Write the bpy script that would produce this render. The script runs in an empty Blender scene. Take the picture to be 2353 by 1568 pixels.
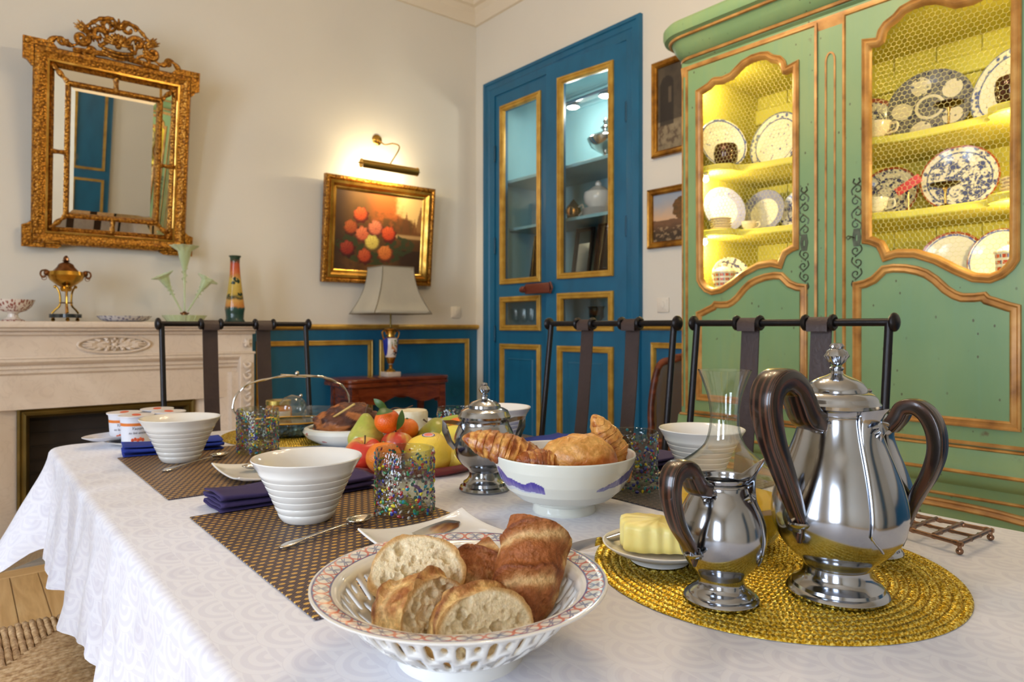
import bpy, bmesh, math, random
from math import sin, cos, pi, sqrt, radians, atan2, floor
from mathutils import Vector, Matrix, noise as mnoise
from mathutils.geometry import tessellate_polygon

random.seed(7)
SC = bpy.context.scene
COL = SC.collection

# ------------------------------------------------------------------ camera, sky, exposure
EYE = 1.037
FPX = 1566.0
TH = math.atan(1274.5 / FPX)
ST, CT = sin(TH), cos(TH)
cam_data = bpy.data.cameras.new('camera')
cam_data.sensor_width = 36.0
cam_data.lens = 36.0 * FPX / 2353.0
cam_data.shift_y = -32.0 / 2353.0
cam_data.clip_start = 0.02
cam_data.dof.use_dof = True
cam_data.dof.focus_distance = 0.85
cam_data.dof.aperture_fstop = 9.0
cam = bpy.data.objects.new('camera', cam_data)
COL.objects.link(cam)
cam.location = (0, 0, EYE)
cam.rotation_euler = (pi / 2, 0, -TH)
SC.camera = cam

SC.view_settings.view_transform = 'Standard'
SC.view_settings.look = 'None'
SC.view_settings.gamma = 1.0
SC.view_settings.use_curve_mapping = False
SC.view_settings.exposure = 0.08
cy = SC.cycles
cy.use_denoising = True
cy.max_bounces = 9
cy.diffuse_bounces = 4
cy.glossy_bounces = 5
cy.transmission_bounces = 8
cy.transparent_max_bounces = 16
cy.caustics_reflective = False
cy.caustics_refractive = False
cy.sample_clamp_indirect = 6.0
cy.sample_clamp_direct = 0.0

world = bpy.data.worlds.new('overcast_sky')
SC.world = world
world.use_nodes = True
bg = world.node_tree.nodes['Background']
bg.inputs['Color'].default_value = (0.70, 0.82, 1.0, 1)
bg.inputs['Strength'].default_value = 17.0

XW, YW, ZC = 3.0, 4.11, 3.42          # door wall, mirror wall, ceiling
XB, YB = -3.0, -2.8                   # window wall, back wall
WINDOWS = [(-1.75, -0.65), (0.75, 1.85)]   # y ranges of the two tall windows in the window wall
WZ0, WZ1 = 0.45, 2.75


def light(kind, loc, energy, color, size=0.05, rot=None, name='lamp_light', size_y=None, spot=None):
    d = bpy.data.lights.new(name, kind)
    d.energy = energy
    d.color = color
    if kind == 'AREA':
        d.size = size
        if size_y:
            d.shape = 'RECTANGLE'
            d.size_y = size_y
    else:
        d.shadow_soft_size = size
    if spot:
        d.spot_size = spot
        d.spot_blend = 0.6
    o = bpy.data.objects.new(name, d)
    COL.objects.link(o)
    o.location = loc
    if rot:
        o.rotation_euler = rot
    return o


# sky portals in the two window openings (they only guide sampling of the sky)
for (a, b) in WINDOWS:
    w = light('AREA', (XB - 0.12, (a + b) / 2, (WZ0 + WZ1) / 2), 1.0, (1, 1, 1), WZ1 - WZ0, (0, -pi / 2, 0), 'sky_portal', b - a)
    w.data.cycles.is_portal = True


# ------------------------------------------------------------------ pixel rays -> true positions at design planes
def ray(u, v):
    r = (u - 1176.5) / FPX
    return Vector((ST + r * CT, CT - r * ST, (752.0 - v) / FPX))


def on_z(u, v, z=0.75):
    d = ray(u, v)
    t = (z - EYE) / d.z
    return Vector((d.x * t, d.y * t, z))


def on_y(u, v, y):
    d = ray(u, v)
    t = y / d.y
    return Vector((d.x * t, y, EYE + d.z * t))


def on_x(u, v, x):
    d = ray(u, v)
    t = x / d.x
    return Vector((x, d.y * t, EYE + d.z * t))


def at_t(u, t, z=0.75):
    d = ray(u, 752)
    return Vector((d.x * t, d.y * t, z))


# ------------------------------------------------------------------ node helpers
def lin(c):
    c = c / 255.0
    return c / 12.92 if c <= 0.04045 else ((c + 0.055) / 1.055) ** 2.4


def rgb(r, g, b):
    return (lin(r), lin(g), lin(b), 1.0)


class N:
    """a socket with arithmetic"""
    def __init__(s, g, sock):
        s.g, s.s = g, sock

    def _o(s, op, o, rev=False):
        return s.g.math(op, o, s) if rev else s.g.math(op, s, o)

    def __add__(s, o): return s._o('ADD', o)
    __radd__ = __add__
    def __sub__(s, o): return s._o('SUBTRACT', o)
    def __rsub__(s, o): return s._o('SUBTRACT', o, True)
    def __mul__(s, o): return s._o('MULTIPLY', o)
    __rmul__ = __mul__
    def __truediv__(s, o): return s._o('DIVIDE', o)
    def __gt__(s, o): return s._o('GREATER_THAN', o)
    def __lt__(s, o): return s._o('LESS_THAN', o)
    def abs(s): return s.g.math('ABSOLUTE', s)
    def frac(s): return s.g.math('FRACT', s)
    def floor(s): return s.g.math('FLOOR', s)
    def sin(s): return s.g.math('SINE', s)
    def sqrt(s): return s.g.math('SQRT', s)
    def max(s, o): return s._o('MAXIMUM', o)
    def min(s, o): return s._o('MINIMUM', o)
    def mod(s, o): return s.g.math('FLOORED_MODULO', s, o)
    def sm(s, a, b):
        n = s.g.nt.nodes.new('ShaderNodeMapRange')
        n.interpolation_type = 'SMOOTHSTEP'
        s.g.put(n.inputs['Value'], s)
        n.inputs['From Min'].default_value = a
        n.inputs['From Max'].default_value = b
        return N(s.g, n.outputs['Result'])


class Graph:
    def __init__(g, name):
        g.m = bpy.data.materials.new(name)
        g.m.use_nodes = True
        g.nt = g.m.node_tree
        g.nt.nodes.clear()
        g.out = g.nt.nodes.new('ShaderNodeOutputMaterial')
        g._tc = None

    def put(g, inp, v):
        if isinstance(v, N):
            g.nt.links.new(v.s, inp)
        elif isinstance(v, bpy.types.NodeSocket):
            g.nt.links.new(v, inp)
        elif v is not None:
            if hasattr(inp.default_value, '__len__') and not hasattr(v, '__len__'):
                v = [v] * len(inp.default_value)
            inp.default_value = v

    def tc(g, which='Object'):
        if not g._tc:
            g._tc = g.nt.nodes.new('ShaderNodeTexCoord')
        return g._tc.outputs[which]

    def xyz(g, which='Object'):
        n = g.nt.nodes.new('ShaderNodeSeparateXYZ')
        g.nt.links.new(g.tc(which), n.inputs[0])
        return [N(g, o) for o in n.outputs]

    def math(g, op, a, b=None, c=None):
        n = g.nt.nodes.new('ShaderNodeMath')
        n.operation = op
        g.put(n.inputs[0], a)
        if b is not None:
            g.put(n.inputs[1], b)
        if c is not None:
            g.put(n.inputs[2], c)
        return N(g, n.outputs[0])

    def vec(g, x, y, z=0.0):
        n = g.nt.nodes.new('ShaderNodeCombineXYZ')
        for i, v in enumerate((x, y, z)):
            g.put(n.inputs[i], v)
        return n.outputs[0]

    def mapping(g, scale=(1, 1, 1), rot=(0, 0, 0), loc=(0, 0, 0), src=None):
        n = g.nt.nodes.new('ShaderNodeMapping')
        g.put(n.inputs[0], src if src is not None else g.tc())
        n.inputs['Scale'].default_value = scale
        n.inputs['Rotation'].default_value = rot
        n.inputs['Location'].default_value = loc
        return n.outputs[0]

    def noise(g, scale=5, detail=3, vec=None, dist=0.0, rough=0.5):
        n = g.nt.nodes.new('ShaderNodeTexNoise')
        g.put(n.inputs['Vector'], vec if vec is not None else g.tc())
        n.inputs['Scale'].default_value = scale
        n.inputs['Detail'].default_value = detail
        n.inputs['Distortion'].default_value = dist
        n.inputs['Roughness'].default_value = rough
        return N(g, n.outputs[0])

    def vor(g, scale=5, vec=None, feature='F1', out=0, rnd=1.0):
        n = g.nt.nodes.new('ShaderNodeTexVoronoi')
        n.feature = feature
        g.put(n.inputs['Vector'], vec if vec is not None else g.tc())
        n.inputs['Scale'].default_value = scale
        n.inputs['Randomness'].default_value = rnd
        return N(g, n.outputs[out])

    def wave(g, scale=5, dist=2, detail=2, vec=None, direction='X', dscale=1.0):
        n = g.nt.nodes.new('ShaderNodeTexWave')
        n.bands_direction = direction
        g.put(n.inputs['Vector'], vec if vec is not None else g.tc())
        n.inputs['Scale'].default_value = scale
        n.inputs['Distortion'].default_value = dist
        n.inputs['Detail'].default_value = detail
        n.inputs['Detail Scale'].default_value = dscale
        return N(g, n.outputs['Fac'])

    def ramp(g, fac, stops, interp='LINEAR'):
        n = g.nt.nodes.new('ShaderNodeValToRGB')
        g.put(n.inputs[0], fac)
        cr = n.color_ramp
        cr.interpolation = interp
        while len(cr.elements) < len(stops):
            cr.elements.new(0.5)
        for e, (p, c) in zip(cr.elements, stops):
            e.position = p
            e.color = c if len(c) == 4 else tuple(c) + (1,)
        return N(g, n.outputs[0])

    def mix(g, fac, a, b):
        n = g.nt.nodes.new('ShaderNodeMix')
        n.data_type = 'RGBA'
        n.clamp_factor = True
        g.put(n.inputs[0], fac)
        g.put(n.inputs[6], a)
        g.put(n.inputs[7], b)
        return N(g, n.outputs[2])

    def bump(g, h, strength=0.3, dist=0.01):
        n = g.nt.nodes.new('ShaderNodeBump')
        g.put(n.inputs['Height'], h)
        n.inputs['Strength'].default_value = strength
        n.inputs['Distance'].default_value = dist
        return n.outputs[0]

    def attr(g, name='Col'):
        n = g.nt.nodes.new('ShaderNodeAttribute')
        n.attribute_name = name
        return N(g, n.outputs['Color' if name == 'Col' else 'Vector'])

    def pbr(g, color=(0.8, 0.8, 0.8, 1), rough=0.5, metal=0.0, normal=None, **kw):
        b = g.nt.nodes.new('ShaderNodeBsdfPrincipled')
        g.put(b.inputs['Base Color'], color)
        g.put(b.inputs['Roughness'], rough)
        g.put(b.inputs['Metallic'], metal)
        if normal is not None:
            g.put(b.inputs['Normal'], normal)
        for k, v in kw.items():
            g.put(b.inputs[k.replace('_', ' ')], v)
        return b.outputs[0]

    def done(g, sh):
        g.put(g.out.inputs[0], sh)
        return g.m


MAT = {}


def simple(name, color, rough=0.5, metal=0.0, bump=0.0, bscale=60, var=0.0, vscale=6, **kw):
    g = Graph(name)
    c = color
    if var:
        f = g.noise(vscale, 4)
        dark = tuple(x * (1 - var) for x in color[:3]) + (1,)
        lightc = tuple(min(1, x * (1 + var * 0.6)) for x in color[:3]) + (1,)
        c = g.ramp(f, [(0.3, dark), (0.7, lightc)])
    nrm = g.bump(g.noise(bscale, 3), bump, 0.004) if bump else None
    MAT[name] = g.done(g.pbr(c, rough, metal, nrm, **kw))
    return MAT[name]


# ------------------------------------------------------------------ mesh helpers
class MB:
    def __init__(s):
        s.v, s.f, s.mi, s.X = [], [], [], None

    def add(s, vs, fs, mi=0):
        o = len(s.v)
        if s.X is not None:
            s.v += [tuple(s.X @ Vector(v)) for v in vs]
        else:
            s.v += [tuple(v) for v in vs]
        s.f += [tuple(i + o for i in f) for f in fs]
        s.mi += [mi] * len(fs)
        return s

    def box(s, x0, x1, y0, y1, z0, z1, mi=0):
        x0, x1 = min(x0, x1), max(x0, x1); y0, y1 = min(y0, y1), max(y0, y1); z0, z1 = min(z0, z1), max(z0, z1)
        vs = [(x, y, z) for z in (z0, z1) for y in (y0, y1) for x in (x0, x1)]
        return s.add(vs, [(0, 2, 3, 1), (4, 5, 7, 6), (0, 1, 5, 4), (2, 6, 7, 3), (0, 4, 6, 2), (1, 3, 7, 5)], mi)

    def rbox(s, x0, x1, y0, y1, z0, z1, r=0.004, seg=2, mi=0):
        bm = bmesh.new()
        bmesh.ops.create_cube(bm, size=1)
        for v in bm.verts:
            v.co = Vector(((x0 + x1) / 2 + v.co.x * (x1 - x0), (y0 + y1) / 2 + v.co.y * (y1 - y0), (z0 + z1) / 2 + v.co.z * (z1 - z0)))
        bmesh.ops.bevel(bm, geom=bm.edges[:], offset=r, segments=seg, affect='EDGES', profile=0.5)
        return s.bm(bm, mi)

    def bm(s, bm, mi=0):
        bm.verts.index_update()
        s.add([v.co for v in bm.verts], [[v.index for v in f.verts] for f in bm.faces], mi)
        bm.free()
        return s

    def ring_surface(s, rings, closed_u=True, cap0=False, cap1=False, mi=0, closed_v=False):
        """rings: list of equal-length vertex rings"""
        n = len(rings[0]); m = len(rings)
        vs = [p for r in rings for p in r]
        fs = []
        for j in range(m if closed_v else m - 1):
            j2 = (j + 1) % m
            for i in range(n if closed_u else n - 1):
                i2 = (i + 1) % n
                fs.append((j * n + i, j * n + i2, j2 * n + i2, j2 * n + i))
        if cap0:
            fs.append(tuple(range(n - 1, -1, -1)))
        if cap1:
            fs.append(tuple((m - 1) * n + i for i in range(n)))
        return s.add(vs, fs, mi)

    def lathe(s, prof, n=48, c=(0, 0, 0), sx=1, sy=1, mi=0, fn=None, cap=True):
        rings = []
        for (r, z) in prof:
            ring = []
            for i in range(n):
                a = 2 * pi * i / n
                rr = fn(r, z, a) if fn else r
                ring.append((c[0] + rr * cos(a) * sx, c[1] + rr * sin(a) * sy, c[2] + z))
            rings.append(ring)
        return s.ring_surface(rings, True, cap and prof[0][0] > 1e-6, cap and prof[-1][0] > 1e-6, mi)

    def tube(s, pts, rad, n=8, closed=False, mi=0, flat=1.0, cap=True, up=None):
        """sweep of a circle along pts; rad number or list; flat squashes the second axis"""
        P = [Vector(p) for p in pts]
        m = len(P)
        R = rad if hasattr(rad, '__len__') else [rad] * m
        T = []
        for i in range(m):
            a = P[(i - 1) % m] if (closed or i > 0) else P[i]
            b = P[(i + 1) % m] if (closed or i < m - 1) else P[i]
            d = b - a
            T.append(d.normalized() if d.length > 1e-9 else Vector((0, 0, 1)))
        nrm = Vector(up) if up is not None else T[0].orthogonal()
        rings = []
        for i in range(m):
            if up is not None:
                nrm = Vector(up)
            nrm = nrm - T[i] * nrm.dot(T[i])
            if nrm.length < 1e-6:
                nrm = T[i].orthogonal()
            nrm.normalize()
            bn = T[i].cross(nrm)
            rings.append([P[i] + (nrm * cos(2 * pi * k / n) + bn * sin(2 * pi * k / n) * flat) * R[i] for k in range(n)])
        return s.ring_surface(rings, True, cap and not closed, cap and not closed, mi, closed)

    def cyl(s, a, b, r, n=12, mi=0, r2=None):
        return s.tube([a, b], [r, r if r2 is None else r2], n, mi=mi)

    def ball(s, c, r, n=16, m=10, sc=(1, 1, 1), mi=0, fn=None):
        rings = []
        for j in range(m + 1):
            ph = pi * j / m
            rings.append([])
            for i in range(n):
                a = 2 * pi * i / n
                d = Vector((sin(ph) * cos(a), sin(ph) * sin(a), -cos(ph)))
                k = fn(d) if fn else 1.0
                rings[-1].append((c[0] + d.x * r * sc[0] * k, c[1] + d.y * r * sc[1] * k, c[2] + d.z * r * sc[2] * k))
        return s.ring_surface(rings, True, False, False, mi)

    def grid(s, fn, nu, nv, mi=0):
        vs = [fn(i / nu, j / nv) for j in range(nv + 1) for i in range(nu + 1)]
        fs = [(j * (nu + 1) + i, j * (nu + 1) + i + 1, (j + 1) * (nu + 1) + i + 1, (j + 1) * (nu + 1) + i) for j in range(nv) for i in range(nu)]
        return s.add(vs, fs, mi)

    def slab(s, outer, holes, y0, y1, mi=0):
        """polygon in the x-z plane with holes, from y0 (front) to y1 (back)"""
        loops = [[Vector((p[0], p[1], 0)) for p in outer]] + [[Vector((p[0], p[1], 0)) for p in h] for h in holes]
        tris = tessellate_polygon(loops)
        flat = [p for l in loops for p in l]
        k = len(flat)
        vs = [(p.x, y0, p.y) for p in flat] + [(p.x, y1, p.y) for p in flat]
        fs = []
        for t in tris:
            fs.append(tuple(t))
            fs.append(tuple(i + k for i in reversed(t)))
        o = 0
        for l in loops:
            n = len(l)
            for i in range(n):
                a, b = o + i, o + (i + 1) % n
                fs.append((a, b, b + k, a + k))
            o += n
        return s.add(vs, fs, mi)

    def sweep(s, pts, prof, closed=True, mi=0, plane='xz', base=0.0):
        """mitred moulding along a flat path; prof = [(lateral, height)], height towards -y (xz plane) or +z (xy plane)"""
        P = [Vector(p) for p in pts]
        n = len(P)
        rings = []
        for i in range(n):
            a = P[(i - 1) % n] if (closed or i > 0) else None
            b = P[(i + 1) % n] if (closed or i < n - 1) else None
            d1 = (P[i] - a).normalized() if a is not None else None
            d2 = (b - P[i]).normalized() if b is not None else None
            if d1 is None: d1 = d2
            if d2 is None: d2 = d1
            n1, n2 = Vector((-d1.y, d1.x)), Vector((-d2.y, d2.x))
            m = n1 + n2
            if m.length < 1e-6:
                m = n1
            m.normalize()
            k = 1.0 / max(0.35, m.dot(n1))
            ring = []
            for (l, h) in prof:
                q = P[i] + m * l * k
                ring.append((q.x, base - h, q.y) if plane == 'xz' else (q.x, q.y, base + h))
            rings.append(ring)
        return s.ring_surface(rings, False, False, False, mi, closed)

    def build(s, name, mats, parent=None, smooth=40, loc=None, rotz=None, fix=True, kind=None, label=None):
        me = bpy.data.meshes.new(name)
        me.from_pydata(s.v, [], s.f)
        if not isinstance(mats, (list, tuple)):
            mats = [mats]
        for m in mats:
            me.materials.append(MAT[m] if isinstance(m, str) else m)
        if len(mats) > 1:
            me.polygons.foreach_set('material_index', s.mi)
        if fix:
            bm = bmesh.new()
            bm.from_mesh(me)
            bmesh.ops.remove_doubles(bm, verts=bm.verts, dist=1e-6)
            bmesh.ops.recalc_face_normals(bm, faces=bm.faces)
            bm.to_mesh(me)
            bm.free()
        if smooth:
            me.shade_smooth()
            me.set_sharp_from_angle(angle=radians(smooth))
        me.update()
        o = bpy.data.objects.new(name, me)
        COL.objects.link(o)
        if parent is not None:
            o.parent = parent
        if loc is not None:
            o.location = loc
        if rotz is not None:
            o.rotation_euler = (0, 0, rotz)
        if kind:
            o['kind'] = kind
        if label:
            o['label'] = label
        return o


def tag(o, label, cat, group=None, kind=None):
    o['label'] = label
    o['category'] = cat
    if group: o['group'] = group
    if kind: o['kind'] = kind
    return o


def thing(name, label, cat, loc=(0, 0, 0), rotz=0.0, group=None, rot=None):
    o = bpy.data.objects.new(name, None)
    COL.objects.link(o)
    o.empty_display_size = 0.05
    o.location = loc
    o.rotation_euler = rot if rot else (0, 0, rotz)
    return tag(o, label, cat, group)


KIDS = {}


def copy_tree(o, loc, rotz=None, label=None, parent=None, rot=None):
    c = o.copy()
    COL.objects.link(c)
    if parent is None:
        c.location = loc
        if rotz is not None: c.rotation_euler = (0, 0, rotz)
        if rot is not None: c.rotation_euler = rot
        if label: c['label'] = label
    else:
        c.parent = parent
    for ch in [x for x in COL.objects if x.parent == o]:
        copy_tree(ch, None, parent=c)
    return c


def struct(o):
    o['kind'] = 'structure'
    return o


def spline(pts, k=6, closed=False):
    """Catmull-Rom through pts (tuples of any dimension)"""
    P = [Vector(p) for p in pts]
    n = len(P)
    out = []
    for i in range(n if closed else n - 1):
        p0 = P[(i - 1) % n] if (closed or i > 0) else P[0] * 2 - P[1]
        p1, p2 = P[i], P[(i + 1) % n]
        p3 = P[(i + 2) % n] if (closed or i + 2 < n) else P[-1] * 2 - P[-2]
        for j in range(k):
            t = j / k
            out.append(0.5 * ((2 * p1) + (p2 - p0) * t + (2 * p0 - 5 * p1 + 4 * p2 - p3) * t * t + (3 * p1 - p0 - 3 * p2 + p3) * t ** 3))
    if not closed:
        out.append(P[-1])
    return out


def rect(x0, x1, z0, z1):
    return [(x0, z0), (x1, z0), (x1, z1), (x0, z1)]


# ------------------------------------------------------------------ materials: setting
def wall_mat(name, c, amt=0.06):
    g = Graph(name)
    f = g.noise(1.3, 4)
    f2 = g.noise(45, 2)
    col = g.ramp(f, [(0.3, tuple(x * (1 - amt) for x in c[:3]) + (1,)), (0.7, c)])
    MAT[name] = g.done(g.pbr(col, 0.85, 0, g.bump(f2, 0.08, 0.004)))


wall_mat('wall_paint', rgb(222, 216, 203))
wall_mat('ceiling_paint', rgb(225, 212, 190))


def painted(name, c, dark, rough=0.42, amt=0.5, vs=(3, 3, 1.2)):
    g = Graph(name)
    f = g.noise(3.0, 5, g.mapping(vs))
    st = g.noise(26, 3, g.mapping((3, 3, 0.4)))
    col = g.mix(f.sm(0.35, 0.75) * amt, c, dark)
    MAT[name] = g.done(g.pbr(col, rough, 0, g.bump(st, 0.1, 0.003)))


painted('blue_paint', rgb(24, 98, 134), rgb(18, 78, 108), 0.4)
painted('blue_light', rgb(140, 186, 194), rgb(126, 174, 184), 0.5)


def gold_line(name, c1, c2, c3, rough=0.38, metal=0.25):
    g = Graph(name)
    f = g.noise(14, 4)
    h = g.noise(60, 3)
    col = g.ramp(f, [(0.25, c3), (0.5, c2), (0.75, c1)])
    MAT[name] = g.done(g.pbr(col, rough, metal, g.bump(h, 0.12, 0.003)))


gold_line('gold_paint', rgb(206, 168, 78), rgb(188, 146, 58), rgb(160, 118, 40))
gold_line('armoire_gold', rgb(205, 160, 92), rgb(180, 130, 66), rgb(126, 82, 38), 0.4, 0.15)
gold_line('gilt', rgb(196, 146, 60), rgb(160, 108, 34), rgb(84, 50, 14), 0.3, 0.75)
gold_line('gilt_bright', rgb(224, 180, 96), rgb(200, 150, 62), rgb(160, 108, 36), 0.22, 0.85)


def green_mat():
    g = Graph('green_paint')
    f = g.noise(2.4, 5, g.mapping((1, 1, 0.6)))
    st = g.noise(30, 4, g.mapping((2, 2, 0.12)))
    worm = g.noise(22, 4)
    big = g.noise(5, 3)
    spots = g.vor(34, g.mapping((1, 1, 0.6)))
    col = g.ramp(f, [(0.25, rgb(104, 142, 100)), (0.5, rgb(122, 152, 104)), (0.78, rgb(146, 162, 108))])
    col = g.mix(st.sm(0.45, 0.8) * 0.35, col, rgb(112, 150, 116))
    wear = (worm.sm(0.64, 0.76)) * (big.sm(0.52, 0.66))
    col = g.mix(wear * 0.8, col, rgb(96, 74, 44))
    col = g.mix((spots < 0.10) * big.sm(0.42, 0.55) * 0.8, col, rgb(70, 58, 34))
    MAT['green_paint'] = g.done(g.pbr(col, 0.45, 0, g.bump(st, 0.14, 0.003)))


green_mat()
wall_mat('armoire_inside', rgb(212, 200, 84), 0.12)


def wood(name, c1, c2, rough=0.35, scale=(1, 1, 8), ws=3.0, dist=6, coat=0.0):
    g = Graph(name)
    mp = g.mapping(scale)
    f = g.wave(ws, dist, 3, mp, 'X', 1.5)
    n = g.noise(9, 4, mp)
    col = g.ramp(f * 0.6 + n * 0.4, [(0.2, c2), (0.75, c1)])
    MAT[name] = g.done(g.pbr(col, rough, 0, g.bump(n, 0.06, 0.002), Coat_Weight=coat))


def floor_mat():
    g = Graph('pine_boards')
    oi = g.nt.nodes.new('ShaderNodeObjectInfo')
    rnd = N(g, oi.outputs['Random'])
    x, y, z = g.xyz()
    vec = g.vec(x * 9 + rnd * 13, y * 0.9 + rnd * 31, rnd * 7)
    f = g.noise(3.2, 5, vec, 1.4)
    fine = g.noise(30, 3, g.vec(x * 6, y * 0.3, rnd * 5))
    col = g.ramp(f, [(0.3, rgb(200, 160, 106)), (0.55, rgb(222, 186, 132)), (0.8, rgb(234, 204, 154))])
    col = g.mix(fine.sm(0.5, 0.85) * 0.4, col, rgb(186, 140, 88))
    col = g.mix(rnd * 0.35, col, rgb(214, 174, 118))
    MAT['pine_boards'] = g.done(g.pbr(col, 0.42, 0, g.bump(fine, 0.08, 0.002)))


floor_mat()
simple('gap_dark', rgb(70, 50, 30), 0.9)
simple('hearth_stone', rgb(150, 144, 136), 0.7, bump=0.2, var=0.2)


def marble_mat():
    g = Graph('marble')
    f = g.noise(2.2, 6, None, 1.8)
    v = g.noise(6.0, 5, None, 3.0)
    vein = 1.0 - (v - 0.5).abs().sm(0.0, 0.035)
    col = g.ramp(f, [(0.3, rgb(212, 194, 174)), (0.7, rgb(228, 213, 196))])
    col = g.mix(vein * 0.12, col, rgb(150, 128, 104))
    MAT['marble'] = g.done(g.pbr(col, 0.4, 0))


marble_mat()
# ------------------------------------------------------------------ the room
mb = MB()
mb.box(XB - 0.2, XW + 0.6, YB - 0.2, YW + 0.2, -0.12, -0.015)
floor = struct(mb.build('floor', 'gap_dark', smooth=0))
pw = 0.096
variants = {}
ix = 0
xx = XB
while xx < XW:
    cuts = [YB, -1.5 + random.random() * 1.4, 0.9 + random.random() * 1.3, 3.50]
    for a, b in zip(cuts[:-1], cuts[1:]):
        L = b - a
        m = MB()
        m.rbox(-pw / 2 + 0.0012, pw / 2 - 0.0012, -L / 2 + 0.001, L / 2 - 0.001, -0.015, 0.0, 0.0015, 1)
        m.build('floor_board', 'pine_boards', floor, loc=(xx + pw / 2, (a + b) / 2, random.uniform(-0.0006, 0.0006)), fix=False)
    xx += pw
# border board in front of the hearth wall, lying across
for x0 in (-3.0, -0.1, 1.5):
    x1 = {-3.0: -0.1, -0.1: 1.5, 1.5: 3.0}[x0]
    m = MB()
    L = x1 - x0 - 0.003
    m.rbox(-0.05, 0.05, -L / 2, L / 2, -0.015, 0.0, 0.0015, 1)
    o = m.build('floor_board', 'pine_boards', floor, loc=((x0 + x1) / 2, 3.552, 0), fix=False)
    o.rotation_euler = (0, 0, pi / 2)
m = MB()
m.rbox(-0.30, 1.50, 3.604, YW, -0.015, 0.012, 0.004, 2)
tag(m.build('hearth_slab', 'hearth_stone'), 'grey stone hearth slab on the floor before the fireplace', 'hearth')
for (x0, x1) in ((XB, -0.302), (1.502, XW)):
    k = x0
    while k < x1 - 0.01:
        k2 = min(k + pw, x1)
        m = MB()
        m.rbox(k + 0.001, k2 - 0.001, 3.604, YW, -0.015, 0, 0.0015, 1)
        m.build('floor_board', 'pine_boards', floor, fix=False)
        k = k2

mb = MB(); mb.box(XB - 0.2, XW + 0.6, YB - 0.2, YW + 0.2, ZC, ZC + 0.15)
struct(mb.build('ceiling', 'ceiling_paint', smooth=0))
mb = MB(); mb.box(XB - 0.2, XW + 0.6, YW, YW + 0.15, -0.12, ZC)
struct(mb.build('wall_left', 'wall_paint', smooth=0))
NY0, NY1, NZ1 = 2.62, 3.885, 2.76      # niche of the built-in cupboard
mb = MB()
mb.box(XW, XW + 0.5, YB, NY0, -0.12, ZC)
mb.box(XW, XW + 0.5, NY1, YW, -0.12, ZC)
mb.box(XW, XW + 0.5, NY0, NY1, NZ1, ZC)
mb.box(XW + 0.5, XW + 0.6, YB, YW, -0.12, ZC)
struct(mb.build('wall_right', 'wall_paint', smooth=0))
mb = MB()
edges = [YB] + [e for w in WINDOWS for e in w] + [YW]
for i in range(0, len(edges), 2):
    mb.box(XB - 0.2, XB, edges[i], edges[i + 1], -0.12, ZC)
for a, b in WINDOWS:
    mb.box(XB - 0.2, XB, a, b, -0.12, WZ0)
    mb.box(XB - 0.2, XB, a, b, WZ1, ZC)
struct(mb.build('wall_front', 'wall_paint', smooth=0))
mb = MB(); mb.box(XB - 0.2, XW + 0.6, YB - 0.2, YB, -0.12, ZC)
struct(mb.build('wall_back', 'wall_paint', smooth=0))

simple('window_white', rgb(235, 235, 232), 0.4)
for k, (a, b) in enumerate(WINDOWS):
    mb = MB()
    c = (a + b) / 2
    for y0, y1, z0, z1 in ((a, a + 0.05, WZ0, WZ1), (b - 0.05, b, WZ0, WZ1), (a, b, WZ0, WZ0 + 0.06), (a, b, WZ1 - 0.05, WZ1), (c - 0.045, c + 0.045, WZ0, WZ1)):
        mb.box(XB - 0.1, XB - 0.03, y0, y1, z0, z1)
    for z in (1.0, 1.55, 2.1):
        mb.box(XB - 0.09, XB - 0.04, a, b, z - 0.015, z + 0.015)
    struct(mb.build('window_%d' % (k + 1), 'window_white', smooth=0))
# tall blue curtains framing the windows (seen only in reflections)
simple('curtain_blue', rgb(30, 90, 120), 0.8)

# cornice
COR = [(-0.002, 0.15), (0.022, 0.148), (0.03, 0.12), (0.034, 0.07), (0.06, 0.04), (0.09, 0.035), (0.10, 0.015), (0.14, 0.01), (0.15, 0.0)]


def cornice(name, along, x, y, ln):
    mb = MB()
    rings = []
    for t in (0, 1):
        r = []
        for (o, d) in COR:
            if along == 'x':
                r.append((x + t * ln, y - o, ZC - d))
            else:
                r.append((x - o, y + t * ln, ZC - d))
        rings.append(r)
    mb.ring_surface(rings, False)
    struct(mb.build(name, 'ceiling_paint', smooth=20))


cornice('trim_1', 'x', XB, YW, XW - XB)
cornice('trim_2', 'y', XW, YB, YW - YB)

# ---- dado: blue wainscot with gold rail and gold panel mouldings
GOLD_PROF = [(-0.016, 0.0), (-0.016, 0.010), (-0.010, 0.016), (-0.005, 0.012), (0.002, 0.012), (0.006, 0.019), (0.013, 0.019), (0.017, 0.006), (0.017, 0)]


def dado(name, loc, rotz, x0, x1, frames):
    """local frame: x right, y into wall, z up"""
    mb = MB(); mb.box(x0, x1, -0.012, 0.0, 0, 1.022)
    w = struct(mb.build(name, 'blue_paint', smooth=0, loc=loc, rotz=rotz))
    m = MB(); m.ring_surface([[(x, -0.012 - h, z) for (h, z) in ((0, 1.018), (0.012, 1.020), (0.026, 1.030), (0.030, 1.042), (0.024, 1.052), (-0.012, 1.056))] for x in (x0, x1)], False)
    m.build('dado_rail', 'gold_paint', w, 30)
    for (a, b) in frames:
        m = MB(); m.sweep(rect(a, b, 0.19, 0.936), GOLD_PROF, True, base=-0.012)
        m.build('panel_moulding', 'gold_paint', w, 30)
    m = MB(); m.rbox(x0, x1, -0.03, -0.012, 0, 0.12, 0.004)
    m.build('skirting', 'blue_paint', w)
    return w


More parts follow.
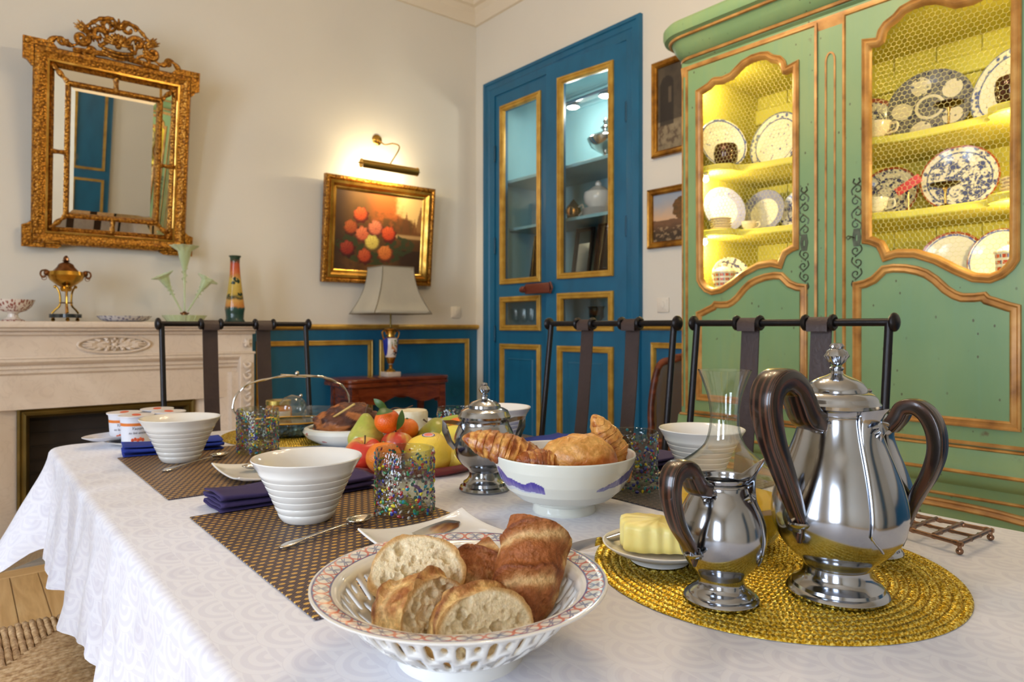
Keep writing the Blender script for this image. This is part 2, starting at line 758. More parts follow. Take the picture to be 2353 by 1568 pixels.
dado('trim_3', (0, YW, 0), 0, 1.30, 3.0, [(1.39, 2.122), (2.205, 2.905)])
dado('trim_4', (XW, 2.517, 0), -pi / 2, 0, 5.28, [(0.090, 0.62), (0.70, 1.5), (1.6, 2.6)])
dado('trim_5', (0, YW, 0), 0, XB, -0.1, [(-1.9, -1.1), (-1.0, -0.2)])
m = MB(); m.cyl((2.80, YW - 0.018, 0.565), (2.80, YW - 0.012, 0.565), 0.033, 24)
tag(m.build('cover_plate', 'blue_paint'), 'round blue painted cover plate on the blue dado right of the small wooden table', 'cover plate')

# ---- light switches
simple('switch_white', rgb(228, 220, 206), 0.35)


def switch(loc, rotz, label):
    t = thing('light_switch', label, 'switch', loc, rotz, 'light switches')
    m = MB(); m.rbox(-0.04, 0.04, -0.009, 0, -0.04, 0.04, 0.003); m.build('plate', 'switch_white', t)
    m = MB(); m.rbox(-0.03, 0.03, -0.012, -0.008, -0.03, 0.03, 0.002); m.build('surround', 'switch_white', t)
    m = MB()
    m.X = Matrix.Translation((0, -0.012, 0)) @ Matrix.Rotation(pi / 2, 4, 'X')
    m.lathe([(0.022, 0), (0.022, 0.003), (0.019, 0.005), (0.0, 0.005)], 24, sx=0.7)
    m.build('rocker', 'switch_white', t)


p = on_y(1047, 718, YW)
switch((p.x, YW, p.z), 0, 'white light switch on the cream wall right of the table lamp')
p = on_x(1525, 701, XW)
switch((XW, p.y, p.z), -pi / 2, 'white light switch between the blue cupboard and the green armoire')

# ---- back wall (seen in the mirror only): a blue panelled door
t = struct(MB().box(1.12, 1.62, YB, YB + 0.04, 0, 2.55).build('door_1', 'blue_paint', smooth=0))
for z0, z1 in ((0.2, 0.95), (1.1, 2.4)):
    m = MB()
    m.X = Matrix.Translation((1.37, YB + 0.04, 0)) @ Matrix.Rotation(pi, 4, 'Z')
    m.sweep(rect(-0.17, 0.17, z0, z1), GOLD_PROF, True)
    m.build('door_moulding', 'gold_paint', t, 30)

# ------------------------------------------------------------------ chandelier above the table (out of the picture, its light is in it)
simple('brass', rgb(200, 158, 78), 0.22, 1.0)
g = Graph('bulb_warm'); e = g.nt.nodes.new('ShaderNodeEmission'); e.inputs[0].default_value = (1, 0.72, 0.38, 1); e.inputs[1].default_value = 40; MAT['bulb_warm'] = g.done(e.outputs[0])
CH = Vector((1.35, 1.45, 2.45))
t = thing('chandelier', 'brass chandelier with warm bulbs hanging above the dining table', 'chandelier', CH)
m = MB(); m.lathe([(0.0, -0.06), (0.02, -0.05), (0.035, 0), (0.02, 0.05), (0.012, 0.1), (0.008, 0.97), (0.05, 0.97)], 20); m.build('stem', 'brass', t)
for k in range(6):
    a = k * pi / 3 + 0.3
    m = MB(); m.tube(spline([(0.02 * cos(a), 0.02 * sin(a), 0), (0.12 * cos(a), 0.12 * sin(a), -0.06), (0.24 * cos(a), 0.24 * sin(a), -0.03), (0.27 * cos(a), 0.27 * sin(a), 0.05)], 5), 0.007, 8)
    arm = m.build('arm', 'brass', t)
    m = MB(); m.ball((0.27 * cos(a), 0.27 * sin(a), 0.08), 0.018, 12, 8, (1, 1, 1.7)); m.build('bulb', 'bulb_warm', arm)
    light('POINT', CH + Vector((0.27 * cos(a), 0.27 * sin(a), 0.125)), 7.2, (1.0, 0.76, 0.48), 0.03, name='bulb_light')
# ------------------------------------------------------------------ fireplace (mirror wall)
simple('brass_old', rgb(126, 104, 52), 0.35, 0.8, var=0.35)
simple('iron_dark', rgb(46, 38, 34), 0.7, var=0.3)
FC = 0.605                         # centre line of the fireplace
fp = thing('fireplace', 'cream marble fireplace with carved oval medallion and brass framed firebox', 'fireplace', (FC, YW, 0))
# local: x right, y negative towards the room, z up


def part(name, m, mat, parent, smooth=35, **k):
    return m.build(name, mat, parent, smooth, **k)


m = MB()
prof = [(-0.28, 1.022), (-0.292, 1.030), (-0.30, 1.035), (-0.30, 1.058), (-0.295, 1.063)]
m.rbox(-0.705, 0.705, -0.31, -0.02, 1.034, 1.064, 0.006, 2)
m.rbox(-0.685, 0.685, -0.29, -0.02, 1.018, 1.036, 0.008, 2)
part('mantel_shelf', m, 'marble', fp)
m = MB()
m.box(-0.672, 0.672, -0.245, -0.0, 0.888, 1.02)
for z0, z1, d in ((1.000, 1.018, 0.018), (0.888, 0.902, 0.02)):
    m.rbox(-0.685, 0.685, -0.245 - d, -0.02, z0, z1, 0.005, 2)
part('frieze', m, 'marble', fp)
m = MB()
BP = [(-0.008, 0), (-0.008, 0.008), (-0.003, 0.011), (0.004, 0.004), (0.008, 0.0)]
for sgn in (-1, 1):
    xs = sorted((sgn * 0.17, sgn * 0.56))
    m = MB()
    m.sweep(rect(xs[0], xs[1], 0.914, 0.988), BP, True, base=0.245)
    part('frieze_border', m, 'marble', fp)
# oval medallion with leaves
m = MB()
ov = [(0.155 * cos(a), 0.951 + 0.040 * sin(a)) for a in [2 * pi * i / 48 for i in range(48)]]
m.sweep(ov, [(-0.006, 0), (-0.006, 0.010), (0, 0.014), (0.006, 0.010), (0.006, 0)], True, base=-0.245)
m.ball((0, -0.247, 0.951), 0.014, 12, 8, (1, 0.8, 1))
for k in range(18):
    a = 2 * pi * k / 18
    for q, (r0, r1, w) in enumerate(((0.18, 0.62, 0.007), (0.45, 0.95, 0.009))):
        aa = a + q * pi / 18
        c0 = Vector((0.145 * r0 * cos(aa), -0.250, 0.951 + 0.037 * r0 * sin(aa)))
        c1 = Vector((0.145 * r1 * cos(aa), -0.253, 0.951 + 0.037 * r1 * sin(aa)))
        m.tube([c0, (c0 + c1) / 2 + Vector((0, -0.006, 0)), c1], [0.003, w, 0.002], 6)
part('carved_medallion', m, 'marble', fp)
# architrave moulding under the frieze
m = MB()
m.ring_surface([[(x, y, z) for (y, z) in ((-0.02, 0.888), (-0.262, 0.888), (-0.262, 0.876), (-0.250, 0.862), (-0.238, 0.858), (-0.238, 0.842), (-0.225, 0.838), (-0.225, 0.822), (-0.212, 0.812), (-0.02, 0.812))] for x in (-0.60, 0.60)], True, True, True)
part('architrave', m, 'marble', fp)
m = MB(); m.box(-0.6, 0.6, -0.21, -0.0, 0.652, 0.812); part('lintel', m, 'marble', fp)
for sgn in (-1, 1):
    xs = sorted((sgn * 0.392, sgn * 0.60))
    m = MB()
    m.ring_surface([[(sgn * 0.60, -0.235, z), (sgn * 0.565, -0.235, z), (sgn * 0.552, -0.212, z), (sgn * 0.39, -0.165, z), (sgn * 0.39, -0.02, z), (sgn * 0.60, -0.02, z)] for z in (0.012, 0.70, 0.79)], True, True, True)
    part('jamb_panel', m, 'marble', fp)
    m = MB()
    xs = sorted((sgn * 0.60, sgn * 0.678))
    m.rbox(xs[0], xs[1], -0.262, -0.0, 0.012, 0.892, 0.004, 1)
    m.rbox(xs[0] - 0.006, xs[1] + 0.006, -0.272, -0.01, 0.012, 0.11, 0.004, 1)
    pl = part('pilaster', m, 'marble', fp)
    m = MB()
    cx = sgn * 0.639
    for k in range(11):
        z = 0.84 - k * 0.062
        if k == 0:
            m.ball((cx, -0.262, 0.95), 0.022, 14, 8, (1, 0.45, 1), fn=lambda d: 1 + 0.25 * cos(6 * atan2(d.z, d.x)))
        m.tube(spline([(cx - 0.02, -0.262, z), (cx - 0.012, -0.278, z - 0.022), (cx + 0.008, -0.280, z - 0.02), (cx + 0.014, -0.272, z - 0.004), (cx + 0.002, -0.270, z + 0.004)], 4), [0.004 + 0.005 * sin(pi * i / 16) for i in range(17)], 6)
        m.tube([(cx + 0.02, -0.262, z - 0.03), (cx + 0.01, -0.276, z - 0.045), (cx - 0.01, -0.27, z - 0.055)], [0.003, 0.008, 0.003], 6)
    part('carved_leaf_trail', m, 'marble', pl, kind='stuff')
# firebox
m = MB()
fr = [(-0.389, 0.012), (-0.389, 0.655), (0.389, 0.655), (0.389, 0.012)]
m.sweep(fr, [(0.0, -0.01), (0.0, 0.012), (-0.010, 0.02), (-0.018, 0.012), (-0.024, 0.012), (-0.034, 0.02), (-0.044, 0.006), (-0.05, -0.02)], False, base=-0.17)
m2 = m
part('brass_frame', m, 'brass_old', fp, 25)
m = MB(); m.box(-0.36, 0.36, -0.03, -0.01, 0.012, 0.652)
m.box(-0.385, -0.36, -0.165, -0.01, 0.012, 0.655); m.box(0.36, 0.385, -0.165, -0.01, 0.012, 0.655)
m.box(-0.36, 0.36, -0.165, -0.01, 0.63, 0.652)
for k in range(9):
    m.box(-0.345, 0.345, -0.036, -0.03, 0.06 + k * 0.064, 0.066 + k * 0.064)
part('iron_back', m, 'iron_dark', fp)

# ------------------------------------------------------------------ gilt mirror
g = Graph('mirror_glass')
f = g.noise(9, 4)
MAT['mirror_glass'] = g.done(g.pbr(rgb(236, 232, 218), f.sm(0.6, 0.9) * 0.10 + 0.015, 1.0))


def carved(name, c1, c2, c3, sc=70):
    g = Graph(name)
    v = g.vor(sc, feature='F1')
    n = g.noise(sc * 0.5, 3)
    col = g.ramp(v * 0.7 + n * 0.4, [(0.15, c1), (0.45, c2), (0.8, c3)])
    MAT[name] = g.done(g.pbr(col, 0.34, 0.75, g.bump(v * -1.0 + n, 0.6, 0.005)))


carved('gilt_carved', rgb(214, 158, 66), rgb(176, 120, 40), rgb(112, 68, 20), 90)
mw, mh = 0.775, 0.985
tilt = math.asin(0.15 / mh)
mir = thing('gilt_mirror', 'large ornate gilt wall mirror with carved crest above the mantel', 'mirror', (0.625, YW - 0.018, 1.435), rot=(tilt, 0, 0))
hw = 0.345
OUT = rect(-hw, hw, 0.02, mh - 0.03)
m = MB()
m.sweep(OUT, [(0.0, -0.0), (-0.004, 0.03), (0.004, 0.042), (0.022, 0.046), (0.044, 0.036), (0.052, 0.034), (0.053, 0.012), (0.053, 0)], True)
part('outer_frame', m, 'gilt_carved', mir, 30)
m = MB(); m.sweep(OUT, [(0.050, 0.034), (0.053, 0.040), (0.062, 0.040), (0.065, 0.032), (0.070, 0.018)], True)
part('bright_fillet', m, 'gilt_bright', mir, 30)
m = MB(); m.sweep(OUT, [(0.068, 0.022), (0.072, 0.026), (0.084, 0.014), (0.086, 0.006)], True)
part('inner_slope', m, 'gilt_carved', mir, 30)
IN = rect(-0.213, 0.213, 0.158, mh - 0.168)
m = MB(); m.sweep(IN, [(-0.006, 0.002), (-0.004, 0.020), (0.004, 0.026), (0.012, 0.026), (0.020, 0.016), (0.022, 0.004)], True)
part('inner_frame', m, 'gilt_carved', mir, 30)
m = MB()
# bevelled centre glass
a = 0.196
z0, z1 = 0.175, mh - 0.185
bv = 0.022
V0 = [(-a, -0.006, z0), (a, -0.006, z0), (a, -0.006, z1), (-a, -0.006, z1)]
V1 = [(-a + bv, -0.0105, z0 + bv), (a - bv, -0.0105, z0 + bv), (a - bv, -0.0105, z1 - bv), (-a + bv, -0.0105, z1 - bv)]
m.add(V0 + V1, [(4, 5, 6, 7), (0, 1, 5, 4), (1, 2, 6, 5), (2, 3, 7, 6), (3, 0, 4, 7)])
part('centre_glass', m, 'mirror_glass', mir, 0)
m = MB()
A, B = (hw - 0.08, 0.10), (0.213, 0.158)
ix0, iz0, iz1 = 0.268, 0.098, mh - 0.108
jx, jz0, jz1 = 0.210, 0.160, mh - 0.170
for q in ([(-ix0, iz0), (ix0, iz0), (jx, jz0), (-jx, jz0)], [(ix0, iz0), (ix0, iz1), (jx, jz1), (jx, jz0)], [(ix0, iz1), (-ix0, iz1), (-jx, jz1), (jx, jz1)], [(-ix0, iz1), (-ix0, iz0), (-jx, jz0), (-jx, jz1)]):
    mm = MB()
    mm.add([(q[0][0], -0.008, q[0][1]), (q[1][0], -0.008, q[1][1]), (q[2][0], -0.016, q[2][1]), (q[3][0], -0.016, q[3][1])], [(0, 1, 2, 3)])
    part('border_glass', mm, 'mirror_glass', mir, 0)
m = MB()
for sx in (-1, 1):
    for (za, zb) in ((iz0, jz0), (iz1, jz1)):
        m.tube(spline([(sx * ix0, -0.018, za), (sx * (ix0 + jx) / 2, -0.026, (za + zb) / 2), (sx * jx, -0.022, zb)], 4), [0.014, 0.012, 0.008, 0.012, 0.014, 0.011, 0.008, 0.011, 0.014], 8)
    m.tube([(sx * 0.270, -0.016, mh / 2 - 0.02), (sx * 0.24, -0.024, mh / 2 - 0.02), (sx * 0.210, -0.02, mh / 2 - 0.02)], [0.013, 0.009, 0.013], 8)
for z in (0.128, mh - 0.14):
    m.tube([(0, -0.016, z - 0.03), (0, -0.024, z), (0, -0.02, z + 0.03)], [0.014, 0.009, 0.014], 8)
part('corner_leaves', m, 'gilt_carved', mir)
# ears
for sx in (-1, 1):
    m = MB()
    top = [(0.345, mh - 0.13), (0.352, mh - 0.13), (0.372, mh - 0.105), (0.388, mh - 0.10), (0.388, mh), (0.30, mh), (0.27, mh - 0.005), (0.25, mh - 0.03), (0.345, mh - 0.03)]
    m.slab([(sx * x, z) for x, z in top], [], -0.040, -0.004)
    m.ball((sx * 0.37, -0.042, mh - 0.02), 0.014, 10, 6, (1, 0.5, 1))
    part('top_ear', m, 'gilt_carved', mir)
    m = MB()
    bot = [(0.345, 0.13), (0.36, 0.115), (0.385, 0.105), (0.385, 0.0), (0.24, 0.0), (0.22, 0.012), (0.235, 0.02), (0.345, 0.02)]
    m.slab([(sx * x, z) for x, z in bot], [], -0.040, -0.004)
    m.ball((sx * 0.367, -0.042, 0.018), 0.014, 10, 6, (1, 0.5, 1))
    part('bottom_ear', m, 'gilt_carved', mir)
# crest: pierced scrolls, shell and sprays
m = MB()
zc = mh - 0.03


def scroll(m, cx, cz, r0, turns, a0, sgn, rad, y=-0.03):
    pts = []
    for i in range(28):
        t = i / 27
        a = a0 + sgn * t * turns * 2 * pi
        r = r0 * (1 - 0.8 * t)
        pts.append((cx + r * cos(a), y - 0.008 * t, cz + r * sin(a)))
    m.tube(pts, [1.45 * rad * (1 - 0.35 * abs(2 * i / 27 - 1)) for i in range(28)], 6)


cr = MB()
for sx in (-1, 1):
    cr.tube(spline([(sx * 0.29, -0.03, zc + 0.02), (sx * 0.25, -0.034, zc + 0.055), (sx * 0.20, -0.034, zc + 0.03), (sx * 0.15, -0.034, zc + 0.06), (sx * 0.11, -0.038, zc + 0.11)], 5), [0.010 + 0.005 * sin(i * 0.9) for i in range(21)], 7)
    scroll(cr, sx * 0.235, zc + 0.045, 0.024, 1.0, 0.4, sx, 0.007)
    scroll(cr, sx * 0.155, zc + 0.075, 0.040, 1.2, pi / 2, sx, 0.010)
    scroll(cr, sx * 0.085, zc + 0.105, 0.045, 1.1, -pi / 2, -sx, 0.010)
    scroll(cr, sx * 0.045, zc + 0.165, 0.034, 1.1, 0, sx, 0.008)
    scroll(cr, sx * 0.120, zc + 0.025, 0.034, 1.0, pi, -sx, 0.008)
    for k in range(5):
        a = pi / 2 - sx * (0.55 + k * 0.17)
        L = 0.052 + 0.008 * (k % 2)
        c = Vector((sx * 0.125, -0.034, zc + 0.10))
        d = Vector((cos(a), 0, sin(a)))
        cr.tube([c, c + d * L * 0.6 + Vector((0, -0.01, 0)), c + d * L * 1.25], [0.007, 0.010, 0.002], 6)
    cr.tube(spline([(sx * 0.02, -0.036, zc + 0.20), (sx * 0.07, -0.036, zc + 0.19), (sx * 0.11, -0.036, zc + 0.16), (sx * 0.15, -0.034, zc + 0.115)], 4), [0.007 + 0.004 * (i % 3) / 2 for i in range(13)], 6)
for k in range(46):
    q = k / 45 * 2 - 1
    px = q * 0.165
    hgt = zc + 0.05 + (0.135 * (1 - abs(q) ** 2.2)) * random.uniform(0.25, 1.0)
    an_ = pi / 2 - q * 1.2 + random.uniform(-0.7, 0.7)
    d = Vector((cos(an_), 0, sin(an_)))
    c = Vector((px, -0.030, hgt))
    cr.tube([c - d * 0.018, c + Vector((0, -0.010, 0)), c + d * 0.020], [0.003, 0.0085, 0.002], 6)
cr.tube(spline([(-0.19, -0.028, zc + 0.012), (-0.08, -0.030, zc + 0.022), (0, -0.032, zc + 0.028), (0.08, -0.030, zc + 0.022), (0.19, -0.028, zc + 0.012)], 5), 0.014, 8)
part('crest_scroll_work', cr, 'gilt_carved', mir)
m = MB()
for k in range(11):
    a = pi * (k + 0.5) / 11
    c = Vector((0, -0.040, zc + 0.075))
    m.tube([c, c + Vector((cos(a) * 0.030, -0.012, sin(a) * 0.030)), c + Vector((cos(a) * 0.055, -0.004, sin(a) * 0.055))], [0.004, 0.008, 0.007], 6)
m.ball((0, -0.048, zc + 0.07), 0.015, 12, 8)
for k in range(3):
    m.tube(spline([(-0.08 + 0.01 * k, -0.038, zc + 0.055 - k * 0.016), (0, -0.05, zc + 0.04 - k * 0.016), (0.08 - 0.01 * k, -0.038, zc + 0.055 - k * 0.016)], 6), 0.007, 6)
for k in range(5):
    a = pi / 2 + (k - 2) * 0.42
    m.tube([(0, -0.038, zc + 0.15), (0.03 * cos(a), -0.05, zc + 0.15 + 0.03 * sin(a)), (0.055 * cos(a), -0.036, zc + 0.15 + 0.055 * sin(a))], [0.004, 0.010, 0.004], 6)
part('crest_shell', m, 'gilt_carved', mir)
m = MB(); m.box(-0.34, 0.34, -0.006, 0.0, 0.03, mh - 0.04); part('backing', m, 'iron_dark', mir)

# ------------------------------------------------------------------ things on the mantel
MZ = 1.064


def on_mantel(u, dy=0.17):
    y = YW - dy
    d = ray(u, 752)
    return Vector((d.x * y / d.y, y, MZ))


def china(name, ground, ink, R, style='willow', rim=None, seed=0.0, cover=0.5, scale=26, band=0.72):
    g = Graph(name)
    x, y, z = g.xyz()
    r = (x * x + y * y).sqrt() * (1.0 / R)
    vec = g.mapping((1, 1, 0.3), loc=(seed, seed * 1.7, 0))
    n = g.noise(scale, 4, vec, 0.6)
    n2 = g.noise(scale * 3, 3, vec)
    v = g.vor(scale * 1.7, vec)
    inner = r < band
    body = (n * 0.6 + n2 * 0.4).sm(1 - cover - 0.03, 1 - cover + 0.03)
    if style == 'medallion':
        pat = 1.0 - (v.sm(0.25, 0.4) * 0.16)
        a = 0.0
        for k in range(5):
            an = 2 * pi * k / 5 + 0.5
            dx = x * (1 / R) - 0.62 * cos(an); dy = y * (1 / R) - 0.62 * sin(an)
            d = (dx * dx + dy * dy).sqrt()
            disc = (d < 0.23) * (v.sm(0.25, 0.36) * 0.9 + 0.1)
            pat = pat * (1.0 - (d < 0.24)) + (d < 0.24) * (1.0 - disc)
        ring = (r - 0.30).abs() < 0.035
        pat = pat * (1.0 - ring)
        fac = pat * 0.95
    elif style == 'rim':
        fac = (1.0 - inner) * (0.75 + body * 0.25) + inner * body * 0.7
    else:
        border = (r - (band + 0.02)).abs() < 0.02
        fac = (1.0 - inner) * v.sm(0.55, 0.3) + inner * body
        fac = fac.max(border)
    col = g.mix(fac, ground, ink)
    if rim is not None:
        col = g.mix(r > 0.965, col, rim)
    MAT[name] = g.done(g.pbr(col, 0.18, 0.0, Specular_IOR_Level=0.6))


def plate_prof(R, h=0.022, foot=0.55):
    return [(0.0, 0.004), (R * 0.60, 0.005), (R * 0.68, 0.009), (R * 0.95, h * 0.93), (R * 0.985, h), (R, h * 0.96), (R * 0.985, h * 0.85), (R * 0.70, 0.002), (R * foot, 0.0), (R * foot * 0.95, 0.002), (0.0, 0.002)]


china('mantel_china', rgb(226, 216, 206), rgb(150, 90, 80), 0.1, 'willow', rgb(90, 50, 40), 3.0, 0.42, 60, 0.4)
p = on_mantel(30, 0.20)
t = tag(MB().lathe([(0, 0.0), (0.045, 0.0), (0.046, 0.004), (0.034, 0.010), (0.021, 0.020), (0.019, 0.034), (0.025, 0.040), (0.052, 0.050), (0.072, 0.068), (0.083, 0.092), (0.086, 0.100), (0.083, 0.099), (0.068, 0.070), (0.046, 0.056), (0, 0.050)], 40).build('footed_bowl', 'mantel_china', loc=p), 'small footed porcelain bowl with reddish pattern at the left end of the mantel', 'bowl')

simple('urn_gold', rgb(196, 150, 62), 0.2, 1.0, var=0.25, vscale=30)
simple('urn_bronze', rgb(130, 82, 44), 0.3, 0.9, var=0.4, vscale=40)
simple('black_marble', rgb(34, 40, 44), 0.15)
p = on_mantel(152, 0.20)
t = thing('brass_urn', 'brass lidded urn with rams head handles on a tripod stand', 'urn', p)
m = MB(); m.lathe([(0.0, 0.142), (0.02, 0.145), (0.026, 0.158), (0.022, 0.165), (0.045, 0.180), (0.068, 0.200), (0.078, 0.222), (0.072, 0.240), (0.05, 0.241), (0, 0.241)], 40); m.build('bowl', 'urn_gold', t)
m = MB(); m.lathe([(0.058, 0.239), (0.05, 0.246), (0.036, 0.262), (0.030, 0.276), (0.016, 0.284), (0.008, 0.288), (0, 0.288)], 32, fn=lambda r, z, a: r * (1 + 0.05 * sin(9 * a))); lid = m.build('lid', 'urn_bronze', t)
m = MB(); m.ball((0, 0, 0.30), 0.012, 12, 8, (1, 1, 1.3), fn=lambda d: 1 + 0.25 * sin(5 * atan2(d.y, d.x))); m.lathe([(0.004, 0.284), (0.018, 0.293), (0.006, 0.298)], 12); m.build('finial', 'urn_bronze', lid)
for sx in (-1, 1):
    m = MB(); m.ball((sx * 0.078, 0, 0.232), 0.014, 12, 8, (0.9, 1, 1.1)); m.tube(spline([(sx * 0.08, 0, 0.245), (sx * 0.098, 0, 0.240), (sx * 0.102, 0, 0.222), (sx * 0.092, 0, 0.21), (sx * 0.082, 0, 0.215)], 4), 0.004, 6)
    m.tube([(sx * 0.088 + 0.010 * cos(a), 0, 0.208 + 0.010 * sin(a)) for a in [i * pi / 6 for i in range(12)]], 0.0016, 5, True)
    m.build('rams_head_handle', 'urn_bronze', t)
for k in range(3):
    a = pi / 2 + k * 2 * pi / 3 + pi
    d = Vector((cos(a), sin(a), 0))
    m = MB(); m.tube(spline([d * 0.046 + Vector((0, 0, 0.172)), d * 0.030 + Vector((0, 0, 0.14)), d * 0.026 + Vector((0, 0, 0.10)), d * 0.030 + Vector((0, 0, 0.075)), d * 0.050 + Vector((0, 0, 0.055)), d * 0.062 + Vector((0, 0, 0.040))], 5), 0.0045, 8)
    m.ball(d * 0.048 + Vector((0, 0, 0.168)), 0.008, 8, 6)
    m.build('leg', 'urn_gold', t)
    m = MB(); m.lathe([(0, 0), (0.004, 0.0), (0.010, 0.008), (0.006, 0.014), (0.008, 0.018), (0, 0.018)], 12, c=tuple(d * 0.058)); m.build('foot', 'urn_gold', t)
m = MB(); m.cyl((0, 0, 0.036), (0, 0, 0.145), 0.004, 8); m.tube([(0.026 * cos(a), 0.026 * sin(a), 0.09) for a in [i * pi / 8 for i in range(16)]], 0.0025, 5, True); m.build('centre_rod', 'urn_bronze', t)
m = MB()
out = []
for i in range(36):
    a = 2 * pi * i / 36
    out.append((0.062 * (1 + 0.18 * cos(3 * (a - pi / 2 - pi))) * cos(a), 0.062 * (1 + 0.18 * cos(3 * (a - pi / 2 - pi))) * sin(a)))
m.ring_surface([[(x, y, z) for x, y in out] for z in (0.018, 0.036)], True, True, True); m.build('base', 'black_marble', t)

china('small_dish_china', rgb(214, 214, 216), rgb(120, 120, 150), 0.08, 'willow', None, 5.0, 0.35, 40, 0.6)
p = on_mantel(286, 0.20)
tag(MB().lathe([(0, 0.005), (0.066, 0.006), (0.10, 0.015), (0.121, 0.029), (0.124, 0.028), (0.104, 0.008), (0.072, 0.0), (0, 0.0)], 40).build('shallow_dish', 'small_dish_china', loc=p), 'shallow pale porcelain dish on the mantel between the brass urn and the glass vase', 'dish')

# vaseline glass epergne
g = Graph('vaseline_glass')
lw = g.nt.nodes.new('ShaderNodeLayerWeight'); lw.inputs[0].default_value = 0.35
gl = g.pbr(rgb(224, 232, 200), 0.12, 0.0)
tr = g.nt.nodes.new('ShaderNodeBsdfTransparent'); tr.inputs[0].default_value = rgb(232, 242, 212)
mx = g.nt.nodes.new('ShaderNodeMixShader')
g.put(mx.inputs[0], N(g, lw.outputs['Facing']) * 0.6 + 0.38)
g.nt.links.new(tr.outputs[0], mx.inputs[1]); g.nt.links.new(gl, mx.inputs[2])
MAT['vaseline_glass'] = g.done(mx.outputs[0])
p = on_mantel(424, 0.20)
t = thing('trumpet_vase', 'pale green glass vase with three trumpet flowers above a fluted dish', 'vase', p)
m = MB(); m.lathe([(0, 0.006), (0.02, 0.008), (0.075, 0.010), (0.104, 0.036), (0.108, 0.035), (0.084, 0.002), (0.02, 0.0), (0, 0.0)], 60, fn=lambda r, z, a: r * (1 + 0.03 * sin(24 * a) * (r > 0.05))); m.build('dish', 'vaseline_glass', t)
m = MB(); m.lathe([(0.012, 0.006), (0.010, 0.03), (0.016, 0.036), (0.016, 0.046), (0.008, 0.054), (0.0, 0.06)], 16)
for k in range(5):
    a = k * 2 * pi / 5
    m.ball((0.018 * cos(a), 0.018 * sin(a), 0.046), 0.005, 8, 6)
m.build('brass_collar', 'urn_bronze', t)


def trumpet(tip, base, R, wob):
    m = MB()
    base, tip = Vector(base), Vector(tip)
    ax = tip - base
    L = ax.length
    q = Vector((0, 0, 1)).rotation_difference(ax.normalized()).to_matrix().to_4x4()
    m.X = Matrix.Translation(base) @ q
    pr = [(0.004, 0), (0.005, L * 0.4), (0.008, L * 0.62), (R * 0.38, L * 0.80), (R * 0.50, L * 0.92), (R, L), (R * 0.98, L * 1.005), (R * 0.46, L * 0.93), (R * 0.34, L * 0.82), (0.004, L * 0.6)]
    m.lathe(pr, 40, fn=lambda r, z, a: r * (1 + (0.14 * sin(wob * a) if r > R * 0.7 else 0)), cap=False)
    m.tube([(0.011 * (1 + i / 60) * cos(i * 0.6), 0.011 * (1 + i / 60) * sin(i * 0.6), L * (0.45 + 0.4 * i / 40)) for i in range(40)], 0.0022, 5)
    m.build('trumpet', 'vaseline_glass', t)


trumpet((0, 0, 0.405), (0, 0, 0.055), 0.066, 9)
trumpet((-0.110, -0.01, 0.245), (-0.014, 0, 0.055), 0.054, 8)
trumpet((0.115, -0.01, 0.235), (0.014, 0, 0.055), 0.054, 8)

g = Graph('vase_scene')
x, y, z = g.xyz()
n = g.noise(30, 4, g.mapping((1, 1, 2.0)), 1.0)
zz = z * (1 / 0.375) + (n - 0.5) * 0.14
n_t = g.noise(22, 3)
col = g.ramp(zz, [(0.0, rgb(34, 60, 54)), (0.20, rgb(40, 70, 60)), (0.235, rgb(196, 128, 60)), (0.33, rgb(206, 158, 80)), (0.36, rgb(50, 60, 44)), (0.42, rgb(190, 160, 70)), (0.62, rgb(204, 176, 88)), (0.74, rgb(200, 104, 60)), (0.86, rgb(186, 80, 50)), (0.92, rgb(50, 72, 56))])
col = g.mix((n_t > 0.60) * (zz.sm(0.3, 0.4)) * (1.0 - zz.sm(0.66, 0.72)), col, rgb(40, 56, 40))
MAT['vase_scene'] = g.done(g.pbr(col, 0.14, 0))
p = on_mantel(540, 0.20)
m = MB()
m.X = Matrix.Scale(1.34, 4)
m.lathe([(0, 0), (0.040, 0), (0.042, 0.003), (0.036, 0.014), (0.038, 0.04), (0.041, 0.055), (0.036, 0.09), (0.028, 0.15), (0.022, 0.20), (0.019, 0.245), (0.020, 0.266), (0.026, 0.274), (0.024, 0.276), (0.016, 0.262), (0.014, 0.24)], 8, cap=True)
tag(m.build('painted_vase', 'vase_scene', smooth=50, loc=p), 'tall slender landscape painted vase at the right end of the mantel', 'vase')


# ------------------------------------------------------------------ paintings as vertex colour canvases
def canvas(name, parent, w, h, nx, nz, fn, y=-0.012):
    m = MB()
    m.grid(lambda a, b: ((a - 0.5) * w, y, b * h), nx, nz)
    o = m.build(name, 'canvas_paint', parent, 0, fix=False)
    me = o.data
    ca = me.color_attributes.new('Col', 'FLOAT_COLOR', 'POINT')
    buf = []
    for v in me.vertices:
        c = fn(v.co.x / w + 0.5, v.co.z / h)
        buf += [lin(c[0]), lin(c[1]), lin(c[2]), 1.0]
    ca.data.foreach_set('color', buf)
    return o


g = Graph('canvas_paint')
MAT['canvas_paint'] = g.done(g.pbr(g.attr('Col'), 0.55, 0, g.bump(g.noise(220, 2), 0.15, 0.002)))


def mixc(a, b, t):
    t = max(0.0, min(1.0, t))
    return tuple(a[i] + (b[i] - a[i]) * t for i in range(3))


def nz(x, y, s=1.0, o=4):
    return 0.5 + 0.5 * mnoise.fractal(Vector((x * s, y * s, 3.7)), 0.9, 2.0, o)


def sst(a, b, x):
    t = max(0.0, min(1.0, (x - a) / (b - a)))
    return t * t * (3 - 2 * t)


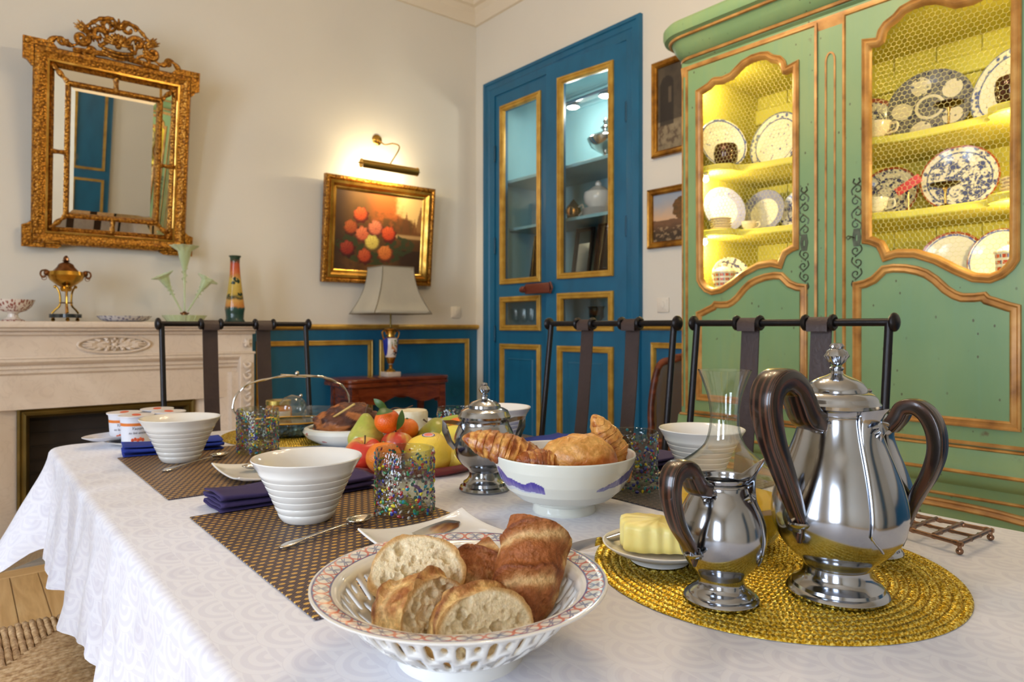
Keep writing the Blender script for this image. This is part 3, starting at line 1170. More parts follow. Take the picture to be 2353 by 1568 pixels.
FL = [(0.28, 0.70, 0.10, (196, 70, 24)), (0.18, 0.53, 0.095, (156, 62, 22)), (0.31, 0.46, 0.10, (196, 88, 54)), (0.45, 0.545, 0.105, (200, 100, 68)), (0.60, 0.49, 0.105, (188, 56, 20)), (0.42, 0.36, 0.105, (196, 168, 74)), (0.15, 0.27, 0.10, (124, 24, 14)), (0.34, 0.19, 0.095, (166, 54, 24)), (0.57, 0.24, 0.11, (186, 90, 34))]


def bouquet(x, y):
    n = nz(x, y, 6) ; n2 = nz(x + 5, y, 16)
    c = mixc((74, 44, 16), (120, 82, 34), sst(0.2, 0.9, y + (n - .5) * .3))
    # autumn wood and sky
    c = mixc(c, (196, 96, 34), sst(0.55, 0.75, y + (n2 - .5) * .3) * sst(0.30, 0.48, x) * (1 - sst(0.66, 0.8, x)) * 0.8)
    sky = sst(0.60, 0.72, y + (n - .5) * 0.25) * sst(0.62, 0.76, x + (n2 - .5) * .12)
    c = mixc(c, (226, 186, 116), sky)
    for tx, th in ((0.70, 0.74), (0.80, 0.8), (0.9, 0.72), (0.97, 0.9)):
        if abs(x - tx) < 0.045 * max(0, (th - y)) / 0.25 and y > 0.5:
            c = mixc(c, (110, 64, 26), 0.7)
    if 0.44 < y < 0.52 and x > 0.66:
        c = mixc(c, (208, 168, 112), 0.75 * sst(0.44, 0.47, y) * (1 - sst(0.49, 0.52, y)))
    if y < 0.30:
        c = mixc(c, (104, 66, 26), sst(0.3, 0.1, y) * 0.6 * n2 * 2)
        c = mixc(c, (36, 20, 10), sst(0.62, 0.8, x) * 0.7)
    c = mixc(c, (40, 22, 10), sst(0.22, 0.02, x) * 0.6)
    lv = (x - 0.42) ** 2 / 0.16 + (y - 0.33) ** 2 / 0.055
    if lv < 1 and n2 > 0.42:
        c = mixc(c, (46, 58, 28), 0.85)
    lv = (x - 0.74) ** 2 / 0.03 + (y - 0.36) ** 2 / 0.012
    if lv < 1 and n2 > 0.40:
        c = mixc(c, (50, 58, 30), 0.8)
    for (fx, fy, fr, fc) in FL:
        dx, dy = (x - fx) * 1.18, y - fy
        d = sqrt(dx * dx + dy * dy) / fr
        an = atan2(dy, dx)
        edge = 1.0 + 0.10 * sin(an * 8 + fx * 40) + 0.25 * (n2 - 0.5)
        if d < edge:
            pet = 0.5 + 0.5 * sin(an * (7 + int(d * 3) * 3) + d * 9 + n2 * 5)
            sh = mixc(fc, (min(255, fc[0] + 34), min(255, fc[1] + 40), min(255, fc[2] + 26)), pet * 0.7 + 0.55 * (dy / fr + dx / fr * -0.4))
            c = mixc(sh, (fc[0] * .35, fc[1] * .28, fc[2] * .28), sst(0.60, 1.05, d - 0.25 * (dy / fr - dx / fr * 0.4)) * 0.85 + 0.25 * sst(0.16, 0.0, d))
    return c


pt = radians(5.2)
pc = Vector((1.773 + 0.40, YW - 0.012, 1.325))
t = thing('flower_painting', 'gilt framed oil painting of orange and yellow dahlias', 'painting', pc, rot=(pt, 0, 0))
W, H = 0.80, 0.675
m = MB(); m.sweep(rect(-W / 2, W / 2, 0, H), [(0, 0), (0.0, 0.036), (0.006, 0.044), (0.020, 0.044), (0.026, 0.034), (0.030, 0.030)], True); m.build('carved_frame_edge', 'gilt_carved', t, 30)
m = MB(); m.sweep(rect(-W / 2, W / 2, 0, H), [(0.028, 0.032), (0.034, 0.040), (0.050, 0.040), (0.066, 0.020), (0.072, 0.022), (0.080, 0.018), (0.086, 0.010)], True); m.build('inner_frame', 'gilt_bright', t, 30)
o = canvas('canvas', t, W - 0.15, H - 0.15, 150, 130, bouquet)
o.location = (0, 0, 0.075)
m = MB(); m.box(-W / 2 + 0.01, W / 2 - 0.01, -0.008, -0.001, 0.01, H - 0.01); m.build('backing', 'iron_dark', t)


def ruin(x, y):
    n = nz(x, y, 5); n2 = nz(x, y + 9, 14)
    c = mixc((52, 44, 36), (92, 80, 60), n)
    if y < 0.34:
        c = mixc((150, 134, 104), (110, 96, 72), n2 + 0.2 * (0.3 - y))
    for ax in (0.18, 0.62):
        if abs(x - ax) < 0.13 and y > 0.3 and (y < 0.75 or (x - ax) ** 2 + (y - 0.75) ** 2 < 0.017):
            c = mixc(c, (30, 24, 20), 0.7)
    if 0.2 < x < 0.26 and 0.55 < y < 0.75: c = mixc(c, (150, 130, 100), 0.4)
    if x < 0.42 and 0.06 < y < 0.3 and n2 > 0.5: c = mixc(c, (70, 50, 36), 0.5)
    return c


def grove(x, y):
    n = nz(x, y, 5); n2 = nz(x, y + 9, 16)
    c = mixc((208, 168, 130), (150, 158, 170), sst(0.4, 0.95, y + (n - .5) * .2))
    if y < 0.42 + 0.06 * n: c = mixc((120, 84, 56), (60, 44, 26), sst(0.4, 0.1, y) + n2 * .3)
    tr = (x - 0.55) ** 2 / 0.045 + (y - 0.66) ** 2 / 0.06
    if tr < 0.8 + n2 * 0.5: c = mixc((74, 58, 26), (120, 76, 34), n2)
    tr = (x - 0.82) ** 2 / 0.05 + (y - 0.5) ** 2 / 0.06
    if tr < 0.8 + n2 * 0.5: c = mixc((110, 60, 30), (150, 90, 50), n2)
    if y < 0.3 and n2 > 0.62: c = mixc(c, (190, 160, 120), 0.6)
    return c


def framed(u, v0, v1, w, label, fn):
    a = on_x(u, v1, XW - 0.02); b = on_x(u, v0, XW - 0.02)
    h = b.z - a.z
    t = thing('framed_painting', label, 'painting', (XW - 0.0005, a.y - w / 2, a.z), -pi / 2)
    m = MB(); m.sweep(rect(-w / 2, w / 2, 0, h), [(0, 0), (0, 0.022), (0.006, 0.028), (0.016, 0.024), (0.026, 0.026), (0.034, 0.018), (0.036, 0.006)], True); m.build('frame', 'gilt', t, 30)
    o = canvas('canvas', t, w - 0.066, h - 0.066, 70, 80, fn, -0.008)
    o.location = (0, 0, 0.033)
    m = MB(); m.box(-w / 2 + 0.01, w / 2 - 0.01, -0.006, 0, 0.01, h - 0.01); m.build('backing', 'iron_dark', t)


framed(1497, 148, 365, 0.42, 'dark framed painting of grey ruins partly hidden by the green armoire', ruin)
framed(1487, 438, 573, 0.46, 'small framed landscape of autumn trees beside the green armoire', grove)

# ------------------------------------------------------------------ brass picture light
bp = on_y(866, 322, YW)
t = thing('picture_light', 'brass picture light on a curved arm above the flower painting', 'lamp', (bp.x, YW, bp.z))
m = MB(); m.X = Matrix.Rotation(pi / 2, 4, 'X'); m.lathe([(0, 0.0), (0.034, 0.0), (0.036, 0.004), (0.030, 0.010), (0.012, 0.013), (0.008, 0.022), (0.0, 0.024)], 32); m.build('wall_rose', 'brass', t)
AX = on_y(897, 385, YW - 0.22) - Vector((bp.x, YW, bp.z))
m = MB(); m.tube(spline([(0.004, -0.02, 0), (0.03, -0.05, -0.035), (0.075, -0.09, -0.030), (0.085, -0.15, -0.07), (AX.x, -0.205, AX.z + 0.015)], 8), 0.0045, 8); m.build('arm', 'brass', t)
m = MB(); m.ball((AX.x, -0.205, AX.z + 0.014), 0.008, 10, 8); m.build('joint', 'brass', t)
m = MB()
rings = []
for x in (-0.20, 0.20):
    ring = []
    for i in range(13):
        a = pi * (0.42 + 0.95 * i / 12)
        ring.append((AX.x + x, -0.215 + 0.031 * cos(a), AX.z - 0.004 + 0.029 * sin(a)))
    for i in range(12, -1, -1):
        a = pi * (0.42 + 0.95 * i / 12)
        ring.append((AX.x + x, -0.215 + 0.028 * cos(a), AX.z - 0.004 + 0.026 * sin(a)))
    rings.append(ring)
m.ring_surface(rings, True, True, True)
for sx in (-1, 1):
    m.cyl((AX.x + sx * 0.20, -0.215, AX.z), (AX.x + sx * 0.203, -0.215, AX.z), 0.029, 20)
    m.cyl((AX.x + sx * 0.20, -0.215, AX.z), (AX.x + sx * 0.225, -0.215, AX.z), 0.005, 8, r2=0.002)
m.build('shade', 'brass', t)
g = Graph('tube_warm'); e = g.nt.nodes.new('ShaderNodeEmission'); e.inputs[0].default_value = (1, 0.80, 0.48, 1); e.inputs[1].default_value = 30; MAT['tube_warm'] = g.done(e.outputs[0])
m = MB(); m.cyl((AX.x - 0.17, -0.213, AX.z - 0.002), (AX.x + 0.17, -0.213, AX.z - 0.002), 0.008, 10); m.build('light_tube', 'tube_warm', t)
L = light('AREA', (bp.x + AX.x, YW - 0.213 + 0.004, bp.z + AX.z - 0.016), 3.6, (1, 0.80, 0.48), 0.34, (radians(24), 0, 0), 'picture_light_glow', 0.02)
L2 = light('AREA', (bp.x + AX.x, YW - 0.165, bp.z + AX.z + 0.01), 2.0, (1, 0.80, 0.48), 0.34, (radians(125), 0, 0), 'picture_light_glow', 0.02)

# ------------------------------------------------------------------ console table and lamp
g = Graph('mahogany')
f = g.noise(7, 5, g.mapping((1, 4, 4)), 1.2)
MAT['mahogany'] = g.done(g.pbr(g.ramp(f, [(0.3, rgb(84, 32, 14)), (0.7, rgb(134, 62, 30))]), 0.22, 0, Coat_Weight=0.5))
cx0, cx1, cy0, cy1, cz = 1.79, 2.527, 3.735, 4.075, 0.72
cm, w2, d2 = (cx0 + cx1) / 2, (cx1 - cx0) / 2, (cy1 - cy0) / 2
t = thing('card_table', 'small mahogany folding card table against the blue dado', 'table', (cm, (cy0 + cy1) / 2, 0))
for nm, z0, z1 in (('table_top', 0.699, 0.720), ('folding_leaf', 0.672, 0.697)):
    m = MB()
    out = []
    for sx, sy in ((1, 1), (-1, 1), (-1, -1), (1, -1)):
        rr = 0.06 if sy < 0 else 0.005
        for k in range(7):
            a = {(1, 1): 0, (-1, 1): pi / 2, (-1, -1): pi, (1, -1): 1.5 * pi}[(sx, sy)] + k * pi / 12
            out.append((sx * (w2 - rr) + rr * cos(a), sy * (d2 - rr) + rr * sin(a)))
    e = 0.004
    m.ring_surface([[(x * (1 - e / w2), y * (1 - e / d2), z0) for x, y in out], [(x, y, z0 + e) for x, y in out], [(x, y, z1 - e) for x, y in out], [(x * (1 - e / w2), y * (1 - e / d2), z1) for x, y in out]], True, True, True)
    m.build(nm, 'mahogany', t)
aw, ad = w2 - 0.045, d2 - 0.03
for side in ('f', 'b', 'l', 'r'):
    m = MB()
    Lh = aw if side in 'fb' else ad
    top = [(-Lh, 0.672), (Lh, 0.672)]
    bot = []
    for i in range(33):
        s = 1 - 2 * i / 32
        zz_ = 0.565 + 0.035 * cos(s * 2 * pi) * 0.5 + (0.028 * (1 - abs(s)) if side in 'fb' else 0)
        bot.append((s * Lh, zz_ - 0.012 * (abs(s) > 0.9)))
    m.slab([(-Lh, 0.672)] + list(reversed(bot)) + [(Lh, 0.672)], [], -0.009, 0.009)
    R = {'f': 0, 'b': pi, 'l': -pi / 2, 'r': pi / 2}[side]
    off = {'f': (0, -ad + 0.005, 0), 'b': (0, ad - 0.005, 0), 'l': (-aw + 0.005, 0, 0), 'r': (aw - 0.005, 0, 0)}[side]
    m.build('apron', 'mahogany', t, loc=off, rotz=R)
for sx in (-1, 1):
    for sy in (-1, 1):
        m = MB()
        xs, ys = sx * (aw - 0.012), sy * (ad - 0.012)
        pts = [(xs, ys, 0.69), (xs, ys, 0.60), (xs + sx * 0.004, ys + sy * 0.004, 0.52), (xs - sx * 0.004, ys - sy * 0.004, 0.35), (xs - sx * 0.006, ys - sy * 0.006, 0.15), (xs + sx * 0.01, ys + sy * 0.006, 0.02), (xs + sx * 0.012, ys + sy * 0.008, 0.0)]
        m.tube(pts, [0.030, 0.030, 0.026, 0.018, 0.014, 0.015, 0.017], 4, up=(1, 1, 0))
        m.build('leg', 'mahogany', t)

# lamp
simple('lamp_silk', rgb(186, 178, 158), 0.8, bump=0.3, bscale=120, var=0.08)
simple('lamp_trim', rgb(120, 110, 92), 0.7)
g = Graph('lamp_porcelain')
x, y, z = g.xyz()
an = g.math('ARCTAN2', x, y)
nn = g.noise(60, 3)
hot = g.vor(70, out=1)
col = g.mix(((x + 0.006).abs() < 0.030) * ((z - 0.185).abs() < 0.062), rgb(36, 50, 150), rgb(226, 216, 206))
inp = ((x - 0.004).abs() < 0.022) * ((z - 0.185).abs() < 0.05) * (nn > 0.5)
dn = g.ramp(z, [(0.12, rgb(40, 30, 24)), (0.155, rgb(50, 36, 30)), (0.165, rgb(190, 110, 60)), (0.19, rgb(200, 140, 90)), (0.21, rgb(110, 130, 70))])
col = g.mix(inp, col, dn)
MAT['lamp_porcelain'] = g.done(g.pbr(col, 0.12))
lx, ly = 2.163, 3.895
t = thing('table_lamp', 'table lamp with pagoda silk shade and gilt porcelain urn base', 'lamp', (lx, ly, cz))
m = MB(); m.rbox(-0.048, 0.048, -0.048, 0.048, 0, 0.030, 0.003); m.build('plinth', 'marble', t)
m = MB(); m.lathe([(0.034, 0.030), (0.030, 0.038), (0.014, 0.050), (0.010, 0.062), (0.016, 0.066), (0.010, 0.072), (0.008, 0.078)], 28); m.lathe([(0.018, 0.082), (0.030, 0.112), (0.034, 0.124)], 28)
m.build('gilt_foot', 'gilt_bright', t)
m = MB(); m.lathe([(0.0, 0.074), (0.011, 0.076), (0.012, 0.082), (0.009, 0.086)], 20); m.build('collar', 'lamp_silk', t)
m = MB(); m.lathe([(0.034, 0.124), (0.042, 0.15), (0.047, 0.19), (0.050, 0.232), (0.046, 0.244), (0.036, 0.250)], 36); m.build('porcelain_body', 'lamp_porcelain', t)
m = MB(); m.lathe([(0.036, 0.249), (0.026, 0.256), (0.024, 0.275), (0.028, 0.292), (0.042, 0.300), (0.044, 0.306), (0.02, 0.312), (0.008, 0.316)], 28); m.build('gilt_neck', 'gilt_bright', t)
for sx in (-1, 1):
    m = MB(); m.tube(spline([(sx * 0.046, 0, 0.236), (sx * 0.058, 0, 0.262), (sx * 0.060, 0, 0.285), (sx * 0.046, 0, 0.294), (sx * 0.034, 0, 0.284), (sx * 0.030, 0, 0.27)], 5), 0.005, 8); m.build('handle', 'gilt_bright', t)
m = MB(); m.cyl((0, 0, 0.312), (0, 0, 0.66), 0.006, 10); m.build('stem', 'brass_old', t)
m = MB()
zb, zt = 0.402, 0.700
wb, db, wt, dt = 0.206, 0.168, 0.112, 0.10
rings = []
for k in range(13):
    s = k / 12
    f = (1 - s) ** 2.0
    a, b = wt + (wb - wt) * f, dt + (db - dt) * f
    ring = []
    for (sx, sy) in ((-1, -1), (1, -1), (1, 1), (-1, 1)):
        nx_, ny_ = {(-1, -1): (1, 0), (1, -1): (0, 1), (1, 1): (-1, 0), (-1, 1): (0, -1)}[(sx, sy)]
        for q in range(8):
            tt = q / 8
            px, py = sx * a + nx_ * 2 * a * tt, sy * b + ny_ * 2 * b * tt
            sag = 1 - 0.02 * sin(pi * tt) * f
            ring.append((px * sag, py * sag, zb + (zt - zb) * s - 0.006 * sin(pi * tt) * f * 0))
    rings.append(ring)
m.ring_surface(rings, True)
sh = m.build('lamp_shade', 'lamp_silk', t, 50)
sm_ = sh.modifiers.new('thick', 'SOLIDIFY'); sm_.thickness = 0.002
m = MB()
for k, nm in ((0, 'b'), (12, 't')):
    m.tube([rings[k][q] for q in range(0, 32, 8)], 0.0035, 6, True)
for q in range(0, 32, 8):
    m.tube([r[q] for r in rings], 0.003, 5)
m.build('trim', 'lamp_trim', sh)
# ------------------------------------------------------------------ blue built-in cupboard (door wall)
LY = 3.987
cup = thing('china_cupboard', 'tall blue built-in cupboard with gold framed glazed doors', 'cupboard', (XW, LY, 0), -pi / 2)
m = MB()
m.sweep([(0.0, 0.0), (0.0, 2.807), (1.47, 2.807), (1.47, 0.0)], [(0.0, -0.0), (0.0, 0.022), (-0.004, 0.030), (-0.024, 0.030), (-0.028, 0.022), (-0.060, 0.022), (-0.066, 0.016), (-0.085, 0.016), (-0.113, 0.010), (-0.113, -0.02)], False)
m.build('door_casing', 'blue_paint', cup, 30)
m = MB()
nx0, nx1 = LY - NY1, LY - NY0
m.box(nx0 - 0.0, nx0 + 0.018, 0.04, 0.49, 0.0, 2.755); m.box(nx1 - 0.018, nx1, 0.04, 0.49, 0.0, 2.755)
m.box(nx0, nx1, 0.47, 0.49, 0.0, 2.755); m.box(nx0, nx1, 0.04, 0.49, 2.735, 2.755); m.box(nx0, nx1, 0.04, 0.49, 0.0, 0.02)
for z in (2.70, 2.62):
    m.box(nx0 + 0.018, nx1 - 0.018, 0.452, 0.47, z - 0.02, z)
m.build('cabinet_box', 'blue_light', cup, 0)
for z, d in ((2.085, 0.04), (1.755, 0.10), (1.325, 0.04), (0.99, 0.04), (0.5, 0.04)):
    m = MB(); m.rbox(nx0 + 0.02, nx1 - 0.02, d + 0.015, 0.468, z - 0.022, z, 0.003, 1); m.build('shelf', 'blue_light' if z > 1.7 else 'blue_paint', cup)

g = Graph('thin_glass')
tr = g.nt.nodes.new('ShaderNodeBsdfTransparent'); tr.inputs[0].default_value = (0.97, 0.985, 0.98, 1)
gs = g.nt.nodes.new('ShaderNodeBsdfGlossy'); gs.inputs['Roughness'].default_value = 0.01
fr = g.nt.nodes.new('ShaderNodeFresnel')
geo = g.nt.nodes.new('ShaderNodeNewGeometry')
g.put(fr.inputs[0], N(g, geo.outputs['Backfacing']) * (1 / 1.5 - 1.5) + 1.5)
mx = g.nt.nodes.new('ShaderNodeMixShader')
g.put(mx.inputs[0], N(g, fr.outputs[0]))
g.nt.links.new(tr.outputs[0], mx.inputs[1]); g.nt.links.new(gs.outputs[0], mx.inputs[2])
MAT['thin_glass'] = g.done(mx.outputs[0])
simple('leather_brown', rgb(104, 50, 36), 0.35, bump=0.2, bscale=140)
simple('iron_blue', rgb(20, 70, 96), 0.4, 0.3)
LW = 0.62
GP = [(0.0, 0.0), (0.0, 0.012), (0.005, 0.018), (0.014, 0.018), (0.017, 0.012), (0.022, 0.012), (0.026, 0.017), (0.034, 0.015), (0.039, 0.004), (0.040, -0.010)]


def leaf(x0, ang, flip):
    """door leaf; local x from its left edge; for the right leaf the hinge is on the right"""
    if not flip:
        m = MB()
        root = MB().box(0, 0.001, 0, 0.001, 0, 0.001)
    fx0, fx1 = (0.061, 0.494) if not flip else (LW - 0.521, LW - 0.091)
    T = Matrix.Identity(4)
    if flip:
        T = Matrix.Translation((x0 + LW, 0, 0)) @ Matrix.Rotation(ang, 4, 'Z') @ Matrix.Translation((-LW, 0, 0))
    else:
        T = Matrix.Translation((x0, 0, 0))
    holes = [rect(fx0 + 0.035, fx1 - 0.035, 1.337 + 0.035, 2.605 - 0.035), rect(fx0 + 0.035, fx1 - 0.035, 1.012 + 0.03, 1.25 - 0.03)]
    m = MB(); m.X = T
    m.slab(rect(0, LW, 0.03, 2.705), holes, 0.0, 0.035)
    d = m.build('door', 'blue_paint', cup, 0)
    for (z0, z1) in ((1.337, 2.605), (1.012, 1.25), (0.2, 0.92)):
        m = MB(); m.X = T; m.sweep(rect(fx0, fx1, z0, z1), GP, True); m.build('gold_frame', 'gold_paint', d, 30)
    for (z0, z1) in ((1.337, 2.605), (1.012, 1.25)):
        m = MB(); m.X = T; m.box(fx0 + 0.034, fx1 - 0.034, 0.012, 0.015, z0 + 0.034, z1 - 0.03); m.build('pane', 'thin_glass', d, 0)
    m = MB(); m.X = T; m.sweep(rect(fx0 + 0.085, fx1 - 0.085, 0.30, 0.82), [(0.0, 0.0), (0.006, 0.006), (0.012, 0.006)], True)
    m.box(fx0 + 0.097, fx1 - 0.097, -0.006, 0.002, 0.31, 0.81)
    m.build('raised_panel', 'blue_paint', d, 20)
    hx = LW if flip else 0.0
    for z in (2.28, 1.62, 0.99, 0.3):
        m = MB(); m.X = T; m.cyl((hx, -0.008, z - 0.05), (hx, -0.008, z + 0.05), 0.008, 10); m.ball((hx, -0.008, z + 0.055), 0.007, 8, 6); m.ball((hx, -0.008, z - 0.055), 0.007, 8, 6)
        m.build('hinge', 'iron_blue', d)
    return d


leaf(0.115, 0, False)
dr = leaf(LY - 2.633 - LW, radians(7.0), True)
# the leather tongue that latches the two leaves, hanging from the right door
zz = 1.285
m = MB(); m.rbox(0.56, 0.80, -0.105, -0.094, zz - 0.032, zz + 0.036, 0.008, 2)
lt = m.build('leather_strap', 'leather_brown', cup, 40, label='brown leather latch strap')
m = MB(); m.tube([(0.805, -0.10, zz - 0.035), (0.825, -0.10, zz), (0.805, -0.10, zz + 0.038)], 0.006, 6); m.build('strap_edge', 'leather_brown', lt)
m = MB(); m.ball((0.525, -0.10, zz - 0.002), 0.018, 12, 8); m.cyl((0.53, -0.10, zz), (0.57, -0.10, zz), 0.022, 14); m.cyl((0.53, -0.1, zz), (0.53, 0.0, zz), 0.007, 8)
m.build('knob', 'leather_brown', cup)

# lights inside
g = Graph('spot_glow'); e = g.nt.nodes.new('ShaderNodeEmission'); e.inputs[0].default_value = (1, 0.93, 0.80, 1); e.inputs[1].default_value = 60; MAT['spot_glow'] = g.done(e.outputs[0])
simple('steel', rgb(190, 190, 190), 0.3, 1.0)
lr = thing('spot_rail', 'steel rail with two small spotlights inside the blue cupboard', 'lamp', (3.20, 3.14, 2.52), -pi / 2)
m = MB(); m.rbox(-0.36, 0.36, -0.03, 0.03, 0.01, 0.03, 0.004); m.cyl((-0.3, 0, 0.03), (-0.3, 0, 0.215), 0.004, 6); m.cyl((0.3, 0, 0.03), (0.3, 0, 0.215), 0.004, 6); m.build('rail', 'steel', lr)
for yv in (3.283, 2.99):
    lx_ = 3.14 - yv
    m = MB(); m.lathe([(0.0, 0.012), (0.030, 0.012), (0.042, 0.004), (0.046, -0.012), (0.044, -0.012), (0.038, 0.002), (0, 0.004)], 20, c=(lx_, 0, 0)); sp = m.build('spotlight', 'steel', lr)
    m = MB(); m.lathe([(0.0, -0.008), (0.034, -0.008), (0.036, -0.005), (0, -0.004)], 20, c=(lx_, 0, 0)); m.build('bulb', 'spot_glow', sp)
    light('POINT', (3.20, yv, 2.475), 5, (1.0, 0.93, 0.82), 0.03, None, 'spotlight_beam')

# contents
simple('silver', rgb(200, 198, 192), 0.14, 1.0)
simple('white_china', rgb(226, 222, 214), 0.15)
simple('teapot_gold', rgb(176, 130, 66), 0.2, 0.9)
simple('dark_frame', rgb(26, 22, 22), 0.4)
simple('mirror_plain', rgb(210, 220, 230), 0.03, 1.0)


def P3(u, x, z):
    d = ray(u, 752)
    return Vector((x, d.y * x / d.x, z))


t = thing('silver_tureen', 'silver lidded tureen on the lit top shelf of the blue cupboard', 'tureen', P3(1392, 3.2, 2.085))
m = MB(); m.lathe([(0, 0), (0.045, 0.0), (0.04, 0.012), (0.02, 0.03), (0.018, 0.05), (0.05, 0.07), (0.095, 0.10), (0.115, 0.14), (0.118, 0.15)], 36); m.build('bowl', 'silver', t)
m = MB(); m.lathe([(0.12, 0.15), (0.11, 0.16), (0.06, 0.185), (0.02, 0.20), (0.022, 0.212), (0.035, 0.222), (0.02, 0.235), (0.012, 0.25), (0.02, 0.262), (0.01, 0.28), (0, 0.288)], 36); m.build('lid', 'silver', t)
t = thing('white_tureen', 'white china tureen with lid and blue bands on stacked plates in the blue cupboard', 'tureen', P3(1375, 3.28, 1.755))
m = MB()
for k in range(7): m.lathe([(0, 0), (0.07, 0), (0.105, 0.008), (0.108, 0.010), (0, 0.008)], 28, c=(0, 0, k * 0.0085))
m.build('plate_stack', 'white_china', t)
m = MB(); m.lathe([(0, 0.07), (0.06, 0.07), (0.09, 0.10), (0.098, 0.14), (0.092, 0.17), (0.075, 0.18), (0.04, 0.205), (0.02, 0.215), (0.022, 0.23), (0.008, 0.248), (0, 0.25)], 32); m.build('tureen_body', 'white_china', t)
t = thing('gold_teapot', 'gilt teapot on the middle shelf of the blue cupboard', 'teapot', P3(1318, 3.28, 1.755))
m = MB(); m.lathe([(0, 0), (0.035, 0), (0.03, 0.01), (0.045, 0.03), (0.055, 0.07), (0.045, 0.11), (0.03, 0.125), (0.02, 0.14), (0.006, 0.155), (0, 0.165)], 28); m.build('body', 'teapot_gold', t)
m = MB(); m.tube(spline([(0.0, -0.05, 0.10), (0, -0.085, 0.11), (0, -0.09, 0.07), (0, -0.052, 0.04)], 6), 0.006, 8); m.build('handle', 'white_china', t)
m = MB(); m.tube(spline([(0.0, 0.045, 0.05), (0, 0.075, 0.08), (0, 0.09, 0.12)], 5), 0.007, 8); m.build('spout', 'teapot_gold', t)


def leaning(label, u0, u1, x, z0, h, mat, th=0.018):
    a, b = P3(u0, x, z0), P3(u1, x, z0)
    w = a.y - b.y
    t = thing('leaning_frame', label, 'frame', (x, (a.y + b.y) / 2, z0), rot=(0, radians(9), 0))
    m = MB(); m.X = Matrix.Rotation(-pi / 2, 4, 'Z')
    m.sweep(rect(-w / 2, w / 2, 0, h), [(0, -0.01), (0, 0.012), (0.02, 0.012), (0.024, 0.0)], True); m.build('frame', 'dark_frame', t, 0)
    m = MB(); m.box(0, 0.004, -w / 2 + 0.01, w / 2 - 0.01, 0.01, h - 0.01); m.build('panel', mat, t, 0)


leaning('dark framed mirror leaning on the lower shelf behind the right glass door', 1312, 1352, 3.30, 1.325, 0.40, 'mirror_plain')
leaning('wide dark tray leaning at the right of the lower cupboard shelf', 1362, 1412, 3.30, 1.325, 0.41, 'dark_frame')
leaning('dark picture frame leaning behind the left glass door', 1216, 1240, 3.30, 1.325, 0.40, 'gilt')
tag(MB().lathe([(0, 0), (0.03, 0.0), (0.042, 0.02), (0.046, 0.055), (0.044, 0.055), (0.04, 0.02), (0, 0.006)], 28).build('small_cup', 'white_china', loc=P3(1217, 3.12, 1.325)), 'small white cup on the lower shelf behind the left cupboard door', 'cup')

t0 = None
for k, (u, x) in enumerate(((1170, 3.14), (1186, 3.16), (1204, 3.15), (1222, 3.18))):
    pos = P3(u, x, 0.99)
    lab = ['stemmed wine glass farthest left behind the small left pane', 'stemmed wine glass second from the left behind the small left pane', 'stemmed wine glass third from the left behind the small left pane', 'stemmed wine glass nearest the latch side behind the small left pane'][k]
    if t0 is None:
        t0 = tag(MB().lathe([(0, 0.0), (0.03, 0.002), (0.004, 0.008), (0.004, 0.07), (0.012, 0.078), (0.030, 0.10), (0.034, 0.14), (0.030, 0.18), (0.029, 0.18), (0.032, 0.14), (0.028, 0.102), (0, 0.082)], 24).build('wine_glass', 'thin_glass', loc=pos), lab, 'glass', 'wine glasses in the blue cupboard')
    else:
        copy_tree(t0, pos, label=lab)
tag(MB().lathe([(0, 0.0), (0.04, 0.0), (0.02, 0.02), (0.014, 0.06), (0.02, 0.08), (0.05, 0.11), (0.055, 0.16), (0.065, 0.18), (0.06, 0.18), (0.05, 0.16), (0.045, 0.112), (0, 0.09)], 24).build('glass_coupe', 'silver', loc=P3(1372, 3.2, 0.99)), 'footed metal coupe behind the small right pane of the blue cupboard', 'cup')

# ------------------------------------------------------------------ green armoire
AX_, AY = 2.40, 1.80
AW, AH = 1.28, 2.165
arm = thing('green_armoire', 'large antique green painted armoire with gold mouldings and wire mesh doors', 'armoire', (AX_, AY, 0), -pi / 2)


def A(u, v):
    p = on_x(u, v, AX_)
    return (AY - p.y, p.z)


DEP = 0.56
m = MB(); m.rbox(0, 0.03, 0.03, DEP, 0.0, AH, 0.003, 1); m.build('side_panel', 'green_paint', arm)
m = MB(); m.rbox(AW - 0.03, AW, 0.03, DEP, 0.0, AH, 0.003, 1); m.build('side_panel', 'green_paint', arm)
m = MB(); m.box(0.03, AW - 0.03, DEP - 0.02, DEP, 0.1, AH)
m.build('back_panel', 'armoire_inside', arm, 0)
for k in range(8):
    x0 = 0.032 + k * (AW - 0.064) / 8
    m = MB(); m.rbox(x0 + 0.001, x0 + (AW - 0.064) / 8 - 0.001, DEP - 0.028, DEP - 0.021, 0.62, 2.12, 0.003, 1); m.build('back_board', 'armoire_inside', arm)
for z in (1.985, 1.56):
    m = MB(); m.rbox(0.03, AW - 0.03, DEP - 0.045, DEP - 0.028, z, z + 0.07, 0.004, 1); m.build('batten', 'armoire_inside', arm)
for x0, x1 in ((0.0301, 0.036), (AW - 0.036, AW - 0.0301)):
    m = MB(); m.box(x0, x1, 0.03, DEP - 0.03, 0.62, 2.12); m.build('inner_lining', 'armoire_inside', arm, 0)
m = MB(); m.box(0.03, AW - 0.03, 0.03, DEP - 0.02, 2.12, AH); m.build('top_board', 'armoire_inside', arm, 0)
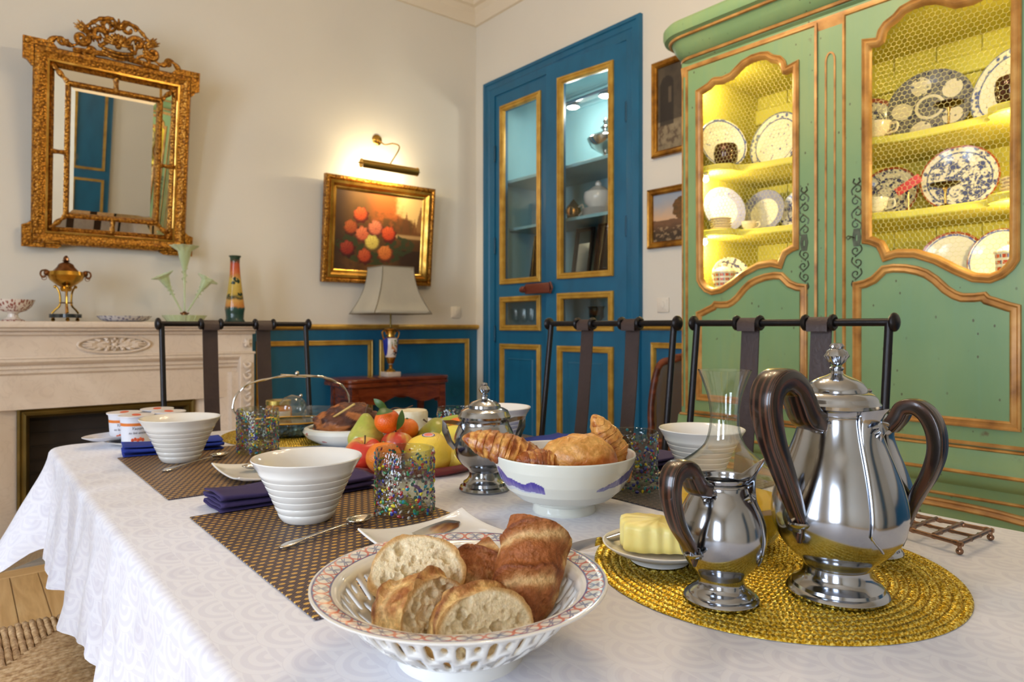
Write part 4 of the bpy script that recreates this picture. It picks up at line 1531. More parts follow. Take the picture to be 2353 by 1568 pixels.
# face frame
D1 = (0.030, 0.590); D2 = (2 * 0.6395 - 0.590, 2 * 0.6395 - 0.030)
DZ0, DZ1 = 0.682, 2.125
m = MB(); m.slab(rect(0, AW, 0, AH), [rect(D1[0], D1[1], DZ0, DZ1), rect(D2[0], D2[1], DZ0, DZ1)], 0.0, 0.03)
m.build('face_frame', 'green_paint', arm, 0)
glass_px = [(1609, 643), (1615, 655), (1625, 666), (1639, 672), (1660, 668), (1685, 651), (1713, 629), (1745, 612), (1775, 607), (1795, 611), (1800, 596), (1806, 583), (1823, 572), (1832, 569),
            (1832, 149), (1810, 161), (1806, 160), (1802, 145), (1794, 137), (1777, 134), (1766, 127), (1750, 128), (1730, 134), (1710, 146), (1696, 160), (1683, 174), (1662, 184), (1646, 185), (1641, 187), (1632, 197), (1615, 208), (1607, 213)]
GL = [A(u, v) for u, v in glass_px]
pan_px = [(1971, 656), (1990, 652), (2010, 642.5), (2025, 628), (2033, 619.5), (2055, 616), (2083.6, 617), (2110, 622), (2129.5, 628.7), (2152, 644), (2175, 665.4), (2195, 678), (2212, 684), (2240, 684), (2262.6, 681.5), (2270, 689), (2290, 695), (2320, 705), (2336, 709)]
PN = [A(u, v) for u, v in pan_px]
PN = PN + [(PN[-1][0], 0.745), (PN[0][0], 0.745)]
MX = 2 * 0.6395


def mir_(pts):
    return [(MX - x, z) for x, z in reversed(pts)]


def ccw(pts):
    a = sum(pts[i][0] * pts[(i + 1) % len(pts)][1] - pts[(i + 1) % len(pts)][0] * pts[i][1] for i in range(len(pts)))
    return pts if a > 0 else list(reversed(pts))


AP = [(-0.010, -0.002), (-0.012, 0.006), (-0.008, 0.010), (-0.004, 0.006), (0.000, 0.010), (0.005, 0.012), (0.010, 0.009), (0.014, 0.004), (0.018, -0.006)]
PP = [(-0.014, -0.001), (-0.012, 0.008), (-0.007, 0.010), (-0.002, 0.004), (0.004, 0.006), (0.009, 0.009), (0.014, 0.005), (0.016, -0.001)]
simple('wire', rgb(196, 186, 120), 0.4, 0.5)
simple('old_iron', rgb(92, 98, 80), 0.45, 0.6, var=0.3, vscale=50)


def inside(p, poly):
    c = False
    n = len(poly)
    for i in range(n):
        a, b = poly[i], poly[(i + 1) % n]
        if (a[1] > p[1]) != (b[1] > p[1]) and p[0] < (b[0] - a[0]) * (p[1] - a[1]) / (b[1] - a[1]) + a[0]:
            c = not c
    return c


def armoire_door(G_, P_, D, lockx, sgn):
    m = MB(); m.slab(rect(D[0] + 0.002, D[1] - 0.002, DZ0 + 0.002, DZ1 - 0.002), [G_], -0.006, 0.022)
    d = m.build('door', 'green_paint', arm, 0)
    m = MB(); m.sweep(G_, AP, True, base=-0.006); m.build('glazing_moulding', 'armoire_gold', d, 40)
    m = MB(); m.sweep(P_, PP, True, base=-0.006); m.build('panel_moulding', 'armoire_gold', d, 40)
    m = MB()
    m.slab([(x * 0.93 + (D[0] + D[1]) / 2 * 0.07, z * 0.93 + 0.93 * 0.07) for x, z in P_], [], -0.009, -0.004)
    m.build('raised_field', 'green_paint', d, 0)
    m = MB(); m.sweep(rect(D[0], D[1], DZ0, DZ1), [(-0.004, 0), (-0.004, 0.006), (0.004, 0.008), (0.008, 0.0)], True, base=-0.004)
    m.build('door_edge_line', 'armoire_gold', d, 40)
    # chicken wire
    m = MB()
    s = 0.0095
    x0, x1 = min(p[0] for p in G_), max(p[0] for p in G_)
    z0, z1 = min(p[1] for p in G_), max(p[1] for p in G_)
    rr = 0.00055
    H3 = sqrt(3) * s
    i = 0
    z = z0
    row = 0
    while z < z1:
        x = x0 + (row % 2) * H3 / 2
        while x < x1 + H3:
            c = (x, z)
            for ang in (pi / 6, pi / 2, 5 * pi / 6):
                a = (c[0] + s * cos(ang), c[1] + s * sin(ang)); b = (c[0] + s * cos(ang + pi / 3), c[1] + s * sin(ang + pi / 3))
                mid = ((a[0] + b[0]) / 2, (a[1] + b[1]) / 2)
                if inside(mid, G_):
                    m.tube([(a[0], 0.012, a[1]), (b[0], 0.012, b[1])], rr, 3, cap=False)
            x += H3
        z += 1.5 * s
        row += 1
    m.build('wire_mesh', 'wire', d, 0, fix=False, kind='stuff')
    # pierced iron escutcheon
    m = MB()
    zc_ = 1.345

    def sc2(cx, cz, r0, turns, a0, sg):
        pts = []
        for k in range(16):
            tt = k / 15
            a = a0 + sg * tt * turns * 2 * pi
            r = r0 * (1 - 0.75 * tt)
            pts.append((lockx + cx + r * cos(a), -0.0075, cz + r * sin(a)))
        m.tube(pts, 0.0026, 5, flat=0.8)
    for hs in (-1, 1):
        for k, dz in enumerate((0.045, 0.085, 0.125, 0.165)):
            s2 = sgn * (1 if k % 2 else -1)
            sc2(-s2 * 0.003, zc_ + hs * dz, 0.015, 0.9, pi / 2 * hs, s2 * hs)
            m.tube(spline([(lockx + s2 * 0.013, -0.0075, zc_ + hs * (dz - 0.018)), (lockx + s2 * 0.016, -0.0075, zc_ + hs * dz), (lockx - s2 * 0.006, -0.0075, zc_ + hs * (dz + 0.021))], 4), 0.0024, 5)
        for s2 in (-1, 1):
            m.tube([(lockx, -0.0075, zc_ + hs * 0.18), (lockx + s2 * 0.012, -0.0075, zc_ + hs * 0.19), (lockx + s2 * 0.008, -0.0075, zc_ + hs * 0.203)], 0.003, 5)
    m.slab([(lockx - 0.010, zc_ - 0.03), (lockx + 0.010, zc_ - 0.03), (lockx + 0.015, zc_), (lockx + 0.010, zc_ + 0.03), (lockx - 0.010, zc_ + 0.03), (lockx - 0.015, zc_)], [[(lockx - 0.003, zc_ - 0.012), (lockx + 0.003, zc_ - 0.012), (lockx + 0.003, zc_ + 0.008), (lockx - 0.003, zc_ + 0.008)]], -0.0085, -0.006)
    e = m.build('escutcheon', 'old_iron', d)
    return d


d1 = armoire_door(ccw(GL), ccw(mir_(PN)), D1, 0.546, 1)
d2 = armoire_door(ccw(mir_(GL)), ccw(PN), D2, MX - 0.546, -1)
m = MB(); m.tube([(0.725, -0.01, 1.345), (0.715, -0.03, 1.350), (0.708, -0.03, 1.345), (0.714, -0.03, 1.337), (0.722, -0.03, 1.344)], 0.0025, 6)
m.build('key', 'old_iron', d2)
# centre stile flute, gold lines, waist mouldings
m = MB()
loop = [(0.6395 - 0.016, 0.80)] + [(0.6395 - 0.016, 1.98)] + [(0.6395 + 0.016 * cos(a), 1.98 + 0.03 * sin(a)) for a in [pi - i * pi / 8 for i in range(1, 8)]] + [(0.6395 + 0.016, 1.98), (0.6395 + 0.016, 0.80)]
m.sweep(loop, [(-0.003, 0), (-0.003, 0.004), (0.003, 0.004), (0.003, 0)], False)
m.build('stile_flute', 'armoire_gold', arm, 40)
m = MB()
m.ring_surface([[(x, -h, z) for (h, z) in ((0, 2.10), (0.006, 2.132), (0.006, 2.140), (0, 2.142))] for x in (0, AW)], False)
m.build('frieze_line', 'armoire_gold', arm)
# cornice with rounded front corner
CP = [(0.0, 2.150), (0.012, 2.158), (0.012, 2.176), (0.030, 2.186), (0.050, 2.215), (0.060, 2.238), (0.072, 2.246), (0.092, 2.254), (0.098, 2.270), (0.098, 2.294), (0.086, 2.308), (0.0, 2.314)]
path = [(-0.0, DEP)] + [(-0.0 + 0.05 - 0.05 * cos(a), 0.05 - 0.05 * sin(a)) for a in [i * pi / 16 for i in range(9)]] + [(AW - 0.05 + 0.05 * sin(a), 0.05 - 0.05 * cos(a)) for a in [i * pi / 16 for i in range(9)]] + [(AW, DEP)]
m = MB()
rings = []
P = [Vector(q) for q in path]
for i, q in enumerate(P):
    d = (P[min(i + 1, len(P) - 1)] - P[max(i - 1, 0)]).normalized()
    nrm = Vector((-d.y, d.x)) * 1
    # outward = away from the body centre
    if nrm.dot(Vector((AW / 2, DEP)) - q) > 0:
        nrm = -nrm
    rings.append([(q.x + nrm.x * o, q.y + nrm.y * o, z) for (o, z) in CP])
m.ring_surface(rings, False)
m.add([(0, 0.0, 2.312), (AW, 0.0, 2.312), (AW, DEP, 2.312), (0, DEP, 2.312)], [(0, 1, 2, 3)])
m.build('cornice', 'green_paint', arm, 35)
m = MB()
rg = []
for i, q in enumerate(P):
    d = (P[min(i + 1, len(P) - 1)] - P[max(i - 1, 0)]).normalized()
    nrm = Vector((-d.y, d.x))
    if nrm.dot(Vector((AW / 2, DEP)) - q) > 0: nrm = -nrm
    rg.append((q.x + nrm.x * 0.068, q.y + nrm.y * 0.068, 2.246))
m.tube(rg, 0.008, 6)
rg2 = [(a_[0] - (a_[0] - q.x) * 0.75, a_[1] - (a_[1] - q.y) * 0.75, 2.168) for a_, q in zip(rg, P)]
m.tube(rg2, 0.007, 6)
m.build('cornice_gold_bead', 'armoire_gold', arm)


def band(z, h, dp, mat, name, parent=arm):
    m = MB()
    m.ring_surface([[(x, -o, zz_) for (o, zz_) in ((0, z - h / 2), (dp * 0.7, z - h / 2 + 0.002), (dp, z), (dp * 0.7, z + h / 2 - 0.002), (0, z + h / 2))] for x in (-0.004, AW + 0.004)], False)
    return m.build(name, mat, parent, 60)


m = MB(); m.ring_surface([[(x, -o, z) for (o, z) in ((0, 0.670), (0.010, 0.664), (0.014, 0.64), (0.030, 0.618), (0.036, 0.60), (0.036, 0.575), (0.026, 0.56), (0.012, 0.55), (0.008, 0.52), (0.0, 0.515))] for x in (-0.01, AW + 0.01)], False)
m.build('waist_moulding', 'green_paint', arm, 35)
band(0.668, 0.012, 0.013, 'armoire_gold', 'waist_gold_line')
band(0.597, 0.024, 0.043, 'armoire_gold', 'waist_gold_line')
band(0.517, 0.014, 0.012, 'armoire_gold', 'waist_gold_line')
for cx_, w_ in ((0.32, 0.27), (0.96, 0.27)):
    pts = spline([(cx_ - w_, 0.44), (cx_ - w_ + 0.05, 0.475), (cx_, 0.485), (cx_ + w_ - 0.05, 0.475), (cx_ + w_, 0.44), (cx_ + w_, 0.20), (cx_, 0.17), (cx_ - w_, 0.20)], 5, True)
    m = MB(); m.sweep(list(reversed([(p.x, p.y) for p in pts])), PP, True); m.build('drawer_moulding', 'armoire_gold', arm, 40)
for x0 in (0.0, AW - 0.1):
    m = MB(); m.rbox(x0, x0 + 0.1, -0.01, 0.1, 0, 0.1, 0.01); m.build('foot', 'green_paint', arm)

# corner beads on the left edge
m = MB(); m.sweep([(0.006, 0.70), (0.006, 2.14)], [(-0.003, 0), (-0.003, 0.004), (0.003, 0.004), (0.003, 0)], False); m.build('corner_line', 'armoire_gold', arm)

# shelves
def shelf_outline():
    f = spline([(0.037, 0.040), (0.14, 0.040), (0.185, 0.070), (0.20, 0.13), (0.28, 0.155), (0.45, 0.165), (0.58, 0.12), (0.64, 0.105), (0.70, 0.12), (0.83, 0.165), (1.00, 0.155), (1.08, 0.13), (1.095, 0.070), (1.14, 0.040), (AW - 0.037, 0.040)], 4)
    return [(p.x, p.y) for p in f] + [(AW - 0.037, DEP - 0.03), (0.037, DEP - 0.03)]


SO = shelf_outline()
SHZ = [1.715, 1.445, 1.165]
for z in SHZ:
    m = MB(); m.ring_surface([[(x, y + 0.004, z - 0.026) for x, y in SO], [(x, y, z - 0.022) for x, y in SO], [(x, y, z - 0.004) for x, y in SO], [(x, y + 0.003, z) for x, y in SO]], True, True, True)
    m.build('shelf', 'armoire_inside', arm, 30)
g = Graph('lamp_yellow'); e = g.nt.nodes.new('ShaderNodeEmission'); e.inputs[0].default_value = (1, 0.86, 0.50, 1); e.inputs[1].default_value = 70; MAT['lamp_yellow'] = g.done(e.outputs[0])


def inner_lamp(x, z, label):
    pos = Matrix.Translation((AX_, AY, 0)) @ Matrix.Rotation(-pi / 2, 4, 'Z') @ Vector((x, 0.05, z))
    t = thing('shelf_lamp', label, 'lamp', pos, -pi / 2)
    m = MB(); m.lathe([(0.0, 0.0), (0.012, 0.0), (0.014, -0.012), (0.008, -0.016)], 14, c=(0, 0, 0.026)); m.build('socket', 'steel', t)
    m = MB(); m.ball((0, 0, 0.0), 0.011, 12, 8); m.build('bulb', 'lamp_yellow', t)
    light('POINT', (pos[0] + 0.012, pos[1] + (0.0), pos[2] - 0.02), 4.5, (1, 0.80, 0.40), 0.012, name='shelf_lamp_light')


inner_lamp(0.086, 1.660, 'bright bulb under the upper shelf at the left end of the armoire')
inner_lamp(0.080, 1.395, 'bright bulb under the middle shelf at the left end of the armoire')
inner_lamp(AW - 0.086, 1.660, 'bright bulb under the upper shelf at the right end of the armoire')
inner_lamp(AW - 0.080, 1.395, 'bright bulb under the middle shelf at the right end of the armoire')
inner_lamp(0.10, 2.09, 'bright bulb under the armoire top at its left end')
inner_lamp(AW - 0.10, 2.09, 'bright bulb under the armoire top at its right end')

# ------------------------------------------------------------------ china in the armoire
WHT, BLU = rgb(226, 222, 210), rgb(58, 66, 120)
RIM = rgb(150, 74, 40)
china('china_dense', rgb(220, 208, 184), rgb(44, 48, 84), 0.145, 'medallion', RIM, 1.0)
china('china_view', rgb(224, 216, 200), rgb(80, 92, 150), 0.13, 'willow', rgb(96, 104, 140), 2.0, 0.40, 30, 0.78)
china('china_bluerim', rgb(226, 220, 206), rgb(84, 92, 160), 0.10, 'rim', None, 4.0, 0.38, 38, 0.66)
china('china_garden', rgb(224, 216, 200), rgb(70, 78, 128), 0.12, 'willow', RIM, 7.0, 0.50, 34, 0.80)
china('china_small', rgb(222, 212, 190), rgb(72, 70, 110), 0.10, 'willow', RIM, 9.0, 0.50, 40, 0.62)
china('china_pale', rgb(228, 220, 204), rgb(96, 104, 160), 0.10, 'willow', RIM, 11.0, 0.30, 22, 0.9)


def up_plate(label, u, x, R, shelf, mat, yaw=0.0, lean=0.20):
    d = ray(u, 752)
    y = d.y * x / d.x
    n = Vector((-cos(lean) * cos(yaw), -cos(lean) * sin(yaw), sin(lean)))
    q = Vector((0, 0, 1)).rotation_difference(n)
    z = SHZ[shelf] + R * cos(lean) + 0.001
    m = MB(); m.lathe(plate_prof(R, 0.022), 56)
    o = m.build('china_plate', mat, None, 30, loc=(x, y, z))
    o.rotation_euler = q.to_euler()
    tag(o, label, 'plate')
    return o


up_plate('oval looking blue and white plate behind the brown pot, upper left shelf of the armoire', 1657, 2.57, 0.112, 0, 'china_view', 1.12)
up_plate('large white plate with pale blue landscape on the upper left armoire shelf', 1787, 2.79, 0.132, 0, 'china_view', -0.15)
up_plate('blue rimmed plate behind the stacked saucers on the middle left armoire shelf', 1660, 2.58, 0.100, 1, 'china_bluerim', 1.12)
up_plate('blue rimmed plate with floral centre in the middle of the left armoire door', 1758, 2.80, 0.102, 1, 'china_bluerim', 0.0)
up_plate('red edged plate half hidden by the right side of the left armoire door', 1846, 2.83, 0.095, 1, 'china_small', 0.0)
up_plate('blue plate behind the striped jar on the lowest left armoire shelf', 1676, 2.62, 0.088, 2, 'china_small', 1.0)
up_plate('dark blue plate at the left edge of the right armoire door behind a cup', 1996, 2.80, 0.112, 0, 'china_small', 0.0)
up_plate('large dark blue plate with round medallions and red rim in the armoire', 2137, 2.80, 0.140, 0, 'china_dense', 0.15)
up_plate('white blue plate behind the brown pot, upper right shelf of the armoire', 2318, 2.74, 0.130, 0, 'china_view', -0.5)
up_plate('blue and white plate behind the tea cup and red tag in the armoire', 2045, 2.80, 0.105, 1, 'china_small', 0.1)
up_plate('large plate with blue garden scene on the middle right armoire shelf', 2205, 2.79, 0.122, 1, 'china_garden', 0.2)
up_plate('pale plate with blue fish shape on the lowest shelf of the right armoire door', 2190, 2.74, 0.105, 2, 'china_pale', 0.0)
up_plate('pale plate behind the striped jar on the lowest right armoire shelf', 2300, 2.70, 0.100, 2, 'china_pale', -0.3)


def aw(u, x, shelf):
    d = ray(u, 752)
    return Vector((x, d.y * x / d.x, SHZ[shelf]))


simple('brown_glaze', rgb(74, 42, 24), 0.08, 0.3, var=0.4, vscale=40)
simple('cup_cream', rgb(230, 212, 180), 0.15)
pp = tag(MB().lathe([(0, 0), (0.034, 0), (0.046, 0.02), (0.050, 0.05), (0.046, 0.078), (0.040, 0.086), (0.036, 0.086), (0.040, 0.07), (0.0, 0.01)], 32).build('brown_pot', 'brown_glaze', loc=aw(1668, 2.50, 0)), 'brown glazed pot on the upper left corner shelf of the armoire', 'pot', 'brown pots in the armoire')
copy_tree(pp, aw(2330, 2.50, 0), label='brown glazed pot on the upper right corner shelf of the armoire')


def saucers(name, pos, n, R, mat, cap, cat, group):
    for k in range(n):
        o = tag(MB().lathe([(0, 0.0), (R * 0.5, 0.0), (R * 0.97, 0.010), (R, 0.012), (R * 0.95, 0.013), (R * 0.5, 0.004), (0, 0.004)], 28).build(name, mat, loc=pos + Vector((0, 0, k * 0.0105))), cap[k], cat, group)


simple('band_china', rgb(226, 208, 180), 0.2)
ORD = ['bottom', 'second', 'third', 'fourth', 'top']
saucers('saucer', aw(1656, 2.52, 1), 5, 0.045, 'band_china', ['%s saucer of the small stack on the middle left armoire shelf' % o for o in ORD], 'saucer', 'stacked saucers, left')
saucers('saucer', aw(2338, 2.54, 1), 5, 0.045, 'band_china', ['%s saucer of the small stack on the middle right armoire shelf' % o for o in ORD], 'saucer', 'stacked saucers, right')


def teacup(u, x, sh, label, s=1.0, mat='cup_cream'):
    t = thing('tea_cup', label, 'cup', aw(u, x, sh))
    m = MB(); m.lathe([(0, 0), (0.018 * s, 0), (0.020 * s, 0.006 * s), (0.036 * s, 0.026 * s), (0.042 * s, 0.052 * s), (0.040 * s, 0.052 * s), (0.034 * s, 0.028 * s), (0, 0.01 * s)], 28); m.build('cup_body', mat, t)
    m = MB(); m.tube(spline([(0, -0.038 * s, 0.044 * s), (0, -0.058 * s, 0.042 * s), (0, -0.056 * s, 0.022 * s), (0, -0.032 * s, 0.016 * s)], 5), 0.0035 * s, 6); m.build('handle', mat, t)


teacup(2012, 2.60, 0, 'cream cup at the left of the upper shelf in the right armoire door', 1.25)
teacup(2010, 2.60, 1, 'white tea cup before the left plate on the middle shelf, right armoire door', 1.15, 'china_pale')
teacup(1722, 2.62, 1, 'tiny flowered cup between two plates on the middle left armoire shelf', 0.8)
simple('dark_metal', rgb(66, 46, 26), 0.3, 0.8)
for (u, sh, lab) in ((2180, 0, 'small dark stemmed dish in front of the medallion plate'), (2172, 1, 'small dark stemmed dish in front of the garden scene plate')):
    t = thing('stemmed_dish', lab, 'dish', aw(u, 2.60, sh))
    m = MB(); m.lathe([(0, 0), (0.02, 0), (0.016, 0.006), (0.004, 0.012), (0.0035, 0.05), (0.008, 0.066)], 20); m.build('stem', 'brass', t)
    m = MB(); m.lathe([(0.0, 0.064), (0.02, 0.066), (0.044, 0.076), (0.046, 0.080), (0.03, 0.078), (0, 0.074)], 28); m.build('dish', 'dark_metal', t)
# red tag on a stick
simple('tag_red', rgb(214, 74, 70), 0.5)
t = thing('price_tag', 'red paper tag on a small stand before the blue plate in the armoire', 'tag', aw(2088, 2.64, 1), -pi / 2)
m = MB(); m.cyl((0, 0, 0), (0, 0, 0.075), 0.003, 8); m.cyl((0, 0, 0), (0, 0, 0.004), 0.016, 12); m.build('stand', 'brass', t)
m = MB(); m.X = Matrix.Translation((0, -0.004, 0.10)) @ Matrix.Rotation(-0.5, 4, 'Y'); m.rbox(-0.045, 0.045, -0.002, 0.002, -0.016, 0.016, 0.002, 1); m.build('card', 'tag_red', t)
# striped jars
g = Graph('striped_jar')
x, y, z = g.xyz()
b = (z * 52.0).frac()
an = (g.math('ARCTAN2', y, x) * 1.9).frac()
col = g.mix((b > 0.42) * (an > 0.35), rgb(228, 214, 188), rgb(196, 84, 54))
col = g.mix((b > 0.42) * (an < 0.2), col, rgb(70, 80, 120))
MAT['striped_jar'] = g.done(g.pbr(col, 0.2))
for (u, x_, lab) in ((1664, 2.50, 'red and cream striped lidded jar on the lowest left armoire shelf'), (2325, 2.52, 'red and cream striped lidded jar on the lowest right armoire shelf')):
    t = thing('striped_jar', lab, 'jar', aw(u, x_, 2))
    m = MB(); m.lathe([(0, 0), (0.036, 0), (0.040, 0.01), (0.042, 0.08), (0.044, 0.10), (0, 0.10)], 28); m.build('jar_body', 'striped_jar', t)
    m = MB(); m.lathe([(0.047, 0.10), (0.047, 0.106), (0.03, 0.12), (0.01, 0.126), (0.012, 0.138), (0, 0.142)], 28); m.build('lid', 'cup_cream', t)
# ------------------------------------------------------------------ dining table and cloth
TZ = 0.75
X0, X1, Y0, Y1 = 0.165, 1.17, 0.02, 1.985
wood('oak_dark', rgb(120, 78, 42), rgb(74, 44, 22), 0.4)
tb = thing('dining_table', 'dark wooden dining table under the white cloth', 'table', ((X0 + X1) / 2, (Y0 + Y1) / 2, 0))
hx, hy = (X1 - X0) / 2 - 0.012, (Y1 - Y0) / 2 - 0.012
m = MB(); m.rbox(-hx, hx, -hy, hy, 0.715, 0.747, 0.006); m.build('table_top', 'oak_dark', tb)
m = MB(); m.box(-hx + 0.09, hx - 0.09, -hy + 0.1, hy - 0.1, 0.63, 0.714); m.build('apron', 'oak_dark', tb)
for sx in (-1, 1):
    for sy in (-1, 1):
        m = MB(); m.lathe([(0.035, 0.714), (0.035, 0.60), (0.022, 0.58), (0.032, 0.5), (0.024, 0.2), (0.02, 0.06), (0.028, 0.04), (0.02, 0.0)], 20, c=(sx * (hx - 0.13), sy * (hy - 0.14), 0)); m.build('leg', 'oak_dark', tb)


def scales(g, u, v, s=0.066):
    """fish-scale damask: 0..1 pattern from two metric coordinates"""
    a = u * (1 / s)
    b = v * (1 / (s * 0.5))
    row = b.floor()
    off = row.mod(2.0) * 0.5
    fx = ((a + off).frac() - 0.5)
    fy = b.frac()
    d1 = (fx * fx + fy * fy * 0.25).sqrt()
    # the scale above overlaps: use whichever arc is inside 0.5
    r2 = (a + off + 0.5).frac() - 0.5
    f2 = fy + 1.0
    d2 = (r2 * r2 + f2 * f2 * 0.25).sqrt()
    use = d1 < 0.5
    d = d1 * use + d2 * (1.0 - use)
    ring = (d * 5.0).frac()
    return ring.sm(0.40, 0.5) * (1.0 - ring.sm(0.9, 1.0)), row, d


g = Graph('damask')
n = g.nt.nodes.new('ShaderNodeUVMap'); n.uv_map = 'UVMap'
sp = g.nt.nodes.new('ShaderNodeSeparateXYZ'); g.nt.links.new(n.outputs[0], sp.inputs[0])
uu, vv = N(g, sp.outputs[0]), N(g, sp.outputs[1])
pat, row, dd = scales(g, vv, uu * -1.0 + 10.0)
big = g.noise(1.1, 2, g.vec(uu, vv))
fill = (g.noise(13.0, 0, g.vec(uu * 1.0, vv * 1.0)).sm(0.56, 0.60)) * (dd < 0.35)
k = (pat * 0.6 + fill * 0.5).min(1.0)
col = g.mix(k, rgb(230, 229, 235), rgb(216, 214, 224))
weave = g.noise(900, 1)
MAT['damask'] = g.done(g.pbr(col, 0.62 - k * 0.16, 0, g.bump(weave * 0.4 + k * 0.3, 0.12, 0.001), Sheen_Weight=0.2))

per = []
RC = {0: 0.06, 1: 0.06, 2: 0.05, 3: 0.05}
corners = [(X0, Y1, pi / 2, pi), (X0, Y0, pi, 1.5 * pi), (X1, Y0, 1.5 * pi, 2 * pi), (X1, Y1, 0, pi / 2)]
for ci, (cx_, cy_, a0, a1) in enumerate(corners):
    r = 0.06 if ci == 0 else 0.035
    ox, oy = cx_ + (r if cx_ == X0 else -r), cy_ + (r if cy_ == Y0 else -r)
    for i in range(17):
        a = a0 + (a1 - a0) * i / 16
        per.append((Vector((ox + r * cos(a), oy + r * sin(a))), Vector((cos(a), sin(a)))))
    nx = corners[(ci + 1) % 4]
    r2 = 0.06 if (ci + 1) % 4 == 0 else 0.035
    ox2, oy2 = nx[0] + (r2 if nx[0] == X0 else -r2), nx[1] + (r2 if nx[1] == Y0 else -r2)
    a = nx[2]
    q = Vector((ox2 + r2 * cos(a), oy2 + r2 * sin(a)))
    p0, nn_ = per[-1]
    L = (q - p0).length
    k = max(2, int(L / 0.012))
    for i in range(1, k):
        per.append((p0.lerp(q, i / k), nn_.copy()))
npz = len(per)
sacc = [0.0]
for i in range(1, npz):
    sacc.append(sacc[-1] + (per[i][0] - per[i - 1][0]).length)
cpos = [Vector((c[0], c[1])) for c in corners]
rows = []
uvr = []
steps = []
for i in range(5):
    a = i / 4 * pi / 2
    steps.append(('r', a))
for i in range(1, 27):
    steps.append(('d', i / 26))
RR = 0.014
for kind_, f in steps:
    ring, uvs = [], []
    for i, (p, nn_) in enumerate(per):
        dc = min((p - c).length for c in cpos)
        ci = min(range(4), key=lambda j: (p - cpos[j]).length)
        G_ = math.exp(-(max(0, dc - 0.018) / 0.045) ** 2)
        dip = math.exp(-((dc - 0.15) / 0.06) ** 2)
        L = 0.205 + 0.095 * G_ + 0.012 * sin(sacc[i] * 14 + 1) + 0.006 * sin(sacc[i] * 37)
        if kind_ == 'r':
            out = -RR + RR * sin(f); z = TZ - RR + RR * cos(f); arc = RR * f
        else:
            s_ = sacc[i]
            wv = 0.013 * sin(s_ * 21 + 0.8 * sin(s_ * 5)) + 0.007 * sin(s_ * 47 + 1.3) + 0.004 * sin(s_ * 90 + 3 * f)
            ff = f ** 1.15
            out = ff * (0.016 + wv + 0.165 * G_ - 0.028 * dip) + 0.004 * sin(s_ * 60 + f * 9) * min(1, 4 * f) * (1 - f)
            z = TZ - RR - f * L
            arc = RR * pi / 2 + f * L
            if out < 0.001 - RR * 0: out = max(out, -0.004)
        q = p + nn_ * out
        # small relaxed ripples
        ring.append((q.x, q.y, z))
        uvs.append((p.x + nn_.x * arc, p.y + nn_.y * arc))
    rows.append(ring); uvr.append(uvs)
V, Fc, UV = [], [], []
for r, u_ in zip(rows, uvr):
    V += r; UV += u_
for j in range(len(rows) - 1):
    for i in range(npz):
        i2 = (i + 1) % npz
        Fc.append((j * npz + i, (j + 1) * npz + i, (j + 1) * npz + i2, j * npz + i2))
# top: polygon
tris = tessellate_polygon([[Vector((p[0], p[1], 0)) for p in rows[0]]])
for t_ in tris:
    Fc.append(tuple(t_))
me = bpy.data.meshes.new('tablecloth')
me.from_pydata(V, [], Fc)
uvl = me.uv_layers.new(name='UVMap')
for lp in me.loops:
    uvl.data[lp.index].uv = UV[lp.vertex_index]
me.materials.append(MAT['damask'])
bm = bmesh.new(); bm.from_mesh(me); bmesh.ops.recalc_face_normals(bm, faces=bm.faces); bm.to_mesh(me); bm.free()
me.shade_smooth(); me.set_sharp_from_angle(angle=radians(60))
cloth = bpy.data.objects.new('tablecloth', me); COL.objects.link(cloth)
tag(cloth, 'white damask tablecloth with fish scale pattern draped over the dining table', 'tablecloth')

# ------------------------------------------------------------------ iron chairs with leather straps
simple('chair_iron', rgb(34, 30, 30), 0.35, 0.6, bump=0.15, bscale=90)
simple('strap_leather', rgb(58, 42, 38), 0.5, bump=0.25, bscale=110, var=0.2, vscale=20)
g = Graph('rush')
x, y, z = g.xyz()
nn = g.noise(30, 4, g.mapping((4, 4, 4)))
oi = g.nt.nodes.new('ShaderNodeObjectInfo')
col = g.ramp(nn, [(0.3, rgb(168, 128, 84)), (0.5, rgb(206, 168, 120)), (0.72, rgb(228, 198, 154))])
MAT['rush'] = g.done(g.pbr(col, 0.6, 0, g.bump(g.noise(160, 3), 0.4, 0.002)))


def rush_strands(a, b, c, n):
    """one triangle of a rush seat: cords run from the rail a-b inwards, square to it, up to the diagonals"""
    m = MB()
    a, b, c = Vector(a), Vector(b), Vector(c)
    w = (b - a).length / n
    for k in range(n):
        t = (k + 0.5) / n
        p = a.lerp(b, t)
        q = a.lerp(c, 2 * t) if t < 0.5 else b.lerp(c, 2 * (1 - t))
        kk = 8
        out = (p - q); out.z = 0
        out = out.normalized() if out.length > 1e-6 else Vector((0, 0, 0))
        pts = [p + out * 0.006 + Vector((0, 0, -0.014))]
        jz = random.uniform(-0.0010, 0.0010)
        pts += [p.lerp(q, i / kk) + Vector((0, 0, jz + 0.0008 * sin(i * 1.7 + k))) for i in range(kk + 1)]
        m.tube(pts, [w * 0.52 * (1 + 0.14 * sin(i * 2.3 + k * 1.9)) for i in range(len(pts))], 6)
    return m


